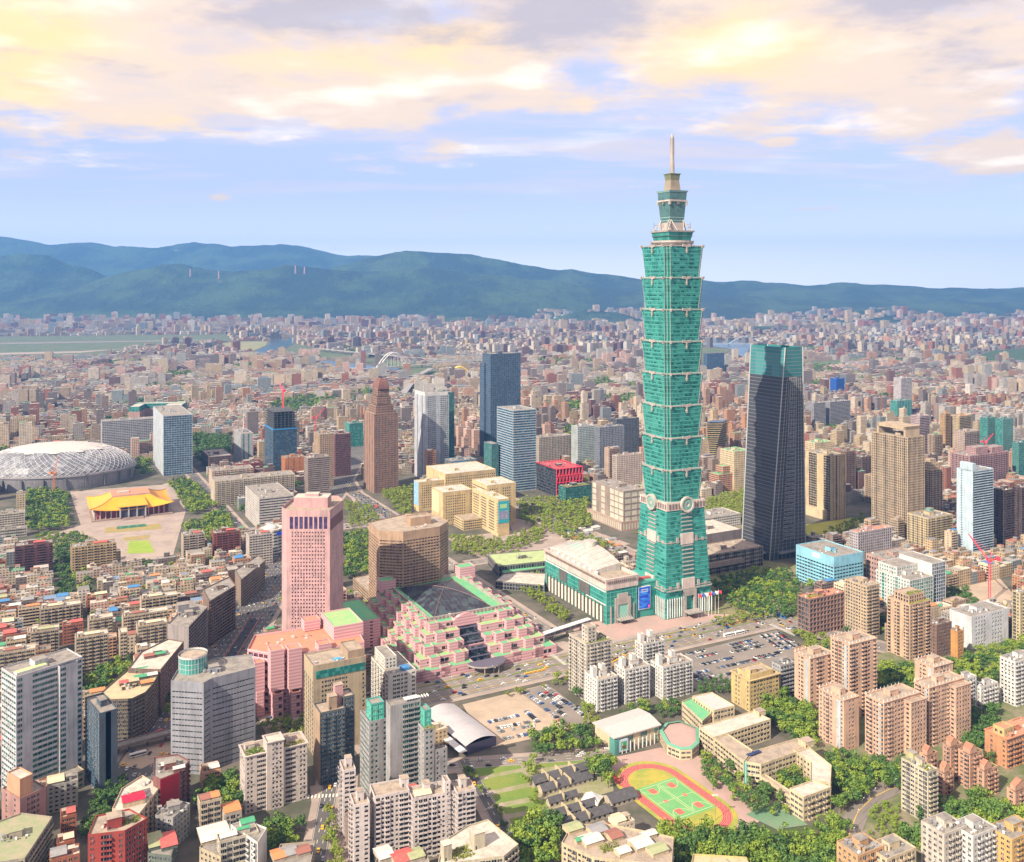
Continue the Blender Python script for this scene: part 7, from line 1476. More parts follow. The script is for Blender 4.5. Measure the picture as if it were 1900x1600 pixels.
# overpass at left
a, c = G(205, 1402), G(318, 1372); ov = empty('overpass', a, 'grey road overpass between the curved flats and the ribbed office', 'overpass'); d = (c-a); b = MB(); b.obox((-d.x*.3, -d.y*.3), (d.x*1.2, d.y*1.2), 9, 5, 6.2); b.obj('deck', W(170, 164, 160), ov)
b = MB()
for f in (0, .3, .6, .9): b.cyl(d.x*f, d.y*f, 0, 5, .9, n=8)
b.obj('pier', W(150, 146, 142), ov)
b = MB(); n = Vector((-d.y, d.x, 0)).normalized()*4.3
for s_ in (-1, 1): q_ = n*s_; b.obox((-d.x*.3+q_.x, -d.y*.3+q_.y), (d.x*1.2+q_.x, d.y*1.2+q_.y), .3, 6.2, 7.2)
b.obj('railing', STONE, ov)
# ================= trees
def tree_proto(seed, kind):
    r = random.Random(seed); blobs = []; n = {'r': 11, 'w': 14, 't': 8}[kind]
    for k in range(n):
        a = r.uniform(0, 6.283); q = r.random()**.6; h = {'r': (.42, .95), 'w': (.45, .86), 't': (.35, 1.0)}[kind]; z = r.uniform(*h); rad = {'r': .34, 'w': .46, 't': .2}[kind]*(1.15-abs(z-.62)*1.3)
        blobs.append((q*rad*math.cos(a), q*rad*math.sin(a), z, r.uniform(.13, .21)))
    crown = leaf_mesh('crown', blobs, 44, .048, LEAF, r.random()*.9+.01); b = MB(); b.cyl(0, 0, 0, .5, .028, .018, n=6, cap=False)
    for bl in blobs[:6]: b.bar((0, 0, .38), (bl[0]*.8, bl[1]*.8, bl[2]-.05), .010, n=3)
    return crown, b.mesh('trunk', [BARK]), np.array(blobs)
PROTO = [tree_proto(s, k) for s, k in ((1, 'r'), (2, 'r'), (3, 'w'), (4, 'w'), (5, 't'), (6, 'r'), (7, 'w'), (8, 't'))]
CROWN = {}
def crown_of(i, lm):
    k = (i, lm.name)
    if k not in CROWN:
        me = PROTO[i][0].copy(); me.materials[0] = lm; CROWN[k] = me
    return CROWN[k]
# (name of the grove, outline in photo pixels, spacing m, height range, leaf mix, category words)
GROVES = [
 ('garden by the cream hotel', [(1306, 925), (1384, 905), (1380, 965), (1308, 975)], 9.0, (6, 10), 'AC'),
 ('wood under the running track', [(1225, 1540), (1330, 1528), (1440, 1545), (1562, 1512), (1600, 1600), (1580, 1640), (1262, 1640)], 8.0, (10, 15), 'AAB'),
 ('clump at the bottom of the park', [(945, 1522), (1038, 1512), (1046, 1560), (1010, 1606), (960, 1600)], 7.5, (11, 16), 'AAB'),
 ('trees lining the village fence', [(1082, 1398), (1135, 1405), (1128, 1452), (1090, 1440)], 7.5, (9, 13), 'AB'),
 ('trees below the bare car park', [(975, 1352), (1100, 1338), (1112, 1384), (1000, 1396)], 9.0, (8, 13), 'AB'),
 ('garden between track and school', [(1290, 1402), (1330, 1396), (1455, 1475), (1465, 1500), (1400, 1505), (1310, 1445)], 8.0, (7, 11), 'AB'),
 ('school courtyard', [(1428, 1424), (1475, 1404), (1502, 1418), (1502, 1450), (1462, 1462)], 6.5, (7, 10), 'AB'),
 ('grove behind the school', [(1395, 1300), (1460, 1285), (1520, 1325), (1518, 1380), (1450, 1350)], 8.0, (9, 14), 'AAB'),
 ('grove below the salmon towers', [(1530, 1395), (1600, 1400), (1690, 1412), (1668, 1444), (1600, 1470), (1560, 1500), (1545, 1440)], 8.0, (9, 13), 'AB'),
 ('green island in the curved road', [(1615, 1502), (1664, 1478), (1678, 1510), (1672, 1560), (1606, 1562)], 5.5, (3, 6), 'A'),
 ('wood in the bottom right corner', [(1680, 1545), (1745, 1520), (1800, 1475), (1865, 1470), (1930, 1500), (1930, 1560), (1800, 1556), (1720, 1580)], 8.0, (10, 15), 'AAB'),
 ('slope beside the near salmon pair', [(1792, 1318), (1852, 1308), (1856, 1400), (1790, 1420)], 8.0, (9, 13), 'B'),
 ('grove between the salmon towers', [(1628, 1236), (1700, 1228), (1700, 1300), (1632, 1316)], 7.5, (8, 12), 'AB'),
 ('wood right of the garden top tower', [(1720, 1232), (1800, 1206), (1930, 1180), (1930, 1240), (1850, 1262), (1760, 1256)], 8.5, (8, 12), 'AB'),
 ('park at the foot of the skyscraper', [(1318, 1078), (1400, 1052), (1482, 1060), (1476, 1140), (1400, 1134), (1330, 1112)], 9.0, (8, 12), 'BBA'),
 ('rows beside the tapered tower', [(1500, 1000), (1600, 955), (1612, 975), (1540, 1012)], 9.0, (6, 9), 'AC'),
 ('planters before the skyscraper', [(1318, 1146), (1380, 1132), (1440, 1140), (1330, 1160)], 7.0, (4, 7), 'AC'),
 ('garden left of the tan hotel', [(636, 990), (684, 984), (684, 1060), (640, 1066)], 8.5, (8, 12), 'AB'),
 ('triangle beside the memorial road', [(700, 905), (765, 900), (762, 950), (744, 952)], 8.5, (7, 11), 'AC'),
 ('garden above the pink tower', [(638, 925), (690, 940), (706, 968), (650, 975)], 9.0, (6, 9), 'AC'),
 ('grove before the city hall', [(835, 992), (930, 998), (1010, 975), (1005, 1004), (900, 1028), (838, 1022)], 9.0, (7, 11), 'AC'),
 ('park behind city hall', [(960, 925), (1090, 918), (1100, 972), (1060, 985), (1140, 1008), (1100, 1020), (1000, 975), (965, 960)], 9.5, (7, 11), 'AC'),
 ('row beside the green mall', [(962, 1088), (985, 1078), (1062, 1142), (1045, 1152)], 8.0, (7, 10), 'AC'),
 ('row before the lime roof', [(925, 1030), (960, 1022), (1010, 1062), (985, 1072)], 9.0, (7, 10), 'AB'),
 ('left wood of the memorial park', [(48, 905), (126, 910), (128, 975), (50, 982)], 9.0, (8, 12), 'AB'),
 ('right wood of the memorial park', [(312, 892), (352, 888), (402, 936), (350, 950)], 9.0, (8, 12), 'AAB'),
 ('wood before the memorial road', [(340, 975), (415, 942), (442, 985), (372, 1010), (342, 1004)], 9.0, (8, 12), 'AAB'),
 ('strip before the memorial lawn', [(60, 990), (130, 985), (188, 1002), (180, 1014), (62, 1020)], 9.0, (7, 10), 'AB'),
 ('hedge trees below the lawn', [(218, 1046), (324, 1034), (328, 1044), (222, 1060)], 9.0, (6, 9), 'AB'),
 ('green strip in the old quarter', [(98, 1015), (128, 1010), (136, 1110), (112, 1116)], 9.0, (8, 12), 'B'),
 ('wood above the curved flats', [(150, 1262), (190, 1232), (240, 1226), (228, 1250), (190, 1290), (156, 1302)], 7.5, (10, 14), 'AB'),
 ('trees below the ribbed office', [(352, 1478), (392, 1450), (448, 1418), (448, 1500), (380, 1496)], 7.5, (9, 13), 'AB'),
 ('trees behind the green roofed flats', [(486, 1520), (560, 1512), (556, 1556), (498, 1576)], 7.0, (8, 12), 'AB'),
 ('median at the bottom middle', [(601, 1500), (616, 1500), (646, 1640), (616, 1640)], 5.0, (5, 8), 'AC'),
 ('trees before the convention centre', [(482, 1338), (566, 1322), (572, 1362), (504, 1362)], 7.5, (7, 10), 'AC'),
 ('trees right of the slim blue tower', [(160, 1490), (225, 1440), (240, 1455), (190, 1520), (150, 1560)], 7.5, (7, 11), 'B'),
 ('trees left of the white flats', [(1066, 1300), (1090, 1292), (1112, 1345), (1090, 1350)], 7.0, (6, 9), 'AC'),
 ('trees below the white flats', [(1150, 1306), (1260, 1296), (1290, 1318), (1160, 1325)], 8.0, (7, 10), 'AB'),
 ('row between car park and flats', [(1290, 1268), (1352, 1252), (1356, 1275), (1300, 1290)], 7.5, (6, 9), 'B'),
 ('trees beside the brown framed office', [(1468, 1172), (1500, 1168), (1565, 1188), (1500, 1205)], 7.5, (6, 9), 'AC'),
 ('park behind the glass office', [(358, 802), (430, 806), (424, 850), (362, 850)], 11.0, (9, 13), 'B'),
 ('grove left of the stadium road', [(1740, 1095), (1800, 1084), (1815, 1120), (1748, 1128)], 9.0, (7, 11), 'B'),
 ('park lawn edges', [(858, 1424), (872, 1420), (948, 1530), (932, 1536)], 8.5, (5, 8), 'AB'),
 ('trees on the park lawn', [(960, 1406), (1000, 1400), (1015, 1500), (985, 1500)], 11.0, (7, 11), 'A'),
 ('trees left of the slope houses', [(1690, 1440), (1740, 1470), (1800, 1500), (1760, 1520), (1700, 1510)], 8.0, (8, 11), 'B'),
 ('avenue kerb trees', [(930, 1282), (1060, 1254), (1066, 1262), (935, 1292)], 8.0, (4, 6), 'AC')]
for g in GROVES: exclude([G(*p, sum(g[3])*.34) for p in g[1]], False)
LM = {'A': LEAF, 'B': LEAF2, 'C': LEAF3}; LW = {'A': 'green', 'B': 'dark green', 'C': 'yellow green'}
PLACED = []
def plant_groves():
    r = random.Random(21)
    for gi, (nm, pts, sp, hr, mix) in enumerate(GROVES):
        zc = sum(hr)*.34; P_ = np.array([(G(*p, zc).x, G(*p, zc).y) for p in pts]); lo, hi = P_.min(0), P_.max(0); cand = []
        y = lo[1]
        while y < hi[1]:
            x = lo[0]+r.uniform(0, sp)
            while x < hi[0]: cand.append((x+r.uniform(-.33, .33)*sp, y+r.uniform(-.33, .33)*sp)); x += sp
            y += sp*.9
        if not cand: continue
        C_ = np.array(cand); ok = inpoly(C_, P_)
        for poly in EXB:
            if poly[:, 0].max() < lo[0] or poly[:, 0].min() > hi[0] or poly[:, 1].max() < lo[1] or poly[:, 1].min() > hi[1]: continue
            ok &= ~inpoly(C_, poly)
        for x, y in C_[ok]: PLACED.append((gi, x, y, r.uniform(*hr), r.choice(mix), r.randrange(8), r.uniform(0, 6.28)))
plant_groves()
def street_trees():
    r = random.Random(5)      # small trees in the streets of the older quarters
    for k in range(3200):
        x_, y_ = r.uniform(0, 1900), r.uniform(760, 1330)**1.0; P_ = G(x_, y_); q = np.array([[P_.x, P_.y]])
        if vnoise(np.array([P_.x/90+3]), np.array([P_.y/90+8]))[0] < .50: continue
        if any(inpoly(q, e_)[0] for e_ in EX if abs(e_[:, 0].mean()-P_.x) < 400 and abs(e_[:, 1].mean()-P_.y) < 500): continue
        PLACED.append((-1, P_.x, P_.y, r.uniform(6, 14), r.choice('AAB'), r.randrange(8), r.uniform(0, 6.28)))
def finish_trees():
    r = random.Random(77)
    for a_ in WOODS:
        for k in range(3): PLACED.append((-1, a_[0]+r.uniform(-12, 12), a_[1]+r.uniform(-12, 12), r.uniform(9, 15), r.choice('ABB'), r.randrange(8), r.uniform(0, 6.28)))
    def vis(t): x_, y_ = px((t[1], t[2], 0)); return 0 < x_ < 1900 and y_ < 1640
    V = [t for t in PLACED if vis(t) and t[0] >= 0]; V.sort(key=lambda t: -t[3]/t[2]); solo_, rest = V[:300], V[300:]+[t for t in PLACED if t[0] < 0 or not vis(t)]
    by = {}
    for t in solo_: by.setdefault(t[0], []).append(t)
    for gi, L in by.items():
        L.sort(key=lambda t: t[1]/t[2])
        for k, (g_, x, y, h, lf, pi, a) in enumerate(L):
            nm = GROVES[gi][0]
            e = empty('broadleaf_tree', (x, y, 0), '%s %s, %s from left in %s' % ('tall' if h > 11 else 'small' if h < 7 else 'leafy', LW[lf]+' tree', ordn(k+1), nm), 'tree', 'trees of the '+nm)
            c = link('crown', crown_of(pi, LM[lf]), e, (0, 0, 0), a); t_ = link('trunk', PROTO[pi][1], e, (0, 0, 0), a); s_ = h*random.Random(int(x*10)).uniform(.9, 1.2); c.scale = (s_, s_, h); t_.scale = (s_, s_, h)
    if rest:
        for lf in 'ABC':
            Q = []
            for g_, x, y, h, l2, pi, a in rest:
                if l2 != lf: continue
                me = PROTO[pi][0]; q = QC.get(pi)
                if q is None: q = np.empty(len(me.vertices)*3, np.float32); me.vertices.foreach_get('co', q); q = q.reshape(-1, 4, 3); QC[pi] = q
                st = 1 if y < 900 else 2 if y < 1300 else 3 if y < 1800 else 7; q_ = q[::st].copy()
                if st > 1: m_ = q_.mean(1, keepdims=True); q_ = m_+(q_-m_)*(1.3 if st == 2 else 1.6 if st == 3 else 2.4)
                c, s_ = math.cos(a), math.sin(a); o = np.empty_like(q_); o[..., 0] = (q_[..., 0]*c-q_[..., 1]*s_)*h*1.05+x; o[..., 1] = (q_[..., 0]*s_+q_[..., 1]*c)*h*1.05+y; o[..., 2] = q_[..., 2]*h; Q.append(o)
            if Q: tag(link('woodland', mesh_quads('woodland', np.concatenate(Q), None, [LM[lf]])), '%s tree crowns farther off, filling parks and back streets' % LW[lf], 'trees', kind='stuff')
QC = {}
for B_ in ALL: B_.done()
# ================= the rest of the city
PAL = [(236, 226, 212), (228, 214, 196), (240, 236, 230), (226, 200, 190), (205, 190, 165), (190, 175, 158), (222, 210, 190), (176, 160, 150), (150, 140, 138), (198, 168, 148), (168, 120, 104), (186, 186, 184), (140, 128, 124), (214, 196, 170), (126, 96, 92), (205, 200, 196), (160, 168, 172), (196, 158, 134)]
def pave(Y0, Y1, rot, jit, wr, dr, lane, street, hfun, dens=1.0, seed=1):
    """rows of houses on a street grid -> rows of (X, Y, w, d, h)"""
    r = np.random.RandomState(seed); e = unit(rot); n = Vector((-e.y, e.x)); out = []
    S = Y1*1.05
    v = -S
    k = 0
    while v < S:
        d = r.uniform(*dr); u = -S+r.uniform(0, 30); run = 0
        nu = int(2*S/(sum(wr)/2))+2
        wd = r.uniform(wr[0], wr[1], nu); gap = np.where(r.rand(nu) < .14, street*.8, np.where(r.rand(nu) < .35, 1.5, .05))
        us = u+np.cumsum(wd+gap)-wd
        m = us < S; us = us[m]; wd = wd[m]
        vv = v+(np.sin(us*.004)*jit)
        X = e.x*(us+wd/2)+n.x*(vv+d/2); Y = e.y*(us+wd/2)+n.y*(vv+d/2)
        ok = (Y > Y0) & (Y < Y1) & (np.abs(X) < Y*.585+40) & (r.rand(len(us)) < dens)
        if ok.any():
            h = hfun(X[ok], Y[ok], r)
            out.append(np.stack([X[ok], Y[ok], wd[ok], np.full(ok.sum(), d), h, np.full(ok.sum(), R(rot)), np.zeros(ok.sum())], 1))
        k += 1
        v += d+(lane if k % 2 else (street if k % 6 else street*1.9))
    return np.concatenate(out)
def hmix(lo, hi, p, tlo, thi, zone=900.0):
    def f(X, Y, r):
        h = r.uniform(lo, hi, len(X)); z = vnoise(X/zone+40, Y/zone+40)
        cx, cy = np.floor(X/170).astype(int), np.floor(Y/210).astype(int); hs = _lat[(cx*7+cy*3) % 256, (cy*11+cx) % 256]; h2 = _lat[(cx*5+cy*13) % 256, (cy*3+cx*17) % 256]
        t = (r.rand(len(X)) < p*(.2+2.2*np.clip(z-.35, 0, 1)*1.6)) & (r.rand(len(X)) < .5); est = (hs < p*.62) & (r.rand(len(X)) < .55)
        return np.where(est, tlo+(thi-tlo)*h2, np.where(t, r.uniform(tlo, thi, len(X)), h))
    return f
A = [pave(540, 1500, ROT, 0, (9, 22), (10, 14), 4.5, 9, hmix(12, 20, .06, 24, 40), .93, 1),
     pave(1500, 2800, ROT, 6, (10, 26), (11, 17), 5.5, 13, hmix(9, 20, .20, 28, 60, 500), .9, 2),
     pave(2800, 4600, 14, 10, (16, 42), (14, 26), 8, 20, hmix(8, 20, .13, 28, 56, 600), .88, 3),
     pave(4600, 6800, 38, 14, (20, 46), (18, 32), 12, 30, hmix(9, 24, .16, 30, 62, 700), .84, 4),
     pave(6800, 10400, 22, 20, (28, 60), (24, 44), 18, 48, hmix(12, 30, .28, 36, 85, 900), .76, 5)]
A = np.concatenate(A)
z = hz(A[:, 0], A[:, 1]); A[:, 6] = np.maximum(z, 0)
slope_ok = (z < 8) | ((z < 95) & (vnoise(A[:, 0]/420+9, A[:, 1]/420) > .62) & (A[:, 1] < 9600) & (A[:, 0] > 250))
A = A[slope_ok]
ctr = A[:, :2]; bad = np.zeros(len(A), bool)
co, si = np.cos(A[:, 5]), np.sin(A[:, 5])
near = A[:, 1] < 2300
for sx, sy in ((0, 0), (-.5, -.5), (.5, -.5), (.5, .5), (-.5, .5)):
    P_ = np.stack([A[:, 0]+co*A[:, 2]*sx-si*A[:, 3]*sy, A[:, 1]+si*A[:, 2]*sx+co*A[:, 3]*sy], 1)
    if sx == 0: P_ = P_
    for poly in EX:
        lo, hi = poly.min(0), poly.max(0)
        c = (P_[:, 0] > lo[0]) & (P_[:, 0] < hi[0]) & (P_[:, 1] > lo[1]) & (P_[:, 1] < hi[1])
        if c.any(): i = np.nonzero(c)[0]; bad[i] |= inpoly(P_[i], poly)
A = A[~bad]
# wooded gaps between houses
wood = vnoise(A[:, 0]/160+77, A[:, 1]/160+3) > .80
wd_ = wood & (A[:, 1] > 1300)
WOODS = A[wd_ & (A[:, 1] < 5200)][:1500]; A = A[~wd_]
rs = np.random.RandomState(9)
pal = np.array([srgb(*c) for c in PAL])*.60; pal = np.clip(pal.mean(1, keepdims=True)+(pal-pal.mean(1, keepdims=True))*1.45, .02, .8)  # palette darkened: cloud shadow over the far city is put into wall colour
cx_, cy_ = np.floor(A[:, 0]/170).astype(int), np.floor(A[:, 1]/210).astype(int); cell = _lat[(cx_*9+cy_*5) % 256, (cy_*7+cx_*3) % 256]
A_col = pal[(np.where(rs.rand(len(A)) < .6, cell, rs.rand(len(A)))**1.1*.999*len(pal)).astype(int)]*rs.uniform(.82, 1.1, (len(A), 1))*np.array([1.03, .99, .96])
vx = CX+F*A[:, 0]/A[:, 1]; vis = (vx > -10) & (vx < 1910) & (HY+F*(H-A[:, 4])/A[:, 1] < 1600)
size = np.where(vis, (A[:, 2]+A[:, 3])*(A[:, 4]+8)/A[:, 1]**2, 0)
N_FILL = 190
order = np.argsort(-size); solo = np.zeros(len(A), bool); solo[order[:N_FILL]] = True
if (size[order[:N_FILL]] <= 0).any(): solo &= size > 0
def citymat():
    m = bpy.data.materials.new('city_walls'); m.use_nodes = True; T = NT(m.node_tree)
    bs = T.n('ShaderNodeBsdfPrincipled'); o = T.n('ShaderNodeOutputMaterial'); T.L(bs.outputs[0], o.inputs[0])
    at = T.n('ShaderNodeAttribute', attribute_name='tint'); uv = T.n('ShaderNodeUVMap')
    sp = T.n('ShaderNodeSeparateXYZ'); T.L(uv.outputs[0], sp.inputs[0])
    fu = T.m('FRACT', sp.outputs[0]); fv = T.m('FRACT', sp.outputs[1])
    wm = T.m('MULTIPLY', T.m('MULTIPLY', T.m('GREATER_THAN', fu, .24), T.m('LESS_THAN', fu, .80)), T.m('MULTIPLY', T.m('GREATER_THAN', fv, .30), T.m('LESS_THAN', fv, .78)))
    fl = T.n('ShaderNodeVectorMath', operation='FLOOR'); T.L(uv.outputs[0], fl.inputs[0]); wn = T.n('ShaderNodeTexWhiteNoise'); T.L(fl.outputs[0], wn.inputs['Vector'])
    wm = T.m('MULTIPLY', wm, at.outputs['Alpha'])
    g = T.n('ShaderNodeNewGeometry').outputs['Position']
    ns = T.noise(g, .12, 4, .65); c = T.mix(T.m('MULTIPLY', T.ss(ns, .4, .75), .45), at.outputs['Color'], (.10, .095, .09))
    gc = T.mix(wn.outputs['Value'], (.02, .03, .04), (.10, .12, .13))
    c = T.mix(T.m('MULTIPLY', wm, .9), c, gc); T.inp(bs.inputs['Base Color'], c)
    T.L(T.m('SUBTRACT', .85, T.m('MULTIPLY', wm, .6)), bs.inputs['Roughness']); return m
CITY = citymat()
def boxes(name, A, C, RC, mark=True):
    n = len(A); X, Y, w_, d_, h, a, z0 = A.T; c, s_ = np.cos(a), np.sin(a)
    P_ = [np.stack([X+c*w_*sx-s_*d_*sy, Y+s_*w_*sx+c*d_*sy], 1) for sx, sy in ((-.5, -.5), (.5, -.5), (.5, .5), (-.5, .5))]
    lo = z0-3; hi = z0+h; Q = []; UV = []; K = []
    for i in range(4):
        j = (i+1) % 4; L_ = (w_ if i % 2 == 0 else d_)
        Q.append(np.stack([np.column_stack([P_[i], lo]), np.column_stack([P_[j], lo]), np.column_stack([P_[j], hi]), np.column_stack([P_[i], hi])], 1))
        nu = np.maximum(1, np.round(L_/3.6)); nv = (h+3)/3.2; Z = np.zeros(n); o = np.arange(n)*7.0
        UV.append(np.stack([np.column_stack([o, Z]), np.column_stack([o+nu, Z]), np.column_stack([o+nu, nv]), np.column_stack([o, nv])], 1)); K.append(np.column_stack([C, np.full(n, 1.0)]))
    Q.append(np.stack([np.column_stack([p, hi]) for p in P_], 1)); UV.append(np.zeros((n, 4, 2))); K.append(np.column_stack([RC, np.zeros(n)]))
    return np.concatenate(Q), np.concatenate(UV), np.concatenate(K)
ST = A[~solo]; SC = A_col[~solo]
rc = np.array([(.26, .24, .22), (.20, .19, .18), (.34, .31, .28), (.44, .42, .40), (.38, .13, .10), (.12, .28, .17), (.30, .17, .12), (.16, .24, .36), (.50, .46, .40), (.24, .25, .26)])
pk = rs.choice(10, len(ST), p=[.22, .18, .18, .12, .07, .05, .06, .03, .05, .04])
q1 = boxes('c', ST, SC, rc[pk])
# huts, sheds and tanks on the roofs
k = rs.rand(len(ST)) < .85; T2 = ST[k].copy(); off = rs.uniform(-.3, .3, (len(T2), 2)); T2[:, 6] += T2[:, 4]+3-.01
T2[:, 0] += off[:, 0]*T2[:, 2]*.8; T2[:, 1] += off[:, 1]*T2[:, 3]*.8
T2[:, 2] *= rs.uniform(.2, .6, len(T2)); T2[:, 3] *= rs.uniform(.2, .55, len(T2)); T2[:, 4] = rs.uniform(.4, 2.2, len(T2)); T2[:, 6] -= 0.0
q2 = boxes('h', T2, SC[k]*.9, rc[rs.choice(10, len(T2), p=[.12, .1, .15, .2, .12, .09, .08, .04, .06, .04])])
cm = mesh_quads('distant_city', np.concatenate([q1[0], q2[0]]), None, [CITY], np.concatenate([q1[1], q2[1]]), np.concatenate([q1[2], q2[2]]))
tag(link('distant_city', cm), 'countless low apartment blocks stretching away to the foot of the hills', 'city blocks', kind='stuff')
print('fill', len(A), 'solo', int(solo.sum()))
FILL = []
def colour_word(c):
    r, g, b_ = c; v = (r+g+b_)/3; s_ = (max(c)-min(c))/max(v, 1e-3)
    if s_ < .16: return 'white' if v > .30 else 'grey' if v > .15 else 'dark grey'
    if r > b_*2.1: return 'brick brown' if v < .16 else 'tan'
    return 'cream' if v > .3 else 'beige' if v > .2 else 'brown'
def solo_build():
    r = random.Random(4); rows = sorted(np.nonzero(solo)[0], key=lambda i: A[i, 1])
    zones = {}
    for i in rows:
        x_, y_ = px((A[i, 0], A[i, 1], 0)); pxx = x_
        if y_ > 1330: zn = 'at bottom left' if pxx < 1000 else 'at bottom right'
        elif pxx < 560: zn = 'left of pink tower' if y_ > 1000 else 'beside yellow hall park'
        elif pxx < 1150: zn = 'behind pink tower'
        elif pxx < 1480: zn = 'below green skyscraper'
        else: zn = 'among right-hand towers'
        zones.setdefault((zn, int((y_-900)//28)), []).append((pxx, i))
    rwi = {}
    for zn in {z_ for z_, _ in zones}:
        for q_, rw in enumerate(sorted(r_ for z_, r_ in zones if z_ == zn)): rwi[(zn, rw)] = q_+1
    for (zn, rw), L in zones.items():
        L.sort()
        for k, (_, i) in enumerate(L):
            X, Y, w_, d_, h, a, z0 = A[i]; c, s_ = math.cos(a), math.sin(a)
            C = (X-c*w_/2+s_*d_/2, Y-s_*w_/2-c*d_/2)
            c3 = tuple(np.minimum(A_col[i]*1.22, .7)); wm = mat('wall_fill_%d' % (i % 40), c3, .85, 'wall') if ('wall_fill_%d' % (i % 40)) not in _M else _M['wall_fill_%d' % (i % 40)]
            sh = r.choice(['red', 'green', 'white', 'grey', 'white', 'rust', 'cream', 'olive', 'grey', 'blue', 'orange']); has = r.random() < .7
            lab = '%s %s walk-up, %s from left in %s street row %s' % (colour_word(A_col[i]).split()[-1], ('%s shedded' % sh) if has else 'flat roofed', ordn(k+1), ordn(rwi[(zn, rw)]), zn)
            B_ = Bd('apartment_block', lab, 'apartment block', C, math.degrees(a), 'low apartment blocks in the old streets', wm, roof=r.choice([RF_GREY, RF_WARM, RF_LIGHT]), near=False)
            B_.rect(0, 0, w_, d_, 0, h, [r.choice(['wb', 'Wb', 'wWb', 'ww', 'b', 'W']), 'p', 'p', r.choice(['pwp', 'wb', 'W', 'p'])], sh=3.1, bay=3.2, par=.9)
            zt = h-.9
            if has:
                s0 = r.random() < .5; B_.shed(*((.7, .7, w_*.55, d_-1) if s0 else (w_*.4, .8, w_-.8, d_*.7)), zt, 2.3, SH[sh])
                B_.hut(*((w_*.62, d_*.3, w_*.62+min(3.4, w_*.3), d_*.3+3.5) if s0 else (.8, d_*.3, .8+min(3.2, w_*.26), d_*.3+3.4)), zt, 2.8)
            else: B_.clutter(.5, .5, w_-.5, d_-.5, zt, r)
            if r.random() < .3: B_.garden(.8, .8, w_*.4, 2.5, zt, .5)
            B_.done()
solo_build()
street_trees(); finish_trees()
# ================= cars, lamps, bridges
CARC = {'white': (.72, .72, .72), 'silver': (.38, .39, .41), 'black': (.02, .02, .025), 'blue': (.03, .10, .30), 'red': (.45, .03, .03), 'yellow': (.85, .45, .02), 'grey': (.15, .16, .17)}
def car_mesh(col, L_=4.5, w_=1.8, h_=1.45):
    m = mat('car_'+col, CARC[col], .3, 'plain'); b = MB(); P_ = [(-L_/2, .3), (L_/2, .3), (L_/2, .72), (L_/2-.9, .86), (L_/2-1.5, h_*.98), (-L_/2+1.1, h_*.98), (-L_/2+.35, .92), (-L_/2, .86)]
    for (x0, z0), (x1, z1) in zip(P_, P_[1:]+P_[:1]): b.quad((x0, -w_/2, z0), (x1, -w_/2, z1), (x1, w_/2, z1), (x0, w_/2, z0))
    b.ngon([(x, -w_/2, z) for x, z in P_]); b.ngon([(x, w_/2, z) for x, z in reversed(P_)]); body = b.mesh('body', [m]); b = MB()
    b.quad((L_/2-.95, -w_/2+.12, .9), (L_/2-1.46, -w_/2+.16, h_*.94), (L_/2-1.46, w_/2-.16, h_*.94), (L_/2-.95, w_/2-.12, .9)); g_ = .02
    b.q = [tuple((x+g_*1.6, y, z+g_) for x, y, z in q) for q in b.q]
    b.quad((-L_/2+.42, w_/2-.12, .97), (-L_/2+1.02, w_/2-.16, h_*.95), (-L_/2+1.02, -w_/2+.16, h_*.95), (-L_/2+.42, -w_/2+.12, .97)); b.q[-1] = tuple((x-.03, y, z+.02) for x, y, z in b.q[-1])
    for s_ in (-1, 1): b.quad(*[(x, s_*(w_/2+.012), z) for x, z in ((-L_/2+.9, .92), (L_/2-1.1, .92), (L_/2-1.5, h_*.93), (-L_/2+1.1, h_*.93))][::(1 if s_ < 0 else -1)])
    return body, b.mesh('car_window', [GL_DARK])
CM = {c: car_mesh(c) for c in CARC}; b = MB()
for s_ in (-1, 1): b.cyl(0, 0, -.09*1, .09, .32, n=10)
b = MB(); pts = [(.32*math.cos(k*.628), .32*math.sin(k*.628)) for k in range(10)]
for i in range(10): j = (i+1) % 10; b.quad((pts[i][0], -.1, pts[i][1]), (pts[j][0], -.1, pts[j][1]), (pts[j][0], .1, pts[j][1]), (pts[i][0], .1, pts[i][1]))
b.ngon([(x, -.1, z) for x, z in pts]); b.ngon([(x, .1, z) for x, z in reversed(pts)]); WHEEL = b.mesh('wheel', [DARK])
CARS = []; rc_ = random.Random(31)
MIX = ['white']*5+['silver']*4+['black']*3+['grey']*3+['blue']*2+['red']
def row(nm, p, q_, n, prob=.85, ang=None, mix=MIX, back=False):
    a, c = G(*p), G(*q_); d = (c-a); L_ = d.length; n = n or int(L_/2.7); an = math.atan2(d.y, d.x)+math.pi/2 if ang is None else ang
    for k in range(n):
        if rc_.random() < prob: P_ = a+d*((k+.5)/n); CARS.append((nm, P_.x, P_.y, an+(math.pi if rc_.random() < .3 else 0)+rc_.uniform(-.03, .03), rc_.choice(mix)))
for i, (p, q_) in enumerate([((1009, 1274), (1054, 1308)), ((1003, 1279), (1048, 1312)), ((997, 1285), (1042, 1316)), ((972, 1284), (1010, 1311)), ((1011, 1316), (1048, 1345)), ((1028, 1316), (1050, 1330)), ((976, 1321), (999, 1342)), ((1056, 1307), (1088, 1333)), ((905, 1342), (962, 1329)), ((920, 1353), (990, 1340)), ((922, 1360), (992, 1347)), ((926, 1374), (990, 1362)), ((1070, 1312), (1098, 1334))]):
    row('%s row of the bare car park' % ordn(i+1), p, q_, None, .82)
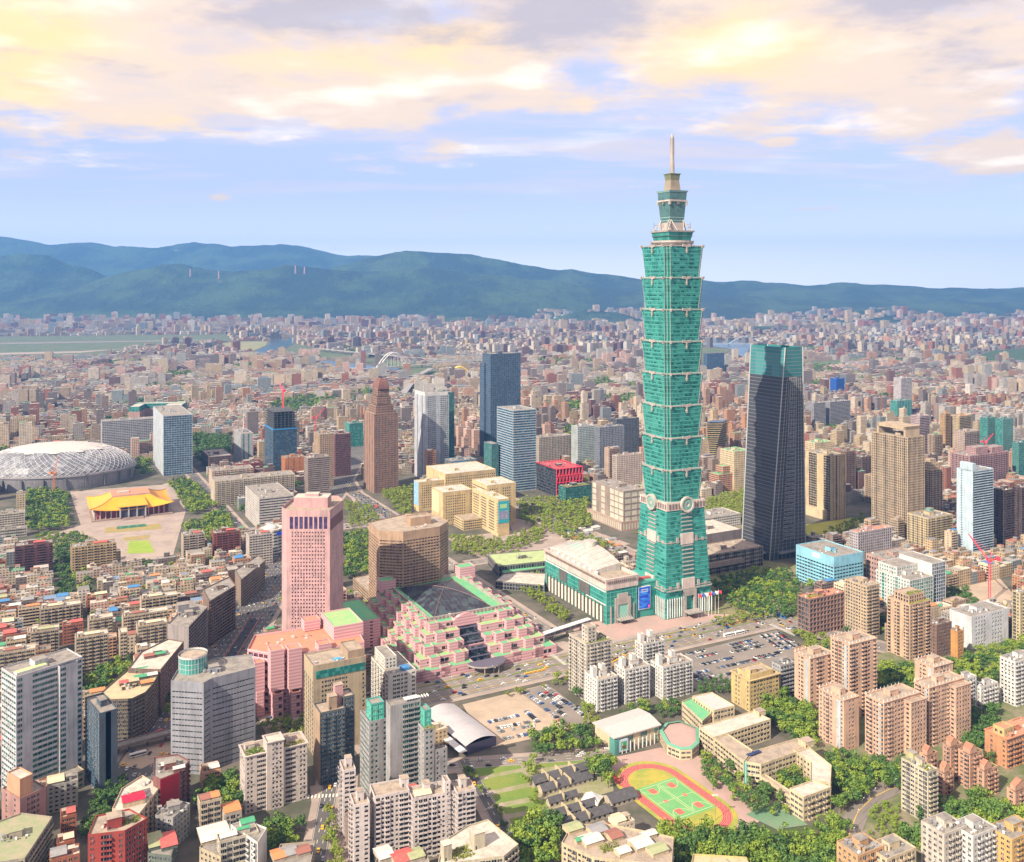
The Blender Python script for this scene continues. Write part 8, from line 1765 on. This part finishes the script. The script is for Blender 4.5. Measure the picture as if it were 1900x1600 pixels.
for i, (p, q_) in enumerate([((1262, 1219), (1312, 1207)), ((1275, 1226), (1330, 1213)), ((1348, 1200), (1396, 1189)), ((1352, 1206), (1412, 1193)), ((1356, 1212), (1418, 1199)), ((1300, 1235), (1362, 1221)), ((1330, 1241), (1400, 1226)), ((1284, 1252), (1316, 1245)), ((1318, 1260), (1362, 1250)), ((1372, 1232), (1440, 1217)), ((1412, 1180), (1452, 1208)), ((1422, 1178), (1462, 1206)), ((1434, 1177), (1476, 1204)), ((1444, 1176), (1488, 1203)), ((1286, 1258), (1320, 1250)), ((1290, 1264), (1330, 1256)), ((1400, 1222), (1450, 1211))]):
    row('%s row of the avenue car park' % ordn(i+1), p, q_, None, .8)
row('taxi rank behind the garden flats', (1132, 1230), (1166, 1212), None, .9, None, ['yellow']*5+['silver']); row('second taxi rank behind the garden flats', (1138, 1240), (1176, 1220), None, .8, None, ['yellow']*3+['silver', 'white'])
row('taxi rank before the skyscraper', (1340, 1163), (1392, 1152), 10, .95, math.atan2(eE.y, eE.x), ['yellow'])
row('taxi rank before the pink hall', (974, 1252), (1012, 1244), 5, .95, math.atan2(eE.y, eE.x), ['yellow'])
for ri, (P0, d, s0, s1, wd, lanes) in enumerate(ROADS):
    nm = ['lanes of the avenue', 'main road left of the pink tower', 'road by the brown framed office', 'road behind the brown framed office', 'road beside the green mall', 'road above the pink tower', 'road before the city hall', 'road left of the city hall', 'road beside the memorial park', 'road by the hotel', 'median street at the bottom', 'street above the park', 'street beside the park', 'street behind the white flats'][ri]; n = Vector((-d.y, d.x))
    for k in range(lanes):
        s = s0+rc_.uniform(5, 40)
        while s < min(s1, 900):
            o = -wd/2+(k+.5)*wd/lanes; P_ = P0+d*s+n*o
            if abs(o) > 1.5 or lanes < 4: CARS.append((nm, P_.x, P_.y, math.atan2(d.y, d.x)+(0 if k < lanes/2 else math.pi), rc_.choice(MIX+['yellow']*3)))
            s += rc_.uniform(14, 62)
def build_cars():
    def ok(c): 
        x_, y_ = px((c[1], c[2], 0)); q = np.array([[c[1], c[2]]]); return 0 < x_ < 1900 and y_ < 1620 and not any(inpoly(q, e_)[0] for e_ in EXB)
    L = sorted([c for c in CARS if ok(c)], key=lambda c: c[2]); solo_, rest = L[:300], L[300:]; by = {}
    for c in solo_: by.setdefault(c[0], []).append(c)
    i_ = 0
    for nm, G_ in by.items():
        G_.sort(key=lambda c: c[1]/c[2])
        for k, (_, x, y, a, col) in enumerate(G_):
            e = empty('taxi' if col == 'yellow' else 'car', (x, y, .26), '%s %s, %s from left in the %s' % (col, 'taxi' if col == 'yellow' else 'car', ordn(k+1), nm), 'taxi' if col == 'yellow' else 'car', 'cars in the '+nm, a)
            link('body', CM[col][0], e); link('car_window', CM[col][1], e)
            for wx in (-1.4, 1.35):
                for wy in (-.86, .86): link('wheel', WHEEL, e, (wx, wy, .32))
    b = MB(); ms = list(CARC)
    for _, x, y, a, col in rest: c, s_ = math.cos(a), math.sin(a); b.obox((x-c*2.2, y-s_*2.2), (x+c*2.2, y+s_*2.2), 1.8, .5, 1.1, ms.index(col)); b.obox((x-c*1.2, y-s_*1.2), (x+c*1, y+s_*1), 1.6, 1.1, 1.7, len(ms))
    if rest: tag(b.obj('distant_cars', [mat('car_'+c, CARC[c]) for c in ms]+[GL_DARK]), 'distant cars on the far streets', 'cars', kind='stuff')
build_cars()
def bus(x, y, ang, lab, col):
    P_ = G(x, y); e = empty('bus', (P_.x, P_.y, .26), lab, 'bus', None, ang); b = MB(); b.box(-6, -1.25, .4, 6, 1.25, 3.1); b.box(-3, -.8, 3.1, 1, .8, 3.4); b.obj('body', mat('bus_'+col, {'white': (.7, .7, .7), 'red': (.5, .08, .05), 'blue': (.05, .2, .5)}[col], .4, 'plain'), e)
    b = MB(); b.box(-5.7, -1.28, 1.5, 5.6, 1.28, 2.6); b.obj('bus_window', GL_DARK, e); b = MB(); b.box(6, -1.1, 1.2, 6.04, 1.1, 2.8); b.obj('windscreen', GL_DARK, e)
    for wx in (-3.6, 3.8):
        for wy in (-1.15, 1.15): o = link('wheel', WHEEL, e, (wx, wy, .5)); o.scale = (1.5, 1.4, 1.5)
aE = math.atan2(eE.y, eE.x)
bus(1372, 1177, aE, 'long white coach on the avenue below the skyscraper', 'white'); bus(1352, 1181, aE, 'white bus close behind the white coach on the avenue', 'white'); bus(752, 1312, aE, 'white and red bus at the left end of the avenue', 'white')
bus(256, 1404, .6, 'white coach parked on the forecourt under the overpass', 'white'); bus(288, 1366, 1.0, 'red bus on the main road beside the curved flats', 'red'); bus(698, 942, 2.0, 'red bus on the road left of the city hall', 'red')
bus(1450, 1146, aE+1.57, 'blue bus at the crossing right of the skyscraper', 'blue')
# street lamps on the avenue
lb = MB(); lb.cyl(0, 0, 0, 10, .14, .09, n=6); lb.bar((0, 0, 9.8), (2.4, 0, 10.4), .07); lb.bar((0, 0, 9.8), (-2.4, 0, 10.4), .07); LP1 = lb.mesh('pole', [STEEL]); lb = MB(); lb.box(1.9, -.2, 10.3, 3.1, .2, 10.5); LP2 = lb.mesh('lamp_head', [WHITE])
for k in range(13):
    P_ = Vector((XA.x, XA.y))+eE*(-140+k*42); e = empty('street_lamp', (P_.x, P_.y, .3), 'twin armed street lamp on the avenue median, %s from the left' % ordn(k+1), 'street lamp', 'street lamps on the avenue', aE+1.57); link('pole', LP1, e); link('lamp_head', LP2, e); o = link('lamp_head', LP2, e, (0, 0, 0), math.pi)
for k, (x, y) in enumerate(((1582, 1570), (1590, 1535), (1600, 1512), (1622, 1494), (1660, 1476))):
    P_ = G(x, y); e = empty('street_lamp', P_, 'street lamp on the curved road, %s from the crossing' % ordn(k+1), 'street lamp', 'street lamps on the curved road', .8); link('pole', LP1, e); link('lamp_head', LP2, e)
for x, y, lab in ((1327, 1524, 'tall floodlight mast beside the lower end of the running track'), (1126, 1432, 'tall floodlight mast at the upper corner of the playground')):
    P_ = G(x, y); e = empty('floodlight_mast', P_, lab, 'floodlight'); b = MB(); b.cyl(0, 0, 0, 17, .22, .14, n=6); b.obj('pole', STEEL, e); b = MB(); [b.box(-2+k*1.0, -.3, 16.6, -1.3+k*1.0, .3, 17.4) for k in range(4)]; b.obj('floodlight', WHITE, e)
# flags at the skyscraper
cf = [(.55, .04, .06), (.05, .1, .4), (.7, .7, .7)]
for k in range(7):
    P_ = G(1296+k*6.2, 1147-k*1.3); e = empty('flagpole', P_, 'flagpole at the skyscraper corner, %s from the left, with a small flag' % ordn(k+1), 'flagpole', 'row of flagpoles'); b = MB(); b.cyl(0, 0, 0, 26, .25, .15, n=6); b.obj('pole', WHITE, e); b = MB(); b.box(.2, -.05, 21.5, 3.4, .05, 25); b.obj('flag', mat('flag_%d' % (k % 3), cf[k % 3], .8, 'plain'), e)
# bridges over the far river
def arch(P0, d, L_, h, m, name, lab, wd=16, deck=10):
    e = empty(name, P0, lab, 'bridge', None, math.atan2(d.y, d.x)); b = MB(); b.box(-L_*.9, -wd/2, deck, L_*1.9, wd/2, deck+2.5); b.obj('deck', W(200, 196, 190), e)
    for s_ in (-1, 1):
        b = MB(); pr = None
        for k in range(17): f = k/16; p = (L_*f, s_*wd/2*.9, deck+h*math.sin(math.pi*f)); (b.bar(pr, p, 2.0) if pr else None); pr = p; (b.bar((L_*f, s_*wd/2*.9, deck), p, .5) if k % 2 == 0 else None)
        b.obj('arch', m, e)
    b = MB(); [b.cyl(x, 0, 0, deck, 2.5, n=8) for x in (-L_*.5, 0, L_, L_*1.5)]; b.obj('pier', STONE, e)
arch(G(700, 688), Vector((1, .9, 0)).normalized(), 150, 60, WHITE, 'white_arch_bridge', 'white arch bridge over the far river left of the slate tower', 20)
arch(G(829, 702), Vector((1, .25, 0)).normalized(), 95, 32, mat('arch_yellow', (.75, .50, .05), .5, 'plain'), 'yellow_arch_bridge', 'yellow arch bridge left of the slate blue tower')
arch(G(1352, 642), Vector((1, .05, 0)).normalized(), 190, 42, W(170, 190, 210), 'pale_arch_bridge', 'pale arch bridge over the river behind the green skyscraper')
def viaduct(pts, wd, z, lab):
    e = empty('viaduct', G(*pts[0]), lab, 'elevated road'); o = G(*pts[0]); P_ = [G(*p)-o for p in pts]; b = MB()
    for p, q_ in zip(P_, P_[1:]): b.obox((p.x, p.y), (q_.x, q_.y), wd, z, z+2.5)
    b.obj('deck', W(190, 184, 180), e); b = MB()
    for p, q_ in zip(P_, P_[1:]):
        for k in range(int((q_-p).length/60)): s_ = p+(q_-p)*(k/max(1, int((q_-p).length/60))); b.cyl(s_.x, s_.y, 0, z, 2, n=6)
    b.obj('pier', STONE, e)
viaduct([(738, 752), (772, 705), (800, 690)], 22, 12, 'elevated road running away left of the slate blue tower'); viaduct([(590, 652), (700, 664), (830, 675), (905, 675), (1045, 663)], 24, 14, 'long elevated road along the far river bank')
viaduct([(355, 800), (420, 790), (500, 776), (640, 772)], 18, 6, 'pale railway deck behind the glass office'); viaduct([(1300, 626), (1410, 627), (1560, 622)], 24, 14, 'far elevated road behind the pale arch bridge')
# teal horseshoe building and its sphere
B_ = Bd('horseshoe_mall', 'teal topped horseshoe shopping mall far left', 'shopping mall', G(238, 800), 8, None, W(196, 160, 150), GL_TEAL, RF_LIGHT, near=False)
for a, c in (((0, 0), (26, 60)), ((78, -4), (120, 60)), ((0, 60), (120, 86))): B_.rect(a[0], a[1], c[0], c[1], 0, 46, 'p', part='wall'); B_.rect(a[0]+1, a[1]+1, c[0]-1, c[1]-1, 45, 58, 'g', part='teal_storey', wall=TEALW, glass=GL_TEAL, sh=6, bay=5)
b = MB(); [b.loft([(52+22*math.cos(k*.2618)*math.cos(t*.39), 30+22*math.cos(k*.2618)*math.sin(t*.39)) for t in range(16)], 4+30*math.sin(k*.2618), [(52+22*math.cos((k+1)*.2618)*math.cos(t*.39)+.01, 30+22*math.cos((k+1)*.2618)*math.sin(t*.39)) for t in range(16)], 4+30*math.sin((k+1)*.2618)) for k in range(5)]; B_.piece('dark_sphere', b, W(110, 96, 110)); B_.done()
# twisted tower behind the skyscraper
B_ = Bd('twisted_tower', 'flaring twisted tower with ochre floors between the two skyscrapers', AT, G(1330, 872), 20, None, W(176, 160, 130), GL_DARK, RF_GREY, near=False); b = MB(); b2 = MB()
for k in range(22):
    f = k/21; s_ = 9+15*f; a = R(10+50*f); P_ = [(8+s_*1.3*math.cos(a+q)*1.0, 12+s_*.7*math.sin(a+q)) for q in (.6, 2.54, 3.74, 5.68)]; b.prism(P_, k*4.1, k*4.1+1.5, 0, 0, True); P3 = inset(P_, 1.4); b2.prism(P3, k*4.1+1.5, k*4.1+4.1, 0)
B_.piece('floor_slab', b, W(186, 166, 120)); B_.piece('glazing', b2, GL_DARK); B_.done()
# masts on the hills
for x, y, h_ in ((353, 566, 60), (406, 560, 60), (565, 545, 55), (548, 560, 60)):
    Y = 10300.0; X = (x-CX)*Y/F; z_ = float(hz(np.array([X]), np.array([Y]))[0]); e = empty('lattice_mast', (X, Y, z_), 'red and white pylon on the hillside, at column %d of the near ridge' % x, 'pylon', 'pylons on the hills'); b = MB()
    for k in range(4): c_, s_ = math.cos(k*1.571), math.sin(k*1.571); b.bar((9*c_, 9*s_, 0), (2*c_, 2*s_, h_*1.5), 2.2, k % 2)
    b.obj('lattice', [mat('pylon_red', (.7, .2, .15), .6, 'plain'), WHITE], e)
# ================= the air itself
def haze():
    b = MB(); b.box(-19000, -1500, -20, 19000, 18800, 1230)
    # one closed box round camera, city and hills; the open sky lies outside
    m = bpy.data.materials.new('haze'); m.use_nodes = True; T = NT(m.node_tree)
    v = T.n('ShaderNodeVolumePrincipled'); o = T.n('ShaderNodeOutputMaterial'); T.L(v.outputs[0], o.inputs['Volume'])
    v.inputs['Color'].default_value = (*HAZE['color'], 1); v.inputs['Density'].default_value = HAZE['density']; v.inputs['Anisotropy'].default_value = HAZE['aniso']
    tag(b.obj('haze', m), 'blue summer haze thickening towards the far hills', 'haze', kind='stuff')
haze()
